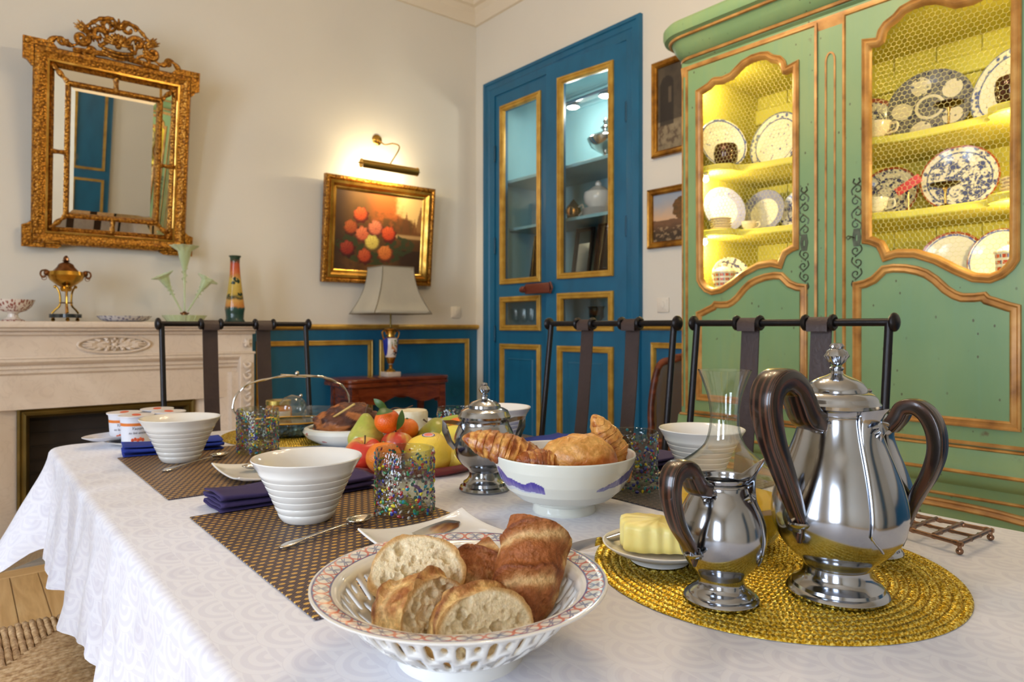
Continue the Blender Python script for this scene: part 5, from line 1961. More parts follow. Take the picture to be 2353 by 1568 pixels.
def iron_chair(label, loc, rotz, lean=0.07):
    t = thing('iron_chair', label, 'chair', loc, rotz, 'iron dining chairs')
    zr, yt, yb, zs = 1.047, 0.22, 0.15, 0.45
    hw_ = 0.2335
    m = MB(); m.cyl((-hw_ - 0.012, yt, zr), (hw_ + 0.012, yt, zr), 0.0085, 12)
    for sx in (-1, 1):
        m.ball((sx * (hw_ + 0.010), yt, zr), 0.020, 16, 8, (0.5, 1, 1))
    rl = m.build('top_rail', 'chair_iron', t)
    for sx in (-1, 1):
        for q in (-1, 1):
            m = MB(); m.tube([(sx * 0.087 + q * 0.031, yt + 0.013 * cos(a), zr + 0.013 * sin(a)) for a in [i * pi / 8 for i in range(16)]], 0.006, 8, True)
            m.build('ring', 'chair_iron', rl)
        m = MB(); m.tube([(sx * hw_, yt, zr), (sx * hw_, (yt + yb) / 2, (zr + zs) / 2), (sx * hw_, yb, zs), (sx * hw_, yb + 0.04, 0.0)], 0.0085, 10); m.build('back_post', 'chair_iron', t)
        m = MB(); m.tube([(sx * 0.22, -0.20, zs), (sx * 0.22, -0.215, 0.0)], 0.0085, 10); m.build('front_leg', 'chair_iron', t)
        m = MB()
        w = 0.0235
        rings = []
        n_ = 14
        for i in range(n_ + 1):
            s = i / n_
            z_ = zr + 0.010 - s * (zr - zs + 0.0)
            y_ = yt + 0.010 + (yb - yt - 0.008) * s + 0.012 * sin(pi * s)
            rings.append([(sx * 0.087 - w, y_, z_), (sx * 0.087 + w, y_, z_), (sx * 0.087 + w, y_ + 0.0035, z_), (sx * 0.087 - w, y_ + 0.0035, z_)])
        rings.insert(0, [(sx * 0.087 - w, yt - 0.012, zr - 0.02), (sx * 0.087 + w, yt - 0.012, zr - 0.02), (sx * 0.087 + w, yt - 0.009, zr - 0.02), (sx * 0.087 - w, yt - 0.009, zr - 0.02)])
        rings.insert(1, [(sx * 0.087 - w, yt - 0.013, zr), (sx * 0.087 + w, yt - 0.013, zr), (sx * 0.087 + w, yt - 0.009, zr), (sx * 0.087 - w, yt - 0.009, zr)])
        rings.insert(2, [(sx * 0.087 - w, yt, zr + 0.0125), (sx * 0.087 + w, yt, zr + 0.0125), (sx * 0.087 + w, yt, zr + 0.009), (sx * 0.087 - w, yt, zr + 0.009)])
        m.ring_surface(rings, True, True, True)
        m.build('leather_strap', 'strap_leather', t, 50)
    m = MB()
    for a, b in (((-0.22, -0.20, zs), (0.22, -0.20, zs)), ((-0.23, 0.15, zs), (0.23, 0.15, zs)), ((-0.225, -0.2, zs), (-0.232, 0.15, zs)), ((0.225, -0.2, zs), (0.232, 0.15, zs))):
        m.cyl(a, b, 0.008, 8)
    m.cyl((-0.22, -0.208, 0.2), (0.22, -0.208, 0.2), 0.006, 8)
    m.build('seat_frame', 'chair_iron', t)
    c = (0, -0.03, zs + 0.006)
    P_ = [(-0.232, -0.218, zs + 0.012), (0.232, -0.218, zs + 0.012), (0.236, 0.165, zs + 0.012), (-0.236, 0.165, zs + 0.012)]
    for i in range(4):
        mm = rush_strands(P_[i], P_[(i + 1) % 4], c, 40 if i % 2 == 0 else 34)
        mm.build('seat_rushes', 'rush', t, 60, fix=False, kind='stuff')
    m = MB(); m.rbox(-0.225, 0.225, -0.205, 0.155, zs - 0.010, zs + 0.004, 0.005); m.build('seat', 'rush', t)
    return t


iron_chair('iron chair with leather straps at the far end of the table before the fireplace', (0.73, 2.13, 0), 0)
iron_chair('iron chair with leather straps in front of the blue cupboard', (1.21, 1.33, 0), -pi / 2)
iron_chair('iron chair with leather straps in front of the green armoire', (1.26, 0.8285, 0), -pi / 2)
iron_chair('chair with a woven rush seat at the lower left beside the table', (-0.01, 1.385, 0), pi / 2)

# ------------------------------------------------------------------ cane back chair by the armoire
wood('walnut', rgb(134, 70, 42), rgb(84, 38, 20), 0.35, (1, 1, 3))
simple('cane', rgb(112, 84, 46), 0.5)
t = thing('cane_chair', 'carved wooden cane back chair between the blue cupboard and the armoire', 'chair', (2.60, 2.135, 0), -pi / 2)
by = 0.25
path = spline([(-0.17, 0.44), (-0.205, 0.52), (-0.215, 0.64), (-0.20, 0.78), (-0.17, 0.845), (-0.10, 0.865), (-0.03, 0.885), (0.03, 0.885), (0.10, 0.865), (0.17, 0.845), (0.20, 0.78), (0.215, 0.64), (0.205, 0.52), (0.17, 0.44)], 6, True)
m = MB(); m.tube([(p.x, by + (p.y - 0.44) * 0.12, p.y) for p in path], 0.019, 10, True); m.build('back_frame', 'walnut', t)
m = MB()
for k in range(7):
    x = (k - 3) * 0.016
    m.tube([(x, by + 0.03, 0.872), (x * 1.2, by + 0.026, 0.892), (x * 0.8, by + 0.03, 0.905 - abs(k - 3) * 0.003)], [0.006, 0.011, 0.005], 6)
m.build('carved_crest', 'walnut', t)
pl = [(p.x * 0.93, 0.665 + (p.y - 0.665) * 0.95) for p in path]
m = MB()
st = 0.0085
for ori in (0, 1):
    v = -0.24
    while v < 0.24:
        a0_, b0_ = (v, 0.44) if ori == 0 else (-0.24, 0.665 + v)
        n_ = 60
        run = []
        for i in range(n_ + 1):
            pt_ = (v, 0.43 + i / n_ * 0.47) if ori == 0 else (-0.22 + i / n_ * 0.44, 0.665 + v)
            if inside(pt_, pl):
                run.append(pt_)
            elif run:
                break
        if len(run) > 1:
            a_, b_ = run[0], run[-1]
            m.tube([(a_[0], by + (a_[1] - 0.44) * 0.12, a_[1]), (b_[0], by + (b_[1] - 0.44) * 0.12, b_[1])], 0.0017, 4)
        v += st
m.build('cane_weave', 'cane', t, fix=False, kind='stuff')
m = MB(); m.rbox(-0.23, 0.23, -0.2, 0.26, 0.40, 0.44, 0.012); m.build('seat', 'walnut', t)
for sx in (-1, 1):
    for sy, y_ in ((-1, -0.18), (1, 0.24)):
        m = MB(); m.tube([(sx * 0.2, y_, 0.41), (sx * 0.205, y_ - 0.01, 0.3), (sx * 0.19, y_, 0.1), (sx * 0.195, y_ - 0.01, 0)], [0.024, 0.02, 0.014, 0.013], 10); m.build('leg', 'walnut', t)
# ------------------------------------------------------------------ helpers for the table things
TM = TZ + 0.0028           # top of a place mat


def deform(m, fn):
    m.v = [tuple(fn(Vector(v))) for v in m.v]
    return m


def paint(o, fn):
    me = o.data
    ca = me.color_attributes.new('Col', 'FLOAT_COLOR', 'POINT')
    buf = []
    for v in me.vertices:
        c = fn(v.co)
        buf += [lin(c[0]), lin(c[1]), lin(c[2]), 1.0]
    ca.data.foreach_set('color', buf)
    return o


def painted_mat(name, rough=0.5, bscale=120, bstr=0.3, bd=0.002, speck=0.0, **kw):
    g = Graph(name)
    c = g.attr('Col')
    if speck:
        f = g.noise(bscale * 0.6, 5, None, 0.6, 0.65)
        h = g.nt.nodes.new('ShaderNodeHueSaturation')
        g.put(h.inputs['Color'], c)
        g.put(h.inputs['Value'], f.sm(0.35, 0.68) * speck + (1.0 - speck * 0.55))
        g.put(h.inputs['Saturation'], 1.12 - f * 0.2)
        c = N(g, h.outputs[0])
    MAT[name] = g.done(g.pbr(c, rough, 0, g.bump(g.noise(bscale, 4), bstr, bd), **kw))


# ------------------------------------------------------------------ place mats
def mat_material(name, gold, base, base2, s=0.0115):
    g = Graph(name)
    x, y, z = g.xyz()
    a, b = x * (1 / s), y * (1 / s)
    rw = b.floor().mod(2.0) * 0.5
    fx, fy = ((a + rw).frac() - 0.5), (b.frac() - 0.5)
    dot = ((fx * fx * 0.8 + fy * fy * 1.6).sqrt()).sm(0.34, 0.24)
    fine = (g.math('SINE', a * 6.283 * 3)) * (g.math('SINE', b * 6.283 * 3))
    col = g.mix(fine.sm(-0.2, 0.6), base, base2)
    col = g.mix(dot, col, gold)
    MAT[name] = g.done(g.pbr(col, 0.45 - dot * 0.1, dot * 0.4, g.bump(fine * 0.5 + dot, 0.6, 0.0015)))


mat_material('mat_gold_weave', rgb(226, 180, 92), rgb(66, 50, 52), rgb(106, 82, 76))
mat_material('mat_dark_weave', rgb(104, 92, 84), rgb(50, 44, 46), rgb(84, 76, 78))


def place_mat(x0, y0, mat, label, w=0.317, h=0.462):
    m = MB(); m.rbox(-w / 2, w / 2, -h / 2, h / 2, 0.0004, 0.0024, 0.0009, 1)
    tag(m.build('place_mat', mat, loc=(x0 + w / 2, y0 + h / 2, TZ)), label, 'placemat', 'woven place mats')


place_mat(0.270, 0.636, 'mat_gold_weave', 'brown and gold woven place mat nearest at the left table side')
place_mat(0.270, 1.232, 'mat_gold_weave', 'brown and gold woven place mat under the far left ribbed bowl')
place_mat(0.850, 0.655, 'mat_dark_weave', 'dark grey woven place mat at the right table side beside the carafe')
place_mat(0.850, 1.232, 'mat_dark_weave', 'dark grey woven place mat at the far right behind the sugar pot')


# ------------------------------------------------------------------ round golden mats, coiled braid
g = Graph('gold_braid')
x, y, z = g.xyz()
n = g.noise(420, 2)
big = g.noise(9, 2)
col = g.ramp(n, [(0.38, rgb(160, 122, 16)), (0.5, rgb(220, 180, 34)), (0.62, rgb(255, 236, 130))])
MAT['gold_braid'] = g.done(g.pbr(col, g.noise(300, 1) * 0.3 + 0.16, 0.85, g.bump(n, 0.6, 0.0012)))


def round_mat(c, label, R=0.205, nr=21):
    m = MB()
    pitch = R / nr
    for k in range(nr):
        r = (k + 0.5) * pitch
        beads = max(8, int(2 * pi * r / 0.0058))
        segs = beads * 4
        rings = []
        for i in range(segs):
            a = 2 * pi * i / segs
            ring = []
            for q in range(6):
                th = pi * q / 5
                rad = r + pitch * 0.53 * cos(th)
                ph = 2 * pi * (i / 4) + (cos(th)) * 2.2 + k
                h = 0.0008 + 0.0036 * sin(th) * (0.74 + 0.26 * cos(ph))
                ring.append((rad * cos(a), rad * sin(a), h))
            rings.append(ring)
        m.ring_surface(rings, False, False, False, 0, True)
    o = m.build('round_mat', 'gold_braid', None, 80, loc=(c[0], c[1], TZ), fix=False)
    return tag(o, label, 'placemat', 'round golden mats')


RM = Vector((0.752, 0.440))
round_mat(RM, 'round golden braided mat under the silver coffee pot and milk jug')
RM2 = Vector((0.72, 1.775))
round_mat(RM2, 'round golden braided mat under the glass dish at the far end')
ZG = TZ + 0.0046

# ------------------------------------------------------------------ white ribbed bowls
g = Graph('bone_china'); MAT['bone_china'] = g.done(g.pbr(rgb(232, 228, 220), 0.13, 0, None, Coat_Weight=0.3))


def ribbed_bowl(loc, label, R=0.0795, H=0.093):
    pr = [(0, 0.002), (0.030, 0.002), (0.033, 0.0), (0.036, 0.002)]
    n = 7
    z0, z1 = 0.004, H * 0.80

    def rr(z):
        s = z / H
        return 0.0365 + (R - 0.0365) * (0.86 * s + 0.14 * s ** 3)
    for k in range(n):
        a, b = z0 + (z1 - z0) * k / n, z0 + (z1 - z0) * (k + 1) / n
        pr += [(rr(a) - 0.0007, a), (rr(a) + 0.0003, a + (b - a) * 0.12), (rr((a + b) / 2) + 0.0006, (a + b) / 2), (rr(b) - 0.0001, b - (b - a) * 0.10)]
    pr += [(rr(z1) - 0.0004, z1), (rr(H * 0.9) + 0.0006, H * 0.9), (R, H * 0.985), (R - 0.0008, H), (R - 0.0030, H * 0.995)]
    for s in (0.85, 0.65, 0.45, 0.25, 0.12):
        pr.append((rr(H * s) - 0.0042, H * s))
    pr += [(0.028, 0.0075), (0.0, 0.006)]
    o = MB().lathe(pr, 72).build('ribbed_bowl', 'bone_china', None, 50, loc=loc)
    return tag(o, label, 'bowl', 'white ribbed porcelain bowls')


def onm(u, v):
    p = on_z(u, v, TM); return p


b1 = onm(706, 1193)
ribbed_bowl(b1, 'white ribbed bowl nearest the camera on the left gold woven mat')
ribbed_bowl(at_t(414.5, 1.45, TM), 'white ribbed bowl on the far left mat beside the blue napkin')
ribbed_bowl(at_t(1612, 1.29, TM), 'white ribbed bowl behind the carafe on the right side')
ribbed_bowl(at_t(1144, 1.64, TM), 'white ribbed bowl far right half hidden behind the sugar pot')

# ------------------------------------------------------------------ speckled tumblers
CH_COL = [('teal', (24, 124, 140)), ('blue', (36, 44, 130)), ('yellow', (204, 190, 40)), ('red', (150, 34, 34)), ('green', (44, 120, 72)), ('white', (150, 142, 128)), ('purple', (88, 62, 92))]
CHM = []
for nm, c in CH_COL:
    CHM.append('chip_' + nm)
    g = Graph('chip_' + nm)
    MAT['chip_' + nm] = g.done(g.pbr(rgb(*c), 0.07, 0, None, Coat_Weight=0.6, Emission_Strength=0.0))
g = Graph('bubbly_glass')
tr = g.nt.nodes.new('ShaderNodeBsdfTransparent'); tr.inputs[0].default_value = (0.86, 0.88, 0.83, 1)
gs = g.nt.nodes.new('ShaderNodeBsdfGlossy'); gs.inputs['Roughness'].default_value = 0.04
fr = g.nt.nodes.new('ShaderNodeFresnel')
geo = g.nt.nodes.new('ShaderNodeNewGeometry')
g.put(fr.inputs[0], N(g, geo.outputs['Backfacing']) * (1 / 1.5 - 1.5) + 1.5)
bmp = g.bump(g.vor(160) * -1.0, 0.45, 0.002)
g.nt.links.new(bmp, gs.inputs['Normal']); g.nt.links.new(bmp, fr.inputs['Normal'])
mx = g.nt.nodes.new('ShaderNodeMixShader')
g.put(mx.inputs[0], N(g, fr.outputs[0]) * 0.9 + 0.02)
g.nt.links.new(tr.outputs[0], mx.inputs[1]); g.nt.links.new(gs.outputs[0], mx.inputs[2])
MAT['bubbly_glass'] = g.done(mx.outputs[0])


def tumbler(loc, label, seed, R=0.0435, H=0.098, sx=1.0):
    rnd = random.Random(seed)
    t = thing('speckled_tumbler', label, 'glass', loc, 0, 'speckled glass tumblers')
    m = MB(); m.lathe([(0, 0.0), (R * 0.93, 0.0), (R * 0.99, 0.004), (R, 0.012), (R, H - 0.002), (R - 0.001, H), (R - 0.003, H - 0.001), (R - 0.0036, H * 0.5), (R - 0.0045, 0.014), (R - 0.010, 0.010), (0, 0.009)], 64, fn=lambda r, z, a: r + (0.0005 * sin(7 * a + z * 180) if r > R * 0.8 else 0))
    m.build('glass_body', 'bubbly_glass', t, 60)
    m = MB()
    n = 560
    for k in range(n):
        z = rnd.uniform(0.003, H - 0.010) if rnd.random() < 0.97 else rnd.uniform(H - 0.010, H - 0.005)
        a = rnd.random() * 2 * pi
        s = rnd.uniform(0.0016, 0.0044) * (0.8 if z > H * 0.8 else 1)
        ci = rnd.choice([0, 0, 1, 1, 2, 2, 3, 3, 4, 4, 5, 5, 5, 6, 6])
        T = Matrix.Rotation(a, 4, 'Z') @ Matrix.Translation((R + 0.0002, 0, z)) @ Matrix.Rotation(rnd.uniform(0, pi), 4, 'X')
        m.X = T
        m.ball((0, 0, 0), s, 6, 4, (0.45, 1.0, rnd.uniform(0.5, 0.85)), ci)
    m.X = None
    m.build('glass_chips', CHM, t, 60, fix=False, kind='stuff')
    return t


tumbler(at_t(930, 1.045, TM), 'speckled tumbler nearest the camera beside the ribbed bowl', 1, 0.0450, 0.099)
tumbler(at_t(592.5, 1.55, TM), 'speckled tumbler on the far left mat in front of the glass dish', 2, 0.0450, 0.100)
tumbler(at_t(1452, 1.205, TM), 'speckled tumbler right of the bowl of croissants', 3, 0.0450, 0.101)
tumbler(at_t(1045, 1.66, TM), 'speckled tumbler far back behind the fruit, right of the cheese', 4, 0.0425, 0.089)


# ------------------------------------------------------------------ napkins
def cloth_mat(name, c1, c2):
    g = Graph(name)
    f = g.noise(14, 3)
    w = g.noise(700, 2)
    MAT[name] = g.done(g.pbr(g.mix(f, c1, c2), 0.85, 0, g.bump(w, 0.3, 0.001)))


cloth_mat('napkin_blue', rgb(24, 46, 140), rgb(36, 62, 164))
cloth_mat('napkin_purple', rgb(52, 40, 84), rgb(64, 52, 100))


def napkin(loc, rotz, L, W, H, mat, label, seed, layers=5):
    m = MB()
    sec = []
    dz = (H - 0.003) / (layers - 1)
    for k in range(layers):
        z = 0.0015 + k * dz
        s = 1 if k % 2 == 0 else -1
        a, b = (-W / 2, W / 2) if s > 0 else (W / 2, -W / 2)
        ins = 0.004 * ((k * 7) % 3) / 2
        for q in range(7):
            sec.append((a + (b - a) * q / 6 * (1 - ins / W), z + 0.0008 * sin(q * 1.3 + k)))
        if k < layers - 1:
            x_ = b
            sec.append((x_ + s * dz * 0.45, z + dz * 0.2))
            sec.append((x_ + s * dz * 0.55, z + dz * 0.5))
            sec.append((x_ + s * dz * 0.45, z + dz * 0.8))
    rings = []
    nx = 34
    for i in range(nx + 1):
        x = -L / 2 + L * i / nx
        r = []
        for j, (y, z) in enumerate(sec):
            k = z / H
            nn = mnoise.noise(Vector((x * 11 + seed, y * 9, k * 1.2 + seed)))
            lift = 0.004 * nn * k + 0.003 * k * abs(x / (L / 2)) ** 4
            r.append((x + 0.004 * k * mnoise.noise(Vector((y * 20, k * 6, seed))), y + 0.0035 * nn, max(0.0006, z + lift)))
        rings.append(r)
    m.ring_surface(rings, False)
    o = m.build('napkin', mat, None, 70, loc=loc, rotz=rotz)
    md = o.modifiers.new('thick', 'SOLIDIFY'); md.thickness = 0.0012; md.offset = 0
    tag(o, label, 'napkin', 'folded cloth napkins')


napkin((0.440, 1.126, TM), 0.02, 0.262, 0.084, 0.024, 'napkin_purple', 'dark purple folded napkin behind the nearest ribbed bowl', 1.0)
napkin((0.385, 1.705, TM), -0.12, 0.205, 0.070, 0.022, 'napkin_blue', 'bright blue folded napkin behind the far left ribbed bowl', 4.0, 4)
napkin((1.055, 0.905, TM), 0.0, 0.215, 0.070, 0.022, 'napkin_purple', 'purple folded napkin between the right tumbler and the carafe', 7.0)
napkin((1.055, 1.205, TM), 0.05, 0.225, 0.080, 0.020, 'napkin_blue', 'dark blue folded napkin behind the bowl of croissants', 9.0, 4)

# ------------------------------------------------------------------ square plates
def square_plate(cx, cy, s, label, rot=0.0):
    m = MB()

    def f(a, b):
        x, y = (a - 0.5) * 2, (b - 0.5) * 2
        c = (x * x * y * y)
        e = max(abs(x), abs(y))
        z = 0.0035 + 0.010 * c ** 1.2 + 0.005 * e ** 6
        k = 1 - 0.035 * (1 - (min(abs(x), abs(y))) ** 2) * e ** 4
        return (x * s / 2 * k, y * s / 2 * k, z)
    m.grid(f, 28, 28)
    o = m.build('square_plate', 'bone_china', None, 60, loc=(cx, cy, TM), rotz=rot)
    md = o.modifiers.new('thick', 'SOLIDIFY'); md.thickness = 0.0032; md.offset = -1
    bv = o.modifiers.new('round', 'BEVEL'); bv.width = 0.001; bv.segments = 2; bv.limit_method = 'ANGLE'
    return tag(o, label, 'plate', 'square white plates')


square_plate(0.490, 0.737, 0.168, 'white square plate with raised corners behind the bread basket')
square_plate(0.466, 1.312, 0.168, 'white square plate half hidden behind the nearest ribbed bowl')

# ------------------------------------------------------------------ cutlery
g = Graph('cutlery'); MAT['cutlery'] = g.done(g.pbr(rgb(206, 200, 190), g.noise(40, 2) * 0.12 + 0.08, 1.0))


def spoon(tail, head, label, z=0.0, L=0.0, cat='spoon', zt=None, zh=None):
    tail, head = Vector(tail), Vector(head)
    d = head - tail
    L = d.length
    t = thing('tea_spoon', label, cat, (tail.x, tail.y, tail.z), atan2(d.y, d.x), 'silver tea spoons')
    t.rotation_euler = (0, -math.asin(d.z / L), atan2(d.y, d.x))
    bl = 0.046
    m = MB()
    pts = [(0, 0, 0.003), (0.012, 0, 0.0035), (0.035, 0, 0.005), (L * 0.55, 0, 0.008), (L - bl - 0.004, 0, 0.008), (L - bl + 0.006, 0, 0.0045)]
    P = spline(pts, 6)
    R = [0.0055 * (0.55 + 0.9 * math.exp(-((p.x - 0.014) / 0.016) ** 2) + 0.05 * (p.x / L)) * (0.35 if i == 0 else 1) for i, p in enumerate(P)]
    m.tube(P, R, 12, flat=0.30, up=(0, 1, 0))
    m.build('handle', 'cutlery', t, 60)
    m = MB()
    rings = []
    for j in range(9):
        q = j / 8
        ring = []
        for i in range(28):
            a = 2 * pi * i / 28
            ex = bl / 2 * cos(a) * q; ey = 0.0155 * sin(a) * q * (1 - 0.16 * cos(a))
            ring.append((L - bl / 2 + ex, ey, 0.0022 + 0.0085 * q ** 2.2 * (1 if True else 0)))
        rings.append(ring)
    m.ring_surface(rings, True, True)
    b = m.build('bowl', 'cutlery', t, 60)
    md = b.modifiers.new('thick', 'SOLIDIFY'); md.thickness = 0.0011
    return t


spoon(onm(642, 1264), onm(856, 1199), 'silver tea spoon in front of the nearest ribbed bowl')
spoon(onm(374, 1086), onm(524, 1050), 'silver tea spoon in front of the far left ribbed bowl')
q = on_z(556, 1083, TM + 0.010)
spoon((q.x + 0.118, q.y - 0.006, TM + 0.012), (q.x, q.y, TM + 0.008), 'silver spoon lying on the half hidden square plate')


spoon(on_z(1506, 1094, TM), on_z(1580, 1070, TM), 'silver tea spoon at the right side beside the carafe')


def knife(tail, tip, label, bw=0.011, roll=0.0):
    tail, tip = Vector(tail), Vector(tip)
    d = tip - tail
    L = d.length
    t = thing('table_knife', label, 'knife', tail)
    t.rotation_euler = (roll, -math.asin(d.z / L), atan2(d.y, d.x))
    hl = L * 0.46
    m = MB(); m.tube(spline([(0, 0, 0), (hl * 0.2, 0, 0), (hl * 0.8, 0, 0), (hl, 0, 0)], 4), [0.0055, 0.0072, 0.0072, 0.0070, 0.0068, 0.0066, 0.0062, 0.0058, 0.0052, 0.0048, 0.0044, 0.0044, 0.0046], 12, flat=0.6, up=(0, 1, 0)); m.build('handle', 'cutlery', t, 60)
    m = MB()
    rings = []
    for i in range(15):
        s = i / 14
        w = bw * (0.55 + 0.45 * sin(pi * min(1, s * 0.62 + 0.12))) * (1 - max(0, s - 0.8) ** 2 * 20)
        w = max(w, 0.0012)
        x = hl + (L - hl) * s
        rings.append([(x, -w * 0.75, 0), (x, 0, 0.0009), (x, w, 0.0002), (x, 0, -0.0009)])
    m.ring_surface(rings, True, True, True)
    m.build('blade', 'cutlery', t, 30)
    return t


q1 = on_z(977, 1230, TM + 0.013); q2 = on_z(1056, 1200, TM + 0.011)
dd_ = (q2 - q1).normalized()
knife(q1 - dd_ * 0.10 + Vector((0, 0, 0.004)), q2, 'butter knife lying on the nearest square plate', 0.012, 0.4)

# ------------------------------------------------------------------ silver pots
g = Graph('pewter')
f = g.noise(26, 4)
MAT['pewter'] = g.done(g.pbr(g.mix(f, rgb(156, 160, 168), rgb(182, 185, 191)), f * 0.10 + 0.09, 1.0, g.bump(g.noise(14, 2), 0.03, 0.002)))
g = Graph('macassar')
at = g.attr('Grain')
mp = g.mapping((1.0, 0.8, 0.16), (0, 0, 0.5), src=at.s)
w = g.wave(95, 3.0, 2, mp, 'X', 0.7)
n = g.noise(160, 3, mp)
col = g.ramp(w * 0.75 + n * 0.25, [(0.25, rgb(24, 15, 11)), (0.55, rgb(44, 26, 18)), (0.85, rgb(78, 48, 34))])
MAT['macassar'] = g.done(g.pbr(col, 0.26, 0, None, Coat_Weight=0.35))


def view_axes(c):
    d = Vector((c[0], c[1])).normalized()
    toward = Vector((-d.x, -d.y, 0))
    left = Vector((-d.y, d.x, 0))
    return toward, left


def rosette(m, c, n, R=0.010):
    c, n = Vector(c), Vector(n).normalized()
    q = Vector((0, 0, 1)).rotation_difference(n).to_matrix().to_4x4()
    m.X = Matrix.Translation(c) @ q
    m.lathe([(R, 0), (R, 0.002), (R * 0.85, 0.003), (0, 0.003)], 20)
    for k in range(8):
        a = k * pi / 4
        m.tube([(R * 0.25 * cos(a), R * 0.25 * sin(a), 0.004), (R * 0.6 * cos(a + 0.2), R * 0.6 * sin(a + 0.2), 0.0055), (R * 0.9 * cos(a + 0.5), R * 0.9 * sin(a + 0.5), 0.003)], [0.0012, 0.0026, 0.0012], 6)
    m.ball((0, 0, 0.004), R * 0.25, 8, 6)
    m.X = None


def handle_pts(uc, t, azl, px, side=1):
    """design: pixel path -> (h, z) in the handle plane; azl = angle from the camera-facing direction"""
    out = []
    sa, ca = sin(azl), cos(azl)
    for (u, v) in px:
        D = (uc - u) * side
        h = t * D / (sa * FPX + ca * D)
        tt = t - ca * h
        out.append((h, EYE - (v - 752) / FPX * tt - TZ))
    return out


def body_r(prof, z):
    for (r0, z0), (r1, z1) in zip(prof[:-1], prof[1:]):
        if z0 <= z <= z1 and z1 > z0:
            return r0 + (r1 - r0) * (z - z0) / (z1 - z0)
    return prof[-1][0]


def wood_handle(t, hp, az_dir, rad, z0off, name='handle', flat=1.25):
    P = spline([(az_dir.x * h, az_dir.y * h, z - z0off) for h, z in hp], 7)
    n = len(P)
    tang = Vector((-az_dir.y, az_dir.x, 0))
    R = []
    for i in range(n):
        s = i / (n - 1) * (len(rad) - 1)
        k = min(int(s), len(rad) - 2)
        R.append(rad[k] + (rad[k + 1] - rad[k]) * (s - k))
    m = MB()
    # rounded-square section
    rings = []
    for i in range(n):
        a = P[max(i - 1, 0)]; b = P[min(i + 1, n - 1)]
        T = (b - a).normalized()
        nr = T.cross(tang).normalized()
        ring = []
        for k in range(16):
            th = 2 * pi * k / 16
            c_, s_ = cos(th), sin(th)
            e = 0.36
            ring.append(P[i] + tang * (abs(c_) ** e * (1 if c_ >= 0 else -1)) * R[i] * flat * 0.80 + nr * (abs(s_) ** e * (1 if s_ >= 0 else -1)) * R[i] * 0.84)
        rings.append(ring)
    m.ring_surface(rings, True, True, True)
    ob = m.build(name, 'macassar', t, 45, fix=False)
    at = ob.data.attributes.new('Grain', 'FLOAT_VECTOR', 'POINT')
    buf = []
    L = 0.0
    for i in range(n):
        if i: L += (P[i] - P[i - 1]).length
        for k in range(16):
            th = 2 * pi * k / 16
            buf += [cos(th) * R[i], sin(th) * R[i], L]
    at.data.foreach_set('vector', buf)
    return ob, P


def spout_patch(prof, az, zlo, zhi, w0, w1, d0, d1, lip, z_off=0):
    m = MB()
    base = atan2(az.y, az.x)

    def f(a, b):
        z = zlo + (zhi - zlo) * b
        w = w0 + (w1 - w0) * b
        th = (a - 0.5) * 2 * w
        k = 1 - abs((a - 0.5) * 2) ** 2.0
        depth = d0 + (d1 - d0) * b + lip * max(0, (b - 0.75) / 0.25) ** 2
        edge = 0.0015 if 0.0 < a < 1 else -0.001
        r = body_r(prof, z) + edge + depth * k
        return (r * cos(base + th), r * sin(base + th), z + z_off + lip * 0.35 * k * max(0, (b - 0.8) / 0.2))
    m.grid(f, 20, 26)
    return m


def shell(m, c, out, s=0.010):
    c, out = Vector(c), Vector(out).normalized()
    tg = Vector((-out.y, out.x, 0))
    for k in range(7):
        a = -pi / 2 + (k - 3) * 0.42
        d = tg * cos(a) + Vector((0, 0, sin(a)))
        m.tube([c + d * s * 0.2 + out * 0.002, c + d * s * 1.0 + out * 0.0035, c + d * s * (1.9 if k == 3 else 1.5) + out * 0.001], [0.0012, 0.0022, 0.0008], 6)


def finial(m, z, s=1.0):
    m.lathe([(0.0055 * s, z - 0.006 * s), (0.0075 * s, z - 0.003 * s), (0.0055 * s, z - 0.001 * s)], 20)
    m.lathe([(0.004 * s, z), (0.0085 * s, z + 0.004 * s), (0.0118 * s, z + 0.010 * s), (0.0095 * s, z + 0.015 * s), (0.0060 * s, z + 0.018 * s), (0.0068 * s, z + 0.0205 * s), (0.005 * s, z + 0.0235 * s), (0, z + 0.0245 * s)], 40,
            fn=lambda r, zz, a: r * (1 + 0.10 * sin(8 * a + zz * 260)))


POT = [(0, 0), (.0495, 0), (.0508, .003), (.0488, .006), (.0460, .0075), (.0448, .0105), (.0395, .0135), (.035, .018), (.0335, .023), (.033, .029), (.037, .035), (.052, .049), (.0620, .066), (.0660, .083), (.0648, .099), (.0595, .119), (.052, .140), (.0445, .159), (.0390, .176), (.0370, .187), (.0385, .194), (.0405, .197)]


def dense(pr, k=4):
    out = spline([(p[0], p[1]) for p in pr], k)
    return [(max(0, p.x), p.y) for p in out]


# coffee pot
pc_ = at_t(1923, 0.727, ZG)
tw, lf = view_axes(pc_)
pot = thing('coffee_pot', 'large silver coffee pot with bud finial and dark wooden handle', 'coffee pot', pc_)
PD = POT[:10] + dense(POT[9:], 4)[1:]
MB().lathe(PD, 96).build('body', 'pewter', pot, 32)
m = MB(); m.lathe([(.0395, .1965), (.0425, .1975), (.0428, .2010), (.0405, .2040), (.0400, .2070), (.0375, .2105), (.0335, .2130), (.0300, .2140), (.0295, .2175), (.0255, .2235), (.0180, .2280), (.0100, .2310), (.0065, .2330), (.0052, .2370)], 72)
lid = m.build('lid', 'pewter', pot, 32)
m = MB(); finial(m, .2415); m.build('finial', 'pewter', lid, 40)
m = MB(); m.tube([(0.0372 * cos(a), 0.0372 * sin(a), .190) for a in [i * pi / 36 for i in range(72)]], 0.0009, 6, True); m.build('neck_ring', 'pewter', pot)
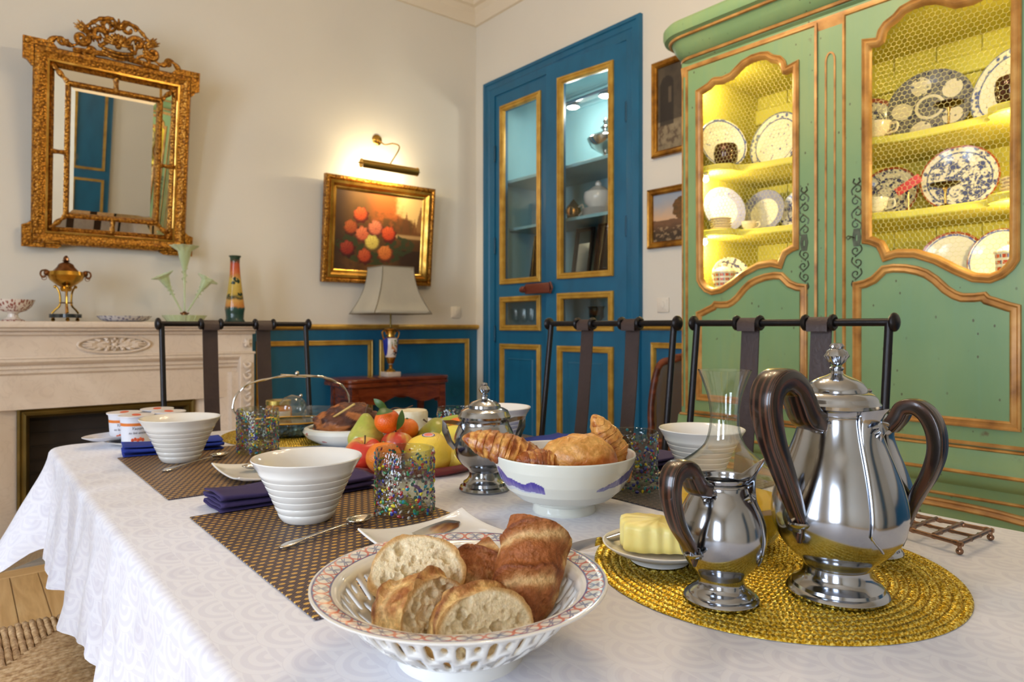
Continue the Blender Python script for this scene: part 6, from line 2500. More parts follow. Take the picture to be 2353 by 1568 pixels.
az_s = (tw * cos(radians(62)) - lf * sin(radians(62)))
m = spout_patch(PD, az_s, .060, .1965, 0.62, 0.52, .0003, .0025, .010)
sp_ = m.build('spout', 'pewter', pot, 60)
m = MB()
b0 = atan2(az_s.y, az_s.x)
for sg in (-1, 1):
    pts = []
    for k in range(24):
        b = k / 23
        z = .060 + .132 * b
        w = (0.62 + (0.52 - 0.62) * b) * sg
        if b < 0.12: w *= (0.55 + 0.45 * b / 0.12)
        r = body_r(PD, z) + 0.0018
        pts.append((r * cos(b0 + w), r * sin(b0 + w), z))
    m.tube(pts, 0.0013, 6)
m.build('spout_rim', 'pewter', sp_)
m = MB(); shell(m, az_s * 0.0435 + Vector((0, 0, .186)), az_s, 0.011); m.build('shell_ornament', 'pewter', sp_)
azl = radians(32)
az_h = tw * cos(azl) + lf * sin(azl)
hp = handle_pts(1923, 0.727, azl, [(1885, 985), (1858, 972), (1843, 935), (1830, 905), (1808, 889), (1785, 898), (1770, 928), (1769, 975), (1782, 1040), (1806, 1110), (1830, 1180), (1845, 1230), (1843, 1274)])
hd, HP = wood_handle(pot, hp, az_h, [.0120, .0142, .014, .0135, .0135, .0138, .0140, .0135, .0125, .0112, .0098, .0082, .0062, .0020], 0.0)
m = MB(); rosette(m, az_h * 0.037 + lf * -0.006 + Vector((0, 0, .182)), az_h - lf * 0.7, 0.011); m.build('rosette', 'pewter', pot)
m = MB()
hb = HP[-8]
m.tube([(hb.x + 0.0085 * (az_h.x * cos(a)) - az_h.y * 0.0085 * sin(a), hb.y + 0.0085 * (az_h.y * cos(a)) + az_h.x * 0.0085 * sin(a), hb.z) for a in [i * pi / 10 for i in range(20)]], 0.0022, 6, True, flat=2.0)
r_ = body_r(PD, hb.z)
m.X = Matrix.Rotation(atan2(az_h.y, az_h.x), 4, 'Z')
m.rbox(r_ - 0.004, r_ + 0.0025, -0.012, 0.004, hb.z - 0.008, hb.z + 0.007, 0.001)
m.X = None
m.build('handle_clasp', 'pewter', pot)

# milk jug
JUG = [(0, 0), (.0370, 0), (.0382, .0022), (.0365, .005), (.0335, .0062), (.0325, .0085), (.0280, .0110), (.0245, .0145), (.0230, .0190), (.0232, .0235), (.0265, .0285), (.0370, .0410), (.0435, .0550), (.0452, .0690), (.0430, .0840), (.0375, .0980), (.0315, .1090), (.0278, .1160), (.0272, .1200), (.0285, .1240), (.0292, .1262)]
pj = at_t(1657, 0.71, ZG)
tw, lf = view_axes(pj)
jug = thing('milk_jug', 'small open silver milk jug with dark wooden handle', 'jug', pj)
JD = JUG[:10] + dense(JUG[9:], 4)[1:]
az_s = (tw * cos(radians(100)) - lf * sin(radians(100)))
bs = atan2(az_s.y, az_s.x)
inner = [(r - 0.0014, z) for r, z in reversed(JD) if z > 0.06]
m = MB(); m.lathe(JD + [(.0288, .1272)] + inner + [(0.0, 0.06)], 96)


def beak(v):
    a = atan2(v.y, v.x) - bs
    a = (a + pi) % (2 * pi) - pi
    k = max(0, 1 - (a / 0.62) ** 2) * max(0, (v.z - 0.100) / 0.027)
    if k > 0:
        k = k ** 1.5
        v = Vector((v.x + az_s.x * 0.016 * k, v.y + az_s.y * 0.016 * k, v.z + 0.020 * k))
    return v


deform(m, beak)
m.build('body', 'pewter', jug, 40)
m = MB(); m.lathe([(.0280, .1185), (.0302, .1195), (.0302, .1210), (.0284, .1222)], 72, cap=False); m.build('neck_ring', 'pewter', jug)
m = MB()
for off in (-0.62, 0.62):
    sg = 1 if off > 0 else -1
    pts = []
    for k in range(20):
        b = k / 19
        z = .040 + .078 * b
        r = body_r(JD, z) + 0.0008
        a = bs + off * (0.6 + 0.4 * min(1, b / 0.15))
        pts.append((r * cos(a), r * sin(a), z))
    m.tube(pts, 0.0011, 6)
m.build('beak_rim', 'pewter', jug)
m = MB(); sdir = tw * cos(radians(66)) - lf * sin(radians(66)); shell(m, sdir * 0.0285 + Vector((0, 0, .113)), sdir, 0.008); m.build('shell_ornament', 'pewter', jug)
azl = radians(30)
az_h = tw * cos(azl) + lf * sin(azl)
hp = handle_pts(1657, 0.71, azl, [(1622, 1140), (1603, 1134), (1592, 1115), (1584, 1100), (1571, 1094), (1556, 1101), (1545, 1122), (1544, 1166), (1557, 1223), (1580, 1266), (1596, 1295), (1598, 1321)])
hd, HP = wood_handle(jug, hp, az_h, [.0090, .0104, .0102, .0100, .0100, .0102, .0102, .0095, .0084, .0072, .0060, .0044, .0014], 0.0)
m = MB(); rosette(m, az_h * 0.0275 + lf * -0.003 + Vector((0, 0, .112)), az_h - lf * 0.5, 0.0085); m.build('rosette', 'pewter', jug)
m = MB(); hb = HP[-8]
m.tube([(hb.x + 0.0062 * (az_h.x * cos(a)) - az_h.y * 0.0062 * sin(a), hb.y + 0.0062 * (az_h.y * cos(a)) + az_h.x * 0.0062 * sin(a), hb.z) for a in [i * pi / 10 for i in range(20)]], 0.0018, 6, True, flat=2.2)
r_ = body_r(JD, hb.z)
m.X = Matrix.Rotation(atan2(az_h.y, az_h.x), 4, 'Z')
m.rbox(r_ - 0.004, r_ + 0.002, -0.010, 0.003, hb.z - 0.006, hb.z + 0.006, 0.001)
m.X = None
m.build('handle_clasp', 'pewter', jug)

# tea pot behind
sc_ = 0.80
TP = [(r * sc_, z * sc_) for r, z in PD]
pt_ = at_t(1994, 0.865, TZ + 0.003)
tw, lf = view_axes(pt_)
tp = thing('tea_pot', 'smaller silver pot with wooden handle half hidden behind the coffee pot', 'teapot', pt_)
MB().lathe(TP, 72).build('body', 'pewter', tp, 32)
m = MB(); m.lathe([(r * sc_, z * sc_) for r, z in [(.0395, .1965), (.0425, .1975), (.0428, .2010), (.0405, .2040), (.0400, .2070), (.0335, .2130), (.0295, .2175), (.0180, .2240), (.0065, .2290), (.0052, .2330)]], 56)
l2 = m.build('lid', 'pewter', tp, 32)
m = MB(); finial(m, .189, 0.7); m.build('finial', 'pewter', l2)
azl = radians(64)
az_h = tw * cos(azl) - lf * sin(azl)
hp = handle_pts(1994, 0.865, azl, [(2040, 985), (2056, 962), (2068, 940), (2092, 937), (2114, 955), (2128, 990), (2130, 1035), (2116, 1085), (2092, 1135), (2078, 1175), (2074, 1205)], -1)
wood_handle(tp, hp, az_h, [.0110, .0115, .0115, .0115, .0115, .0115, .0110, .0105, .0095, .0085, .0070, .0040], 0.0)

# sugar pot
ps = at_t(1113, 1.205, TZ + 0.0005)
tw, lf = view_axes(ps)
su = thing('sugar_pot', 'silver two handled sugar pot with lid beside the fruit', 'sugar bowl', ps)
SP = [(0, 0), (.0435, 0), (.0450, .003), (.0430, .007), (.0385, .009), (.0370, .014), (.0310, .018), (.0270, .024), (.0262, .032), (.0300, .038), (.0420, .048), (.0515, .062), (.0545, .078), (.0530, .094), (.0480, .108), (.0440, .116), (.0435, .122), (.0452, .126)]
MB().lathe(SP[:9] + dense(SP[8:], 4)[1:], 72).build('body', 'pewter', su, 32)
m = MB(); m.lathe([(.0440, .125), (.0465, .1265), (.0468, .130), (.0440, .134), (.0420, .139), (.0350, .143), (.0290, .1445), (.0285, .149), (.0220, .1545), (.0120, .1580), (.0060, .1600), (.0050, .1640)], 64)
l3 = m.build('lid', 'pewter', su, 32)
m = MB(); finial(m, .168, 0.85); m.build('finial', 'pewter', l3)
for sg in (-1, 1):
    dirv = lf * sg * cos(0.35) + tw * sin(0.35) * sg
    m = MB(); m.tube([dirv * 0.044 + Vector((0, 0, .118)), dirv * 0.060 + Vector((0, 0, .1215)), dirv * 0.0735 + Vector((0, 0, .122)), dirv * 0.072 + Vector((0, 0, .108)), dirv * 0.064 + Vector((0, 0, .088)), dirv * 0.0545 + Vector((0, 0, .076))], [.004, .0045, .0052, .0052, .0042, .0034], 4, flat=1.3)
    m.build('handle', 'pewter', su, 20)

# ------------------------------------------------------------------ juice carafe
cf = at_t(1665, 0.905, TZ)
caf = thing('juice_carafe', 'glass carafe with flared neck and a little orange juice', 'carafe', cf)
CO = [(0.0, 0.0), (0.040, 0.0), (0.058, 0.008), (0.073, 0.030), (0.0785, 0.055), (0.074, 0.082), (0.060, 0.103), (0.040, 0.118), (0.026, 0.132), (0.020, 0.152), (0.0188, 0.172), (0.022, 0.195), (0.029, 0.216), (0.0345, 0.230)]
co = dense(CO, 4)
ci = [(max(0, r - 0.0016), z + (0.003 if z < 0.01 else 0)) for r, z in reversed(co)]
g = Graph('carafe_glass')
lw = g.nt.nodes.new('ShaderNodeLayerWeight'); lw.inputs[0].default_value = 0.5
fc = N(g, lw.outputs['Facing'])
tr = g.nt.nodes.new('ShaderNodeBsdfTransparent')
g.put(tr.inputs[0], g.mix(fc.sm(0.55, 1.0), (0.97, 0.98, 0.97, 1), (0.66, 0.72, 0.66, 1)))
gs = g.nt.nodes.new('ShaderNodeBsdfGlossy'); gs.inputs['Roughness'].default_value = 0.01
fr = g.nt.nodes.new('ShaderNodeFresnel'); geo = g.nt.nodes.new('ShaderNodeNewGeometry')
g.put(fr.inputs[0], N(g, geo.outputs['Backfacing']) * (1 / 1.5 - 1.5) + 1.5)
mx = g.nt.nodes.new('ShaderNodeMixShader'); g.put(mx.inputs[0], N(g, fr.outputs[0]) * 1.3 + 0.01)
g.nt.links.new(tr.outputs[0], mx.inputs[1]); g.nt.links.new(gs.outputs[0], mx.inputs[2])
MAT['carafe_glass'] = g.done(mx.outputs[0])
MB().lathe(co + ci, 96).build('glass_body', 'carafe_glass', caf, 60)
g = Graph('orange_juice')
MAT['orange_juice'] = g.done(g.pbr(rgb(255, 198, 24), 0.08, 0, None, Subsurface_Weight=0.4, Subsurface_Radius=(0.02, 0.012, 0.004), Subsurface_Scale=0.5))
jz = 0.062
ji = [(max(0, r - 0.0024), z + 0.004) for r, z in co if z < jz - 0.006]
MB().lathe([(0, 0.004)] + ji[1:] + [(body_r(co, jz) - 0.0024, jz), (0, jz)], 72).build('juice', 'orange_juice', caf, 40)

# ------------------------------------------------------------------ trivet
tv = [on_z(2096, 1184, TZ + 0.014), on_z(2276, 1219, TZ + 0.014), on_z(2205, 1250, TZ + 0.014), on_z(2040, 1203, TZ + 0.014)]
c0 = (tv[0] + tv[1] + tv[2] + tv[3]) / 4
t = thing('metal_trivet', 'bronze coloured bamboo look trivet behind the coffee pot', 'trivet', (c0.x, c0.y, TZ))
simple('bronze_bamboo', rgb(150, 116, 92), 0.25, 0.9, var=0.25, vscale=40)
lv = [Vector((p.x - c0.x, p.y - c0.y, 0.014)) for p in tv]


def bamboo(a, b, name, parent, r=0.0030):
    m = MB()
    k = max(4, int((b - a).length / 0.004))
    m.tube([a.lerp(b, i / k) for i in range(k + 1)], [r * (1.25 if i % 7 == 3 else 0.95) for i in range(k + 1)], 8)
    return m.build(name, 'bronze_bamboo', parent)


ex = (lv[1] - lv[0]).normalized() * 0.004
for a, b in ((0, 1), (3, 2), (0, 3), (1, 2)):
    d = (lv[b] - lv[a]).normalized() * 0.004
    bamboo(lv[a] - d, lv[b] + d, 'bar', t)
for s in (0.33, 0.66):
    bamboo(lv[0].lerp(lv[1], s) + Vector((0, 0, 0.002)), lv[3].lerp(lv[2], s) + Vector((0, 0, 0.002)), 'bar', t)
bamboo(lv[0].lerp(lv[3], 0.5), lv[1].lerp(lv[2], 0.5), 'bar', t, 0.0024)
for p in lv:
    m = MB(); m.ball((p.x, p.y, 0.0045), 0.0045, 10, 8); m.cyl((p.x, p.y, 0.005), (p.x, p.y, 0.014), 0.0025, 8); m.build('foot', 'bronze_bamboo', t)
# ------------------------------------------------------------------ bread basket of pierced porcelain
g = Graph('basket_porcelain')
x, y, z = g.xyz()
r = (x * x + y * y).sqrt()
an = g.math('ARCTAN2', y, x) * (34 / (2 * pi))
rr_ = (r - 0.1105) * (1 / 0.0155)
fx = an.frac() - 0.5
d1 = ((fx * fx + (rr_ - 0.5) * (rr_ - 0.5)).sqrt() - 0.48).abs()
fx2 = (an + 0.5).frac() - 0.5
d2 = ((fx2 * fx2 + (rr_ - 0.5) * (rr_ - 0.5)).sqrt() - 0.48).abs()
red = (d1 < 0.055)
blue = ((fx.abs() - (rr_ - 0.5).abs()).abs() < 0.05).max(d2 < 0.04)
inband = (rr_ > 0.0) * (rr_ < 1.0) * (z > 0.0632)
edge = ((rr_ - 0.03).abs() < 0.05).max((rr_ - 0.98).abs() < 0.05) * (z > 0.0632)
white = rgb(230, 228, 222)
col = g.mix(inband * blue * 0.7, white, rgb(70, 84, 140))
col = g.mix(inband * red * 0.8, col, rgb(206, 92, 62))
col = g.mix(edge * 0.75, col, rgb(74, 88, 146))
MAT['basket_porcelain'] = g.done(g.pbr(col, 0.1, 0, None, Coat_Weight=0.3))
bc = at_t(1058, 0.60, TZ)
bk = thing('bread_basket', 'white pierced porcelain basket with red and blue patterned rim in the foreground', 'basket', bc)
NC = 26
HB = 0.066


def wall_pt(a, s):
    r_ = 0.060 + (0.1085 - 0.060) * (0.80 * s + 0.20 * s ** 2.2) + 0.010 * sin(pi * min(1, s * 1.0)) * 0.8
    z_ = 0.0145 + (HB - 0.0175) * s ** 1.12
    return Vector((r_ * cos(a), r_ * sin(a), z_))


m = MB()
cw = 2 * pi / NC
cellv, cellh = [], []
outer = [(-0.25 + i / 6, 0.0) for i in range(7)] + [(0.75, j / 10) for j in range(1, 10)] + [(0.75 - i / 6, 1.0) for i in range(7)] + [(-0.25, 1 - j / 10) for j in range(1, 10)]


def oblong(cx, w, s0, s1):
    pts = []
    hs = 0.09
    k_ = min(hs, (s1 - s0) / 2)
    for i in range(7):
        a = pi * i / 6
        pts.append((cx + w * cos(a), s1 - k_ + k_ * sin(a)))
    for i in range(7):
        a = pi + pi * i / 6
        pts.append((cx + w * cos(a), s0 + k_ + k_ * sin(a)))
    return pts


holes = [oblong(0.0, 0.155, 0.47, 0.86), oblong(0.5, 0.125, 0.66, 0.84), oblong(0.5, 0.150, 0.17, 0.53), oblong(0.0, 0.120, 0.15, 0.31)]
# extra mid ring of sample points keeps the wall curved: split the cell polygon in bands is unnecessary, the triangles are small
flat = outer + [p for h in holes for p in h]
tris = tessellate_polygon([[Vector((p[0], p[1], 0)) for p in outer]] + [[Vector((p[0], p[1], 0)) for p in h] for h in holes])
for c in range(NC):
    m.add([wall_pt((p[0] + c) * cw, p[1]) for p in flat], [tuple(t_) for t_ in tris])
w_ = m.build('pierced_wall', 'basket_porcelain', bk, 50)
bm = bmesh.new(); bm.from_mesh(w_.data)
bmesh.ops.remove_doubles(bm, verts=bm.verts, dist=2e-5)
bmesh.ops.recalc_face_normals(bm, faces=bm.faces)
bm.to_mesh(w_.data); bm.free()
md = w_.modifiers.new('thick', 'SOLIDIFY'); md.thickness = 0.0038; md.offset = 0
m = MB(); m.lathe([(0.1075, HB - 0.004), (0.110, HB - 0.0038), (0.126, HB - 0.0012), (0.1285, HB + 0.0004), (0.1285, HB + 0.0018), (0.1265, HB + 0.0022), (0.1105, HB - 0.0008), (0.107, HB - 0.002), (0.1068, HB - 0.0035)], 120, cap=False)
m.build('decorated_rim', 'basket_porcelain', bk, 60)
m = MB(); m.lathe([(0.0, 0.013), (0.058, 0.0135), (0.062, 0.015), (0.062, 0.0175), (0.056, 0.0168), (0, 0.016)], 72)
m.lathe([(0.0535, 0.014), (0.0545, 0.004), (0.0555, 0.0), (0.0525, 0.0), (0.051, 0.004), (0.050, 0.014)], 72, cap=False)
m.build('foot_ring', 'basket_porcelain', bk, 50)

# ------------------------------------------------------------------ bread
painted_mat('crust', 0.6, 330, 0.9, 0.0022, speck=0.45)
painted_mat('crumb', 0.8, 520, 0.9, 0.0016, speck=0.22, Subsurface_Weight=0.15, Subsurface_Radius=(0.01, 0.006, 0.003), Subsurface_Scale=0.3)


def bread(label, L, W, H, seed, loc, euler, ends=('cut', 'cut'), brown=0.5, ear=1.0, group='baguette pieces in the basket'):
    """local: x along the loaf, z up (crust top). D shaped section."""
    rnd = random.Random(seed)
    t = thing('bread_slice', label, 'bread', loc, rot=euler, group=group)
    NT, NX = 132, 44
    sd = seed * 7.3

    def sec(th):
        c, s = cos(th), sin(th)
        y = W / 2 * (abs(c) ** 0.85) * (1 if c > 0 else -1)
        z = H * 0.62 * (abs(s) ** 0.9) if s > 0 else -H * 0.38 * (abs(s) ** 0.55)
        return y, z
    craters = []
    for k in range(150):
        a = rnd.uniform(0, 2 * pi); q = sqrt(rnd.random()) * 0.86
        y, z = sec(a)
        rr = rnd.choice([0.0006, 0.0007, 0.0008, 0.0009, 0.0010, 0.0012, 0.0014, 0.0018, 0.0024, 0.0046])
        craters.append((y * q, z * q, rr, rnd.uniform(1.0, 1.7), rnd.uniform(0, pi)))

    def hole(y, z, flip):
        d = 0
        y += 0.0016 * mnoise.noise(Vector((y * 260, z * 260, sd))); z += 0.0016 * mnoise.noise(Vector((y * 260, z * 260, sd + 5)))
        for (cy_, cz_, rr, el, an) in craters:
            dy, dz = (y * flip - cy_), z - cz_
            u_ = dy * cos(an) + dz * sin(an); v_ = -dy * sin(an) + dz * cos(an)
            q = (u_ / (rr * el)) ** 2 + (v_ / rr) ** 2
            if q < 1:
                d = max(d, rr * 1.5 * sqrt(1 - q) * (0.8 + 0.3 * sin(cy_ * 900)))
        return d

    def taper(x):
        s = (x + L / 2) / L
        k = 1.0
        if ends[0] == 'round': k *= min(1, (max(0, s) * 2.1)) ** 0.45 if s < 0.476 else 1
        if ends[1] == 'round': k *= min(1, (max(0, 1 - s) * 2.1)) ** 0.45 if s > 0.524 else 1
        return max(k, 0.02)

    rings = []
    for i in range(NX + 1):
        x = -L / 2 + L * i / NX
        k = taper(x)
        ring = []
        for j in range(NT):
            th = 2 * pi * j / NT
            y, z = sec(th)
            n1 = mnoise.fractal(Vector((x * 40 + sd, y * 40, z * 40)), 0.9, 2.1, 4)
            n2 = mnoise.noise(Vector((x * 150 + sd, y * 150, z * 150)))
            n3 = mnoise.noise(Vector((x * 420 + sd, y * 420, z * 420)))
            gr = 0.0026 * n1 + 0.0006 * n2 + 0.00035 * n3
            # slashes across the top with a lifted ear
            top = max(0.0, sin(th)) ** 1.5
            sl = (x / 0.042 + (y / W) * 0.7 + 0.10 * n1 + seed * 0.37) % 1.0
            e = math.exp(-((sl - 0.16) / 0.075) ** 2) * 0.0060 - math.exp(-((sl - 0.45) / 0.16) ** 2) * 0.0020
            gr += e * top * ear * (0.55 + 0.45 * k)
            rad = sqrt(y * y + z * z) + 1e-6
            f = k * (1 + gr / rad)
            ring.append((x, y * f, z * f))
        rings.append(ring)
    m = MB()
    m.ring_surface(rings, True, ends[0] == 'round', ends[1] == 'round')
    o = m.build('crust', 'crust', t, 80, fix=False)

    def ccol(c):
        th = atan2(c.z / 0.62, c.y)
        top = sst(-0.2, 0.5, c.z / (H * 0.62))
        n1 = 0.5 + 0.5 * mnoise.fractal(Vector((c.x * 60 + sd, c.y * 60, c.z * 60)), 0.9, 2.1, 4)
        n2 = 0.5 + 0.5 * mnoise.noise(Vector((c.x * 260 + sd, c.y * 260, c.z * 260)))
        n0 = mnoise.fractal(Vector((c.x * 40 + sd, c.y * 40, c.z * 40)), 0.9, 2.1, 4)
        sl = (c.x / 0.042 + (c.y / W) * 0.7 + 0.10 * n0 + seed * 0.37) % 1.0
        earc = math.exp(-((sl - 0.15) / 0.05) ** 2) * top * (0.5 + n1 * 0.8)
        open_ = math.exp(-((sl - 0.42) / 0.13) ** 2) * top
        base = mixc((232, 196, 128), (214, 156, 80), n1)
        base = mixc(base, (150, 82, 34), sst(0.9 - brown, 1.35 - brown, n1 * 0.7 + top * 0.45))
        base = mixc(base, (232, 200, 142), open_ * 0.75)
        base = mixc(base, (120, 58, 22), min(1, earc * ear * 1.1) * 0.9)
        return mixc(base, (236, 212, 168), 0.25 * n2 * (1 - brown))
    paint(o, ccol)
    for side, en in ((-1, ends[0]), (1, ends[1])):
        if en != 'cut': continue
        edge = rings[0] if side < 0 else rings[-1]
        x0 = -L / 2 if side < 0 else L / 2
        QN = 62
        rr_s = []
        for q in range(QN + 1):
            f = 1 - q / QN
            row = []
            for j in range(NT):
                e = edge[j]
                y, z = e[1] * f, e[2] * f
                n1 = mnoise.fractal(Vector((y * 160 + sd, z * 160, side * 3)), 0.8, 2.2, 3) * 0.0006
                h = hole(y, z, side) * min(1, q / 3)
                row.append((x0 + side * (n1 * min(1, q) + 0.0004 * min(1, q)) - side * h, y, z))
            rr_s.append(row)
        mm = MB(); mm.ring_surface(rr_s, True, False, False)
        oc = mm.build('cut_face', 'crumb', t, 80, fix=False)

        def kcol(c):
            n1 = 0.5 + 0.5 * mnoise.fractal(Vector((c.y * 300 + sd, c.z * 300, 1)), 0.9, 2.1, 3)
            b = mixc((240, 224, 190), (222, 196, 150), n1)
            yy, zz = abs(c.y) / (W / 2), (c.z / (H * 0.62) if c.z > 0 else -c.z / (H * 0.38))
            q = sqrt(yy * yy + zz * zz)
            return mixc(b, (196, 150, 92), sst(0.90, 1.02, q))
        paint(oc, kcol)
    return t


BT = TZ


def bl(u, t, h):
    p = at_t(u, t, TZ + h)
    return p


tw, lf = view_axes(bc)
VA = atan2(-tw.y, -tw.x)          # heading away from the camera
TC = VA + pi
bread('sliced bread piece with large open crumb facing up at the basket left', 0.036, 0.086, 0.062, 3, bl(962, 0.625, 0.052), (radians(-6), radians(-40), TC - 0.1), ('cut', 'cut'), 0.22, 0.4)
bread('bread piece with crackled golden crust at the front left of the basket', 0.038, 0.072, 0.050, 5, bl(968, 0.578, 0.043), (radians(4), radians(-10), TC + 0.75), ('cut', 'cut'), 0.34, 1.2)
bread('bread piece with golden crust and crumb facing the camera, front centre of the basket', 0.040, 0.084, 0.056, 11, bl(1098, 0.565, 0.034), (radians(2), radians(-16), TC + 0.35), ('cut', 'cut'), 0.32, 1.1)
bread('small bread piece with toasted slashes in the middle back of the basket', 0.052, 0.050, 0.044, 8, bl(1100, 0.650, 0.048), (radians(10), radians(-24), VA - 1.2), ('cut', 'cut'), 0.55, 1.2)
bread('long dark crusted baguette end leaning on the right side of the basket', 0.104, 0.060, 0.056, 14, bl(1208, 0.618, 0.053), (radians(-4), radians(52), TC - 0.55), ('cut', 'round'), 0.80, 1.2)

# ------------------------------------------------------------------ croissant bowl
painted_mat('painted_china', 0.12, 200, 0.0, 0.001, Coat_Weight=0.3)
cb = at_t(1296, 1.07, TZ)
CBP = [(0, 0.006), (0.044, 0.006), (0.0455, 0.0), (0.0490, 0.0), (0.0495, 0.003), (0.0480, 0.013), (0.056, 0.0165), (0.074, 0.0245), (0.090, 0.038), (0.101, 0.055), (0.108, 0.074), (0.1115, 0.090), (0.1105, 0.0915), (0.1085, 0.090), (0.105, 0.075), (0.098, 0.057), (0.086, 0.040), (0.070, 0.028), (0.03, 0.020), (0, 0.019)]
pr = []
for a, b in zip(CBP[:-1], CBP[1:]):
    k = max(1, int(Vector((b[0] - a[0], b[1] - a[1])).length / 0.0013))
    for i in range(k):
        pr.append((a[0] + (b[0] - a[0]) * i / k, a[1] + (b[1] - a[1]) * i / k))
pr.append(CBP[-1])
o = MB().lathe(pr, 400).build('painted_bowl', 'painted_china', None, 60, loc=cb)
tw, lf = view_axes(cb)
ta = atan2(tw.y, tw.x)


def bowl_col(c):
    w = (226, 226, 214)
    if c.z < 0.02: return w
    a = atan2(c.y, c.x) - ta
    a = (a + pi) % (2 * pi) - pi          # + is anticlockwise = towards the viewer's right
    rr = sqrt(c.x ** 2 + c.y ** 2)
    inner = False
    e = body_r([(p[0], p[1]) for p in CBP[5:12]], c.z)
    if rr < e - 0.0018: return (232, 228, 216)
    s = -a                                 # viewer's left positive
    z = c.z
    n = mnoise.noise(Vector((a * 9, z * 160, 2)))
    n3 = mnoise.noise(Vector((a * 40, z * 60, 2)))
    if 0.28 < s < 1.4:
        q = (s - 0.28) / 1.0
        mid = 0.050 + 0.010 * q ** 0.8 + 0.003 * sin(q * 14) * q
        top = mid + 0.005 + 0.012 * max(0, sin(q * 9.0 + 0.4)) * (0.3 + q)
        bot = mid - 0.005 - 0.004 * q
        if bot < z < top:
            k = 0.55 + 0.45 * sst(bot, top, z) + 0.3 * n3
            return mixc((176, 170, 204), (76, 64, 150), k)
        if bot - 0.008 * q < z <= bot:
            return mixc(w, (190, 196, 214), 0.7)
    if 0.50 < -s < 1.4:
        q = (-s - 0.50) / 0.8
        mid = 0.050 + 0.020 * q
        if abs(z - mid) < 0.002 + 0.009 * q + 0.002 * n:
            return mixc((184, 186, 212), (80, 80, 152), 0.35 + 0.6 * q + 0.4 * n3)
    return w


paint(o, bowl_col)
tag(o, 'white footed bowl with violet brush painted mountains holding the croissants', 'bowl')

# pastries
painted_mat('pastry', 0.36, 200, 0.7, 0.0020, speck=0.35, Coat_Weight=0.15)


def croissant(label, loc, euler, L, R, bend, seed, segs=7, gloss=0.5, name='croissant', brown=0.5):
    m = MB()
    NX, NT = 120, 48
    rings = []
    sd = seed * 3.1
    for i in range(NX + 1):
        s = i / NX
        ang = (s - 0.5) * bend
        rad_ = L / max(bend, 0.01)
        c = Vector((rad_ * sin(ang), rad_ * (cos(ang) - 1), 0))
        tx = Vector((cos(ang), -sin(ang), 0)); ny = Vector((sin(ang), cos(ang), 0))
        env = max(0.0, sin(pi * s)) ** 0.62
        ph = (abs(s - 0.5) * 2) * segs
        stepv = 1 - (ph % 1.0)
        seg = 1 + 0.13 * (stepv ** 1.5 - 0.5) * (1 if abs(s - 0.5) > 0.06 else 0.4)
        ring = []
        for j in range(NT):
            th = 2 * pi * j / NT
            ph2 = (abs(s - 0.5) * 2) ** 0.9 * segs + 0.45 * sin(th + seed) + 0.35 * mnoise.noise(Vector((s * 5 + sd, cos(th), sin(th))))
            st2 = 1 - (ph2 % 1.0)
            seg = 1 + 0.10 * (st2 ** 1.5 - 0.5)
            fine = 0.014 * sin(ph2 * 2 * pi * 5)
            n = mnoise.fractal(Vector((s * 9 + sd, cos(th) * 1.5, sin(th) * 1.5)), 0.9, 2.0, 5) * 0.11
            r = R * env * (seg + fine + n) + 0.0012
            zz = sin(th) * r * (0.92 if sin(th) > 0 else 0.72)
            p = c + ny * cos(th) * r + Vector((0, 0, zz))
            ring.append(p)
        rings.append(ring)
    m.ring_surface(rings, True, True, True)
    o = m.build(name, 'pastry', None, 80, fix=False, loc=loc)
    o.rotation_euler = euler
    vi = [0]

    def col(c):
        k = vi[0]; vi[0] += 1
        i, j = min(k // NT, NX), k % NT
        s, th = i / NX, 2 * pi * j / NT
        ph2 = (abs(s - 0.5) * 2) ** 0.9 * segs + 0.45 * sin(th + seed) + 0.35 * mnoise.noise(Vector((s * 5 + sd, cos(th), sin(th))))
        st2 = 1 - (ph2 % 1.0)
        n = 0.5 + 0.5 * mnoise.fractal(Vector((c.x * 55 + sd, c.y * 55, c.z * 55)), 0.9, 2.0, 4)
        ln = 0.5 + 0.5 * sin(ph2 * 2 * pi * 5)
        b = mixc((222, 166, 92), (200, 128, 56), n)
        b = mixc(b, (140, 66, 22), sst(1.05 - brown, 1.45 - brown, st2 * 0.35 + n * 0.9))
        b = mixc(b, (236, 192, 122), 0.35 * ln * (1 - st2))
        return b
    paint(o, col)
    return tag(o, label, 'pastry', 'pastries in the painted bowl')


VB = atan2(-tw.y, -tw.x)
RGT = VB - pi / 2                # viewer's right
rz = TZ


def cbp(u, t, v):
    d = ray(u, v)
    return Vector((d.x * t, d.y * t, EYE + d.z * t))


croissant('golden croissant hanging over the left rim of the painted bowl', cbp(1168, 1.055, 1040), (radians(6), radians(19), RGT), 0.150, 0.030, 0.5, 2, 6, brown=0.62)
croissant('croissant standing upright at the right side of the painted bowl', cbp(1402, 1.115, 1030), (radians(0), radians(62), RGT + 0.1), 0.125, 0.0285, 0.35, 5, 6, brown=0.42)
croissant('small brown pastry end between the croissant and the turnover', cbp(1248, 1.03, 1066), (radians(0), radians(10), RGT + 0.3), 0.09, 0.022, 0.3, 9, 5, brown=0.72)

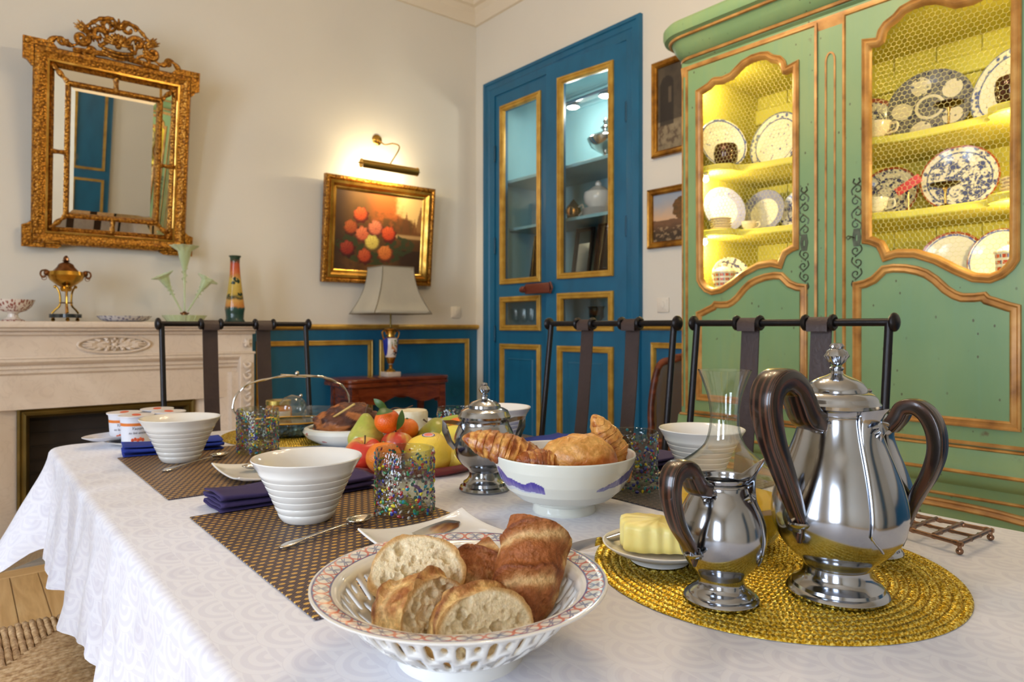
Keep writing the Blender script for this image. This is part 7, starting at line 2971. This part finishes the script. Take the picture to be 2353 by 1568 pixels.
# apple turnover
m = MB()
NT, NQ = 96, 40
rings = []
for q in range(NQ + 1):
    f = q / NQ
    row = []
    for j in range(NT):
        th = 2 * pi * j / NT
        x = 0.062 * cos(th); y = 0.036 * sin(th)
        r = sin(f * pi / 2)
        z = 0.050 * cos(f * pi / 2) ** 0.8
        w = 0.0014 * sin((x * r * 90 + 0.8 * sin(y * r * 200)) * 2.2 + y * r * 60) + 0.0022 * mnoise.fractal(Vector((x * r * 40, y * r * 40, 1.5)), 0.9, 2, 4)
        row.append((x * r, y * r, z + w))
    rings.append(row)
rings += [[(p[0] * 0.96, p[1] * 0.96, -0.022) for p in rings[-1]], [(0, 0, -0.026)] * NT]
m.ring_surface(rings, True)
o = m.build('apple_turnover', 'pastry', None, 80, fix=True, loc=cbp(1327, 1.045, 1072))
o.rotation_euler = (radians(8), radians(-6), RGT)


def tcol(c):
    n = 0.5 + 0.5 * mnoise.fractal(Vector((c.x * 45, c.y * 45, c.z * 45)), 0.9, 2, 4)
    ln = 0.5 + 0.5 * sin((c.x * 90 + 0.8 * sin(c.y * 200)) * 2.2 + c.y * 60)
    b = mixc((228, 176, 100), (188, 122, 56), n * 0.7 + ln * 0.4)
    lowr = sst(0.026, 0.012, c.z + 0.016 * (n - 0.5)) * sst(-0.02, 0.004, c.x)
    return mixc(b, (162, 86, 30), lowr)


paint(o, tcol)
tag(o, 'pale golden apple turnover with wrinkled crust in the painted bowl', 'pastry', 'pastries in the painted bowl')

# ------------------------------------------------------------------ butter on its dish, butter knife
bd = at_t(1515, 0.828, ZG)
tag(MB().lathe([(0, 0.004), (0.030, 0.004), (0.032, 0.0), (0.035, 0.0), (0.036, 0.004), (0.040, 0.008), (0.058, 0.0135), (0.0675, 0.020), (0.0685, 0.0215), (0.0665, 0.022), (0.056, 0.016), (0.036, 0.0105), (0, 0.010)], 64).build('butter_dish', 'bone_china', loc=bd), 'small white footed saucer holding the block of butter', 'dish')
g = Graph('butter')
f = g.noise(40, 4)
MAT['butter'] = g.done(g.pbr(g.ramp(f, [(0.3, rgb(240, 220, 128)), (0.7, rgb(248, 232, 152))]), 0.35, 0, g.bump(f, 0.3, 0.002), Subsurface_Weight=0.35, Subsurface_Radius=(0.02, 0.015, 0.006), Subsurface_Scale=0.4))
m = MB()
rings = []
for (k, z) in ((0.0, 0.0), (0.94, 0.0), (0.98, 0.003), (0.98, 0.024), (0.955, 0.028), (0.85, 0.0305), (0.0, 0.031)):
    ring = []
    for j in range(96):
        a = 2 * pi * j / 96
        e = 4.0
        r = 1 / ((abs(cos(a)) / 0.047) ** e + (abs(sin(a)) / 0.032) ** e) ** (1 / e)
        r *= 1 + 0.035 * cos(14 * a)
        sl = 0.003 * cos(a) * (z > 0.022)
        ring.append((r * k * cos(a), r * k * sin(a), z + sl + (0.0008 * mnoise.noise(Vector((r * cos(a) * 90, r * sin(a) * 90, z * 50))) if z > 0.022 else 0)))
    rings.append(ring)
m.ring_surface(rings, True)
twb, lfb = view_axes(bd)
o = m.build('butter_block', 'butter', None, 60, loc=(bd.x, bd.y, bd.z + 0.0165), rotz=atan2(lfb.y, lfb.x) + 0.15)
tag(o, 'fluted block of yellow butter on the small white saucer', 'butter')
k1 = on_z(1306, 1264, TZ + 0.003); k2 = cbp(1425, 0.84, 1232)
dk = (k2 - k1)
knife(k2 + dk * 0.28, k1, 'knife resting on the butter dish rim left of the butter', 0.010, 0.9)

# ------------------------------------------------------------------ fruit on the red tray
ft = Vector((0.735, 1.235, TZ))
g = Graph('red_lacquer'); MAT['red_lacquer'] = g.done(g.pbr(rgb(132, 26, 24), 0.15, 0, None, Coat_Weight=0.5))
simple('black_lacquer', rgb(24, 14, 14), 0.15)
t = thing('red_tray', 'round red lacquer tray with black centre under the fruit', 'tray', ft)
m = MB(); m.lathe([(0.128, 0.011), (0.140, 0.015), (0.150, 0.021), (0.153, 0.021), (0.153, 0.018), (0.146, 0.006), (0.138, 0.0), (0.13, 0.0)], 80, cap=False); m.build('rim', 'red_lacquer', t, 50)
m = MB(); m.lathe([(0, 0.0), (0.131, 0.0), (0.131, 0.011), (0, 0.011)], 64); m.build('tray_floor', 'black_lacquer', t)
FZ = TZ + 0.0115


def fruit_mat(name, fn, rough=0.3, bs=0, bscale=200, coat=0.2):
    g = Graph(name)
    MAT[name] = g.done(g.pbr(g.attr('Col'), rough, 0, g.bump(g.vor(bscale), bs, 0.002) if bs else None, Coat_Weight=coat, Subsurface_Weight=0.08, Subsurface_Radius=(0.01, 0.006, 0.003), Subsurface_Scale=0.4))


fruit_mat('fruit_smooth', None, 0.28)
fruit_mat('fruit_peel', None, 0.38, 0.35, 420)
simple('stem_brown', rgb(84, 60, 36), 0.7)
g = Graph('leaf_green'); x, y, z = g.xyz(); MAT['leaf_green'] = g.done(g.pbr(g.mix(g.noise(40, 3), rgb(44, 78, 30), rgb(84, 116, 48)), 0.35))


def leaf_mesh(m, p, d, up, L, W):
    p, d, up = Vector(p), Vector(d).normalized(), Vector(up).normalized()
    s = d.cross(up).normalized(); up = s.cross(d)
    vs, fs = [], []
    n = 8
    for i in range(n + 1):
        q = i / n
        w = W * sin(pi * min(1, q * 0.98 + 0.02)) ** 0.8
        c = p + d * L * q + up * (L * 0.18 * sin(q * 2.4))
        vs += [c - s * w + up * w * 0.25, c, c + s * w + up * w * 0.25]
    for i in range(n):
        a = i * 3
        fs += [(a, a + 1, a + 4, a + 3), (a + 1, a + 2, a + 5, a + 4)]
    m.add(vs, fs)


def apple(name, label, loc, R, euler, seed, c1, c2):
    t = thing(name, label, 'fruit', loc, rot=euler, group='fruit on the red tray')
    pr = []
    for i in range(33):
        a = -pi / 2 + pi * i / 32
        r = R * cos(a) * (1 + 0.10 * sin(a))
        z = R * 0.90 * sin(a)
        if a > 0.9: z -= R * 0.42 * ((a - 0.9) / (pi / 2 - 0.9)) ** 2.2
        if a < -1.0: z += R * 0.22 * ((-a - 1.0) / (pi / 2 - 1.0)) ** 2
        pr.append((max(r, 0), z))
    o = MB().lathe(pr, 40, fn=lambda r, z, a: r * (1 + 0.02 * cos(5 * a))).build('flesh', 'fruit_smooth', t, 80)

    def col(c):
        a = atan2(c.y, c.x)
        n = 0.5 + 0.5 * mnoise.fractal(Vector((cos(a) * 1.2 + seed, sin(a) * 1.2, c.z * 12)), 0.9, 2, 4)
        st = 0.5 + 0.5 * mnoise.noise(Vector((cos(a) * 9 + seed, sin(a) * 9, c.z * 10)))
        return mixc(c1, c2, sst(0.40, 0.66, n * 0.8 + st * 0.2 + 0.12 * sin(a + seed)))
    paint(o, col)
    m = MB(); m.tube([(0, 0, R * 0.45), (0.002, 0, R * 0.75), (0.005, 0.002, R * 1.02)], [0.0012, 0.0013, 0.0018], 6); m.build('stem', 'stem_brown', t)
    return t


def citrus(name, label, loc, R, col1, col2, seed, euler=(0, 0, 0), sq=0.9, cat='fruit', navel=True, sticker=False, leaves=None, lem=0.0):
    t = thing(name, label, cat, loc, rot=euler, group='fruit on the red tray')

    def fn(d):
        k = 1.0
        k -= 0.07 * max(0, d.z - 0.86) / 0.14
        if lem:
            k += lem * (max(0, abs(d.z) - 0.80) / 0.2) ** 1.6
        return k
    m = MB(); m.ball((0, 0, 0), R, 40, 26, (1, 1, sq), fn=fn)
    o = m.build('peel', 'fruit_peel', t, 80)
    paint(o, lambda c: mixc(col1, col2, 0.5 + 0.5 * mnoise.fractal(Vector((c.x * 30 + seed, c.y * 30, c.z * 30)), 0.9, 2, 3)))
    if navel:
        m = MB(); m.lathe([(0, 0.0025), (0.002, 0.002), (0.0035, 0.0)], 8, c=(0, 0, R * sq * 0.93)); m.build('calyx', 'leaf_green', t)
    return t


def pear(label, loc, R, L, euler, seed, c1, c2):
    t = thing('green_pear', label, 'fruit', loc, rot=euler, group='fruit on the red tray')
    pr = []
    for i in range(37):
        s = i / 36
        z = -R * 0.92 + L * s
        r = R * sqrt(max(0, 1 - ((z) / (R * 0.95)) ** 2)) if z < 0 else R * (1 - 0.62 * sst(0, 1, z / (L - R * 0.92)) ** 0.9) * sqrt(max(0, 1 - (z / (L - R * 0.90)) ** 6))
        pr.append((max(0, r), z))
    o = MB().lathe(pr, 40, fn=lambda r, z, a: r * (1 + 0.025 * sin(2 * a + seed) + 0.01 * sin(5 * a))).build('flesh', 'fruit_smooth', t, 80)

    def col(c):
        n = 0.5 + 0.5 * mnoise.fractal(Vector((c.x * 22 + seed, c.y * 22, c.z * 22)), 0.9, 2, 4)
        sp = mnoise.noise(Vector((c.x * 400, c.y * 400, c.z * 400)))
        b = mixc(c1, c2, sst(0.3, 0.75, n))
        return mixc(b, (150, 130, 70), 0.25 if sp > 0.35 else 0)
    paint(o, col)
    zt = L - R * 0.92
    m = MB(); m.tube([(0, 0, zt - 0.004), (0.002, 0, zt + 0.008), (0.007, 0, zt + 0.018)], [0.002, 0.0018, 0.0026], 6); m.build('stem', 'stem_brown', t)
    return t


def fp_(u, v, t):
    return cbp(u, t, v)


RA, YA = (206, 58, 40), (222, 190, 92)
apple('red_apple', 'red and yellow apple at the front left of the fruit tray', fp_(837, 1046, 1.335), 0.0385, (0.15, -0.2, 0.5), 1, RA, (224, 176, 84))
apple('red_apple', 'red apple lying in the middle of the fruit between pear and grapefruit', fp_(912, 1026, 1.40), 0.034, (0.3, 0.2, 1.9), 4, (206, 66, 50), (226, 180, 80))
citrus('orange', 'orange with green calyx in front, half behind the speckled tumbler', fp_(882, 1052, 1.29), 0.034, (236, 122, 24), (246, 140, 34), 2, (-0.25, 0.1, 0))
citrus('grapefruit', 'large yellow grapefruit with a small oval sticker', fp_(984, 1047, 1.335), 0.0485, (240, 200, 62), (246, 214, 84), 5, (-0.3, 0, 0.3), 0.95, navel=False)
pear('green pear standing at the left side of the fruit tray', fp_(841, 1008, 1.42), 0.037, 0.086, (-0.12, 0.1, 0.3), 3, (160, 166, 64), (186, 180, 84))
pear('yellow green pear lying on top of the fruit pointing left', fp_(1003, 998, 1.47), 0.035, 0.080, (0, -1.75, atan2(-lf.y, -lf.x)), 6, (152, 154, 58), (176, 158, 76))
pear('green pear behind the others with its stem towards the cheese', fp_(1048, 985, 1.58), 0.031, 0.090, (0, -1.40, atan2(-lf.y, -lf.x)), 8, (158, 172, 52), (170, 180, 64))
citrus('lemon', 'yellow lemon at the right of the tray behind the grapefruit', fp_(1042, 1012, 1.43), 0.031, (226, 206, 70), (232, 214, 92), 9, (1.2, 0.5, 0), 1.12, navel=False, lem=0.3)
citrus('lemon', 'lower yellow lemon beside the sugar pot', fp_(1046, 1052, 1.35), 0.030, (232, 200, 70), (238, 212, 92), 10, (1.3, -0.4, 0), 1.12, navel=False, lem=0.3)
citrus('clementine', 'orange clementine at the right back beside the sugar pot lid', fp_(1054, 985, 1.52), 0.0275, (240, 116, 20), (246, 134, 30), 11, (0.2, 0, 0))
citrus('clementine', 'small clementine in the gap under the lying pear', fp_(934, 986, 1.46), 0.0260, (240, 120, 24), (244, 134, 34), 12, (0.1, 0, 0))
cl = citrus('clementine', 'clementine with green leaves on top of the fruit pile', fp_(890, 968, 1.40), 0.0265, (234, 96, 14), (242, 112, 22), 13, (0, 0, 0), 0.95)
tw, lf = view_axes(ft)
m = MB()
top = Vector((0, 0, 0.023))
rt = -lf
leaf_mesh(m, top, lf * 0.9 + Vector((0, 0, 0.75)) - tw * 0.2, tw, 0.036, 0.0075)
leaf_mesh(m, top + tw * 0.018 + rt * 0.012, lf * 0.95 - Vector((0, 0, 0.28)) + tw * 0.6, Vector((0, 0, 1)) + tw * 0.8, 0.040, 0.0095)
leaf_mesh(m, top + rt * 0.030 + tw * 0.006, -Vector((0, 0, 1)) - rt * 0.35 + tw * 0.3, tw + rt * 0.6, 0.044, 0.0085)
m.build('leaf', 'leaf_green', cl, 60, fix=False)
m = MB(); m.tube(spline([top - Vector((0, 0, 0.002)), top + rt * 0.016 + Vector((0, 0, 0.004)), top + rt * 0.034 + Vector((0, 0, 0.002)), top + rt * 0.052 + Vector((0, 0, 0.008))], 5), 0.0012, 6); m.build('twig', 'stem_brown', cl)
# sticker on the grapefruit
gfc = fp_(984, 1047, 1.335)
g = Graph('sticker'); x, y, z = g.xyz(); q = ((x * x) * 0.42 + y * y).sqrt()
MAT['sticker'] = g.done(g.pbr(g.mix((q > 0.0056) + 0.0, rgb(232, 120, 104), g.mix(q > 0.0066, rgb(232, 222, 214), rgb(70, 56, 140))), 0.3))
nn_ = (Vector((0, 0, 1)) + tw * 0.42).normalized()
m = MB()
rg = []
for k in range(7):
    f = k / 6
    rg.append([(0.0125 * f * cos(a), 0.0076 * f * sin(a), 0.0004 - ((0.0125 * f * cos(a)) ** 2 + (0.0076 * f * sin(a)) ** 2) / (2 * 0.0485)) for a in [2 * pi * i / 32 for i in range(32)]])
m.ring_surface(rg, True)
gf = [o for o in COL.objects if o.name.startswith('grapefruit')][0]
o = m.build('sticker', 'sticker', gf, 60)
qq = Vector((0, 0, 1)).rotation_difference(nn_)
gm = gf.rotation_euler.to_matrix().inverted()
X_ = (lf * -1).normalized()
Yv = nn_.cross(X_).normalized(); X_ = Yv.cross(nn_).normalized()
Rm = Matrix((X_, Yv, nn_)).transposed()
Mw = gm @ Rm
o.matrix_local = Matrix.Translation(gm @ (nn_ * 0.0480 * 0.985)) @ Mw.to_4x4()

# ------------------------------------------------------------------ oval dish with the dark cake and its skewer
dc = at_t(797, 1.70, TZ)
g = Graph('flower_dish')
x, y, z = g.xyz()
v = g.vor(26, g.mapping((1, 1, 1)), out=0)
vc = g.vor(26, g.mapping((1, 1, 1)), out=1)
ln = g.noise(60, 3)
fm = (v < 0.26) * (z > 0.012) * (z < 0.034)
hue = g.ramp(g.math('ADD', vc, 0.0), [(0.2, rgb(50, 66, 150)), (0.5, rgb(180, 60, 60)), (0.8, rgb(70, 140, 120))], 'CONSTANT')
MAT['flower_dish'] = g.done(g.pbr(g.mix(fm * 0.8, rgb(226, 228, 222), hue), 0.12))
DP = [(0, 0.004), (0.060, 0.004), (0.064, 0.0), (0.070, 0.002), (0.098, 0.018), (0.106, 0.030), (0.102, 0.038), (0.094, 0.041), (0.090, 0.038), (0.096, 0.030), (0.088, 0.018), (0.060, 0.010), (0, 0.009)]
tag(MB().lathe(DP, 72).build('cake_dish', 'flower_dish', loc=dc), 'white dish with small painted flowers holding the dark cake', 'dish')
painted_mat('dark_cake', 0.5, 160, 0.5, 0.003)
m = MB()
m.ball((0, 0, 0), 1.0, 96, 56, (1, 1, 1))
cv = []
for p in m.v:
    d = Vector(p)
    n = mnoise.fractal(Vector((d.x * 2.2, d.y * 2.2, d.z * 2.2)), 0.8, 2.1, 5)
    k = 1 + 0.14 * n
    zf = 0.054 if d.z > 0 else 0.030
    cv.append((d.x * 0.080 * k, d.y * 0.048 * k, d.z * zf * k + 0.006 * d.x))
m.v = cv
tw, lf = view_axes(dc)
o = m.build('dark_cake', 'dark_cake', None, 80, loc=(dc.x, dc.y, TZ + 0.043), rotz=atan2(-lf.y, -lf.x) + 0.1)


def cakecol(c):
    n = mnoise.fractal(Vector((c.x * 34, c.y * 34, c.z * 34)), 0.9, 2.1, 5)
    st = mnoise.fractal(Vector((c.x * 20 + c.z * 30, c.y * 40, c.z * 20 - c.x * 10)), 0.9, 2.1, 4)
    b = mixc((70, 36, 26), (104, 60, 42), 0.5 + n)
    b = mixc(b, (176, 106, 54), sst(0.12, 0.34, st))
    return b


paint(o, cakecol)
tag(o, 'dark brown rough crusted cake loaf in the flower painted dish', 'cake')
simple('pale_wood', rgb(214, 180, 104), 0.6)
a_ = fp_(768, 958, 1.66); b_ = fp_(814, 929, 1.60)
m = MB(); m.cyl(Vector((0, 0, 0)) - (b_ - a_) * 0.25, b_ - a_, 0.0026, 8)
tag(m.build('wooden_skewer', 'pale_wood', loc=a_), 'pale wooden stick poking out of the dark cake', 'stick')

# ------------------------------------------------------------------ cheese on a plate
ch = at_t(943, 1.79, TZ)
china('cheese_plate_china', rgb(226, 224, 218), rgb(110, 120, 170), 0.085, 'rim', None, 6.0, 0.3, 60, 0.78)
tag(MB().lathe(plate_prof(0.083, 0.016), 56).build('cheese_plate', 'cheese_plate_china', loc=ch), 'white plate with blue border under the round cheese', 'plate')
g = Graph('cheese'); f = g.noise(50, 4)
MAT['cheese'] = g.done(g.pbr(g.ramp(f, [(0.35, rgb(222, 206, 168)), (0.65, rgb(238, 228, 200))]), 0.7, 0, g.bump(f, 0.5, 0.003)))
m = MB(); m.lathe([(0, 0), (0.044, 0.0), (0.0465, 0.006), (0.0465, 0.056), (0.043, 0.063), (0.036, 0.0635), (0.030, 0.061), (0, 0.060)], 56, fn=lambda r, z, a: r * (1 + 0.02 * sin(3 * a) + 0.01 * sin(11 * a)))
tag(m.build('round_cheese', 'cheese', loc=(ch.x, ch.y, TZ + 0.006)), 'round white goat cheese behind the fruit', 'cheese')

# ------------------------------------------------------------------ glass dish with vine handle, lid, honey jar
gd = at_t(672, 1.80, ZG)
tw, lf = view_axes(gd)
t = thing('glass_dish', 'oval glass serving dish with blue base and tall twisted metal handle', 'dish', gd, atan2(-lf.y, -lf.x))
g = Graph('blue_glass_base'); v = g.vor(90)
MAT['blue_glass_base'] = g.done(g.pbr(g.ramp(g.noise(40, 3), [(0.35, rgb(20, 36, 40)), (0.55, rgb(38, 78, 92)), (0.75, rgb(96, 122, 116))]), 0.06, 0.2, g.bump(v, 0.9, 0.006), Coat_Weight=0.6))
m = MB(); m.lathe([(0, 0.0), (0.085, 0.0), (0.098, 0.006), (0.106, 0.030), (0.104, 0.034), (0, 0.030)], 64, sx=1.22, sy=0.70); m.build('blue_base', 'blue_glass_base', t, 50)
m = MB(); m.lathe([(0.104, 0.034), (0.110, 0.052), (0.116, 0.064), (0.114, 0.065), (0.107, 0.052), (0.101, 0.034)], 64, sx=1.22, sy=0.70, fn=lambda r, z, a: r * (1 + 0.006 * sin(30 * a)), cap=False); m.build('glass_rim', 'carafe_glass', t, 60)
m = MB(); m.tube([(0.127 * cos(a), 0.073 * sin(a), 0.036) for a in [i * pi / 30 for i in range(60)]], 0.0025, 6, True); m.build('gilt_band', 'brass', t)
hp_ = spline([(-0.128, 0, 0.040), (-0.146, 0, 0.075), (-0.130, 0, 0.118), (-0.085, 0, 0.142), (0.0, 0, 0.154), (0.085, 0, 0.146), (0.132, 0, 0.120), (0.146, 0, 0.078), (0.128, 0, 0.040)], 8)
m = MB(); m.tube(hp_, [0.0026 + 0.0007 * sin(i * 1.1) for i in range(len(hp_))], 8)
m.tube([(p.x, p.y + 0.003 * sin(i * 0.7), p.z + 0.003 * cos(i * 0.7)) for i, p in enumerate(hp_[12:-12])], 0.0013, 6)
m.ball((0.012, 0, 0.160), 0.006, 10, 8); m.tube([(-0.03, 0, 0.158), (0.0, 0.003, 0.153), (0.035, 0, 0.149)], [0.001, 0.004, 0.001], 6)
m.build('handle', 'cutlery', t)
dl = thing('glass_cloche', 'small glass bell cover with knob resting tilted in the glass dish', 'cover', cbp(678, 1.78, 931), rot=(0.35, 0.45, 0))
m = MB(); m.lathe([(0.036, -0.016), (0.037, -0.012), (0.033, 0.004), (0.022, 0.018), (0.008, 0.0235), (0.0, 0.024), (0.0, 0.0225), (0.008, 0.022), (0.021, 0.0165), (0.0315, 0.003), (0.0355, -0.012)], 40, cap=False); m.build('glass_bell', 'carafe_glass', dl, 60)
m = MB(); m.ball((0, 0, 0.029), 0.0042, 10, 8); m.cyl((0, 0, 0.022), (0, 0, 0.027), 0.002, 8); m.build('knob', 'cutlery', dl)
hj = thing('honey_jar', 'honey jar with gold lid behind the glass dish', 'jar', at_t(640, 1.935, TZ + 0.005))
g = Graph('honey'); MAT['honey'] = g.done(g.pbr(rgb(196, 118, 40), 0.08, 0, None, Coat_Weight=0.6))
simple('lid_gold', rgb(206, 180, 96), 0.25, 0.9)
simple('paper_label', rgb(226, 208, 190), 0.6)
m = MB(); m.lathe([(0, 0), (0.034, 0.0), (0.037, 0.004), (0.037, 0.048), (0.034, 0.056), (0.031, 0.060), (0.031, 0.066), (0, 0.066)], 40); m.build('jar_body', 'honey', hj)
m = MB(); m.lathe([(0.0335, 0.062), (0.0345, 0.063), (0.0345, 0.074), (0.032, 0.0755), (0, 0.0755)], 40); m.build('jar_lid', 'lid_gold', hj)
twj, lfj = view_axes(hj.location)
aj = atan2(twj.y, twj.x)
m = MB(); m.ring_surface([[(0.0375 * cos(aj + q), 0.0375 * sin(aj + q), z) for q in [(-0.1 + k * 0.1) for k in range(12)]] for z in (0.012, 0.046)], False); m.build('paper_label', 'paper_label', hj)

# ------------------------------------------------------------------ yoghurt pots on stacked plates
yp = at_t(350, 1.70, TZ)
china('yog_plate', rgb(216, 216, 222), rgb(90, 90, 96), 0.1, 'willow', None, 2.5, 0.3, 44, 0.8)
YC = Vector((0.378, 1.885, TZ))
tag(MB().lathe(plate_prof(0.108, 0.014), 64).build('serving_plate', 'bone_china', loc=YC), 'white plate under the yoghurt pots at the far left table corner', 'plate')
o = MB().lathe(plate_prof(0.055, 0.012), 48, sx=1.3, sy=0.8).build('small_patterned_dish', 'yog_plate', loc=(YC.x - 0.085, YC.y + 0.005, TZ + 0.0155), rotz=0.4)
tag(o, 'small dish with dark flower pattern at the left rim of the yoghurt plate', 'dish')
g = Graph('yoghurt_pot')
x, y, z = g.xyz()
band = (z > 0.047) * (z < 0.054)
MAT['yoghurt_pot'] = g.done(g.pbr(g.mix(band, rgb(222, 222, 228), rgb(220, 120, 46)), 0.35))
simple('print_dark', rgb(48, 46, 70), 0.6)
simple('print_orange', rgb(214, 92, 52), 0.6)
simple('pot_lid', rgb(224, 218, 216), 0.35)


def yog(x, y, label, az):
    t = thing('yoghurt_pot', label, 'yoghurt', (x, y, TZ + 0.0055), az, 'yoghurt pots')
    m = MB(); m.lathe([(0, 0), (0.029, 0.0), (0.031, 0.002), (0.0345, 0.060), (0.0355, 0.066), (0.0385, 0.067), (0.0385, 0.069), (0, 0.069)], 40); m.build('pot_body', 'yoghurt_pot', t)
    m = MB(); m.lathe([(0.0388, 0.0685), (0.0395, 0.0692), (0.039, 0.0705), (0, 0.0705)], 40); l = m.build('foil_lid', 'pot_lid', t)
    m = MB(); m.lathe([(0.016, 0.0706), (0.016, 0.0711), (0, 0.0711)], 20, sx=1.3, sy=0.6); m.build('lid_print', 'print_orange', l)

    def cyl_text(body, z, size, mat, spread):
        fc = bpy.data.curves.new('pot_text', 'FONT')
        fc.body = body; fc.size = size; fc.align_x = 'CENTER'; fc.space_character = 1.0; fc.shear = 0.25
        fo = bpy.data.objects.new('tmp', fc)
        COL.objects.link(fo)
        bpy.context.view_layer.update()
        me = bpy.data.meshes.new_from_object(fo)
        bpy.data.objects.remove(fo)
        bmm = bmesh.new(); bmm.from_mesh(me)
        bmesh.ops.subdivide_edges(bmm, edges=[e for e in bmm.edges if e.calc_length() > 0.003], cuts=2)
        for v_ in bmm.verts:
            zz_ = z + v_.co.y
            r = 0.031 + 0.0035 * (zz_ / 0.060) + 0.0004
            a = v_.co.x / r
            v_.co = Vector((r * cos(a), r * sin(a), zz_))
        bmm.to_mesh(me); bmm.free()
        me.materials.clear(); me.materials.append(MAT[mat])
        o_ = bpy.data.objects.new('printed_text', me)
        COL.objects.link(o_); o_.parent = t
    cyl_text('Yaourt', 0.0385, 0.0095, 'print_dark', 1)
    cyl_text('au lait entier', 0.0285, 0.0078, 'print_dark', 1)
    m = MB()
    for k in (-2, -1, 0, 1, 2):
        a = k * 0.17; r = 0.0322
        m.ball((r * cos(a), r * sin(a), 0.014 + 0.002 * (k % 2)), 0.0034, 8, 6, (0.25, 1, 1.3))
    m.build('fruit_print', 'print_orange', t)
    return t


azc = atan2(-1.88, -0.36)
yog(0.334, 1.842, 'yoghurt pot nearest the camera with printed label', azc + 0.1)
yog(0.322, 1.922, 'yoghurt pot behind the nearest one at the left', azc - 0.1)
yog(0.412, 1.872, 'yoghurt pot right front, half behind the ribbed bowl', azc + 0.2)
yog(0.402, 1.952, 'yoghurt pot farthest back near the table end', azc)
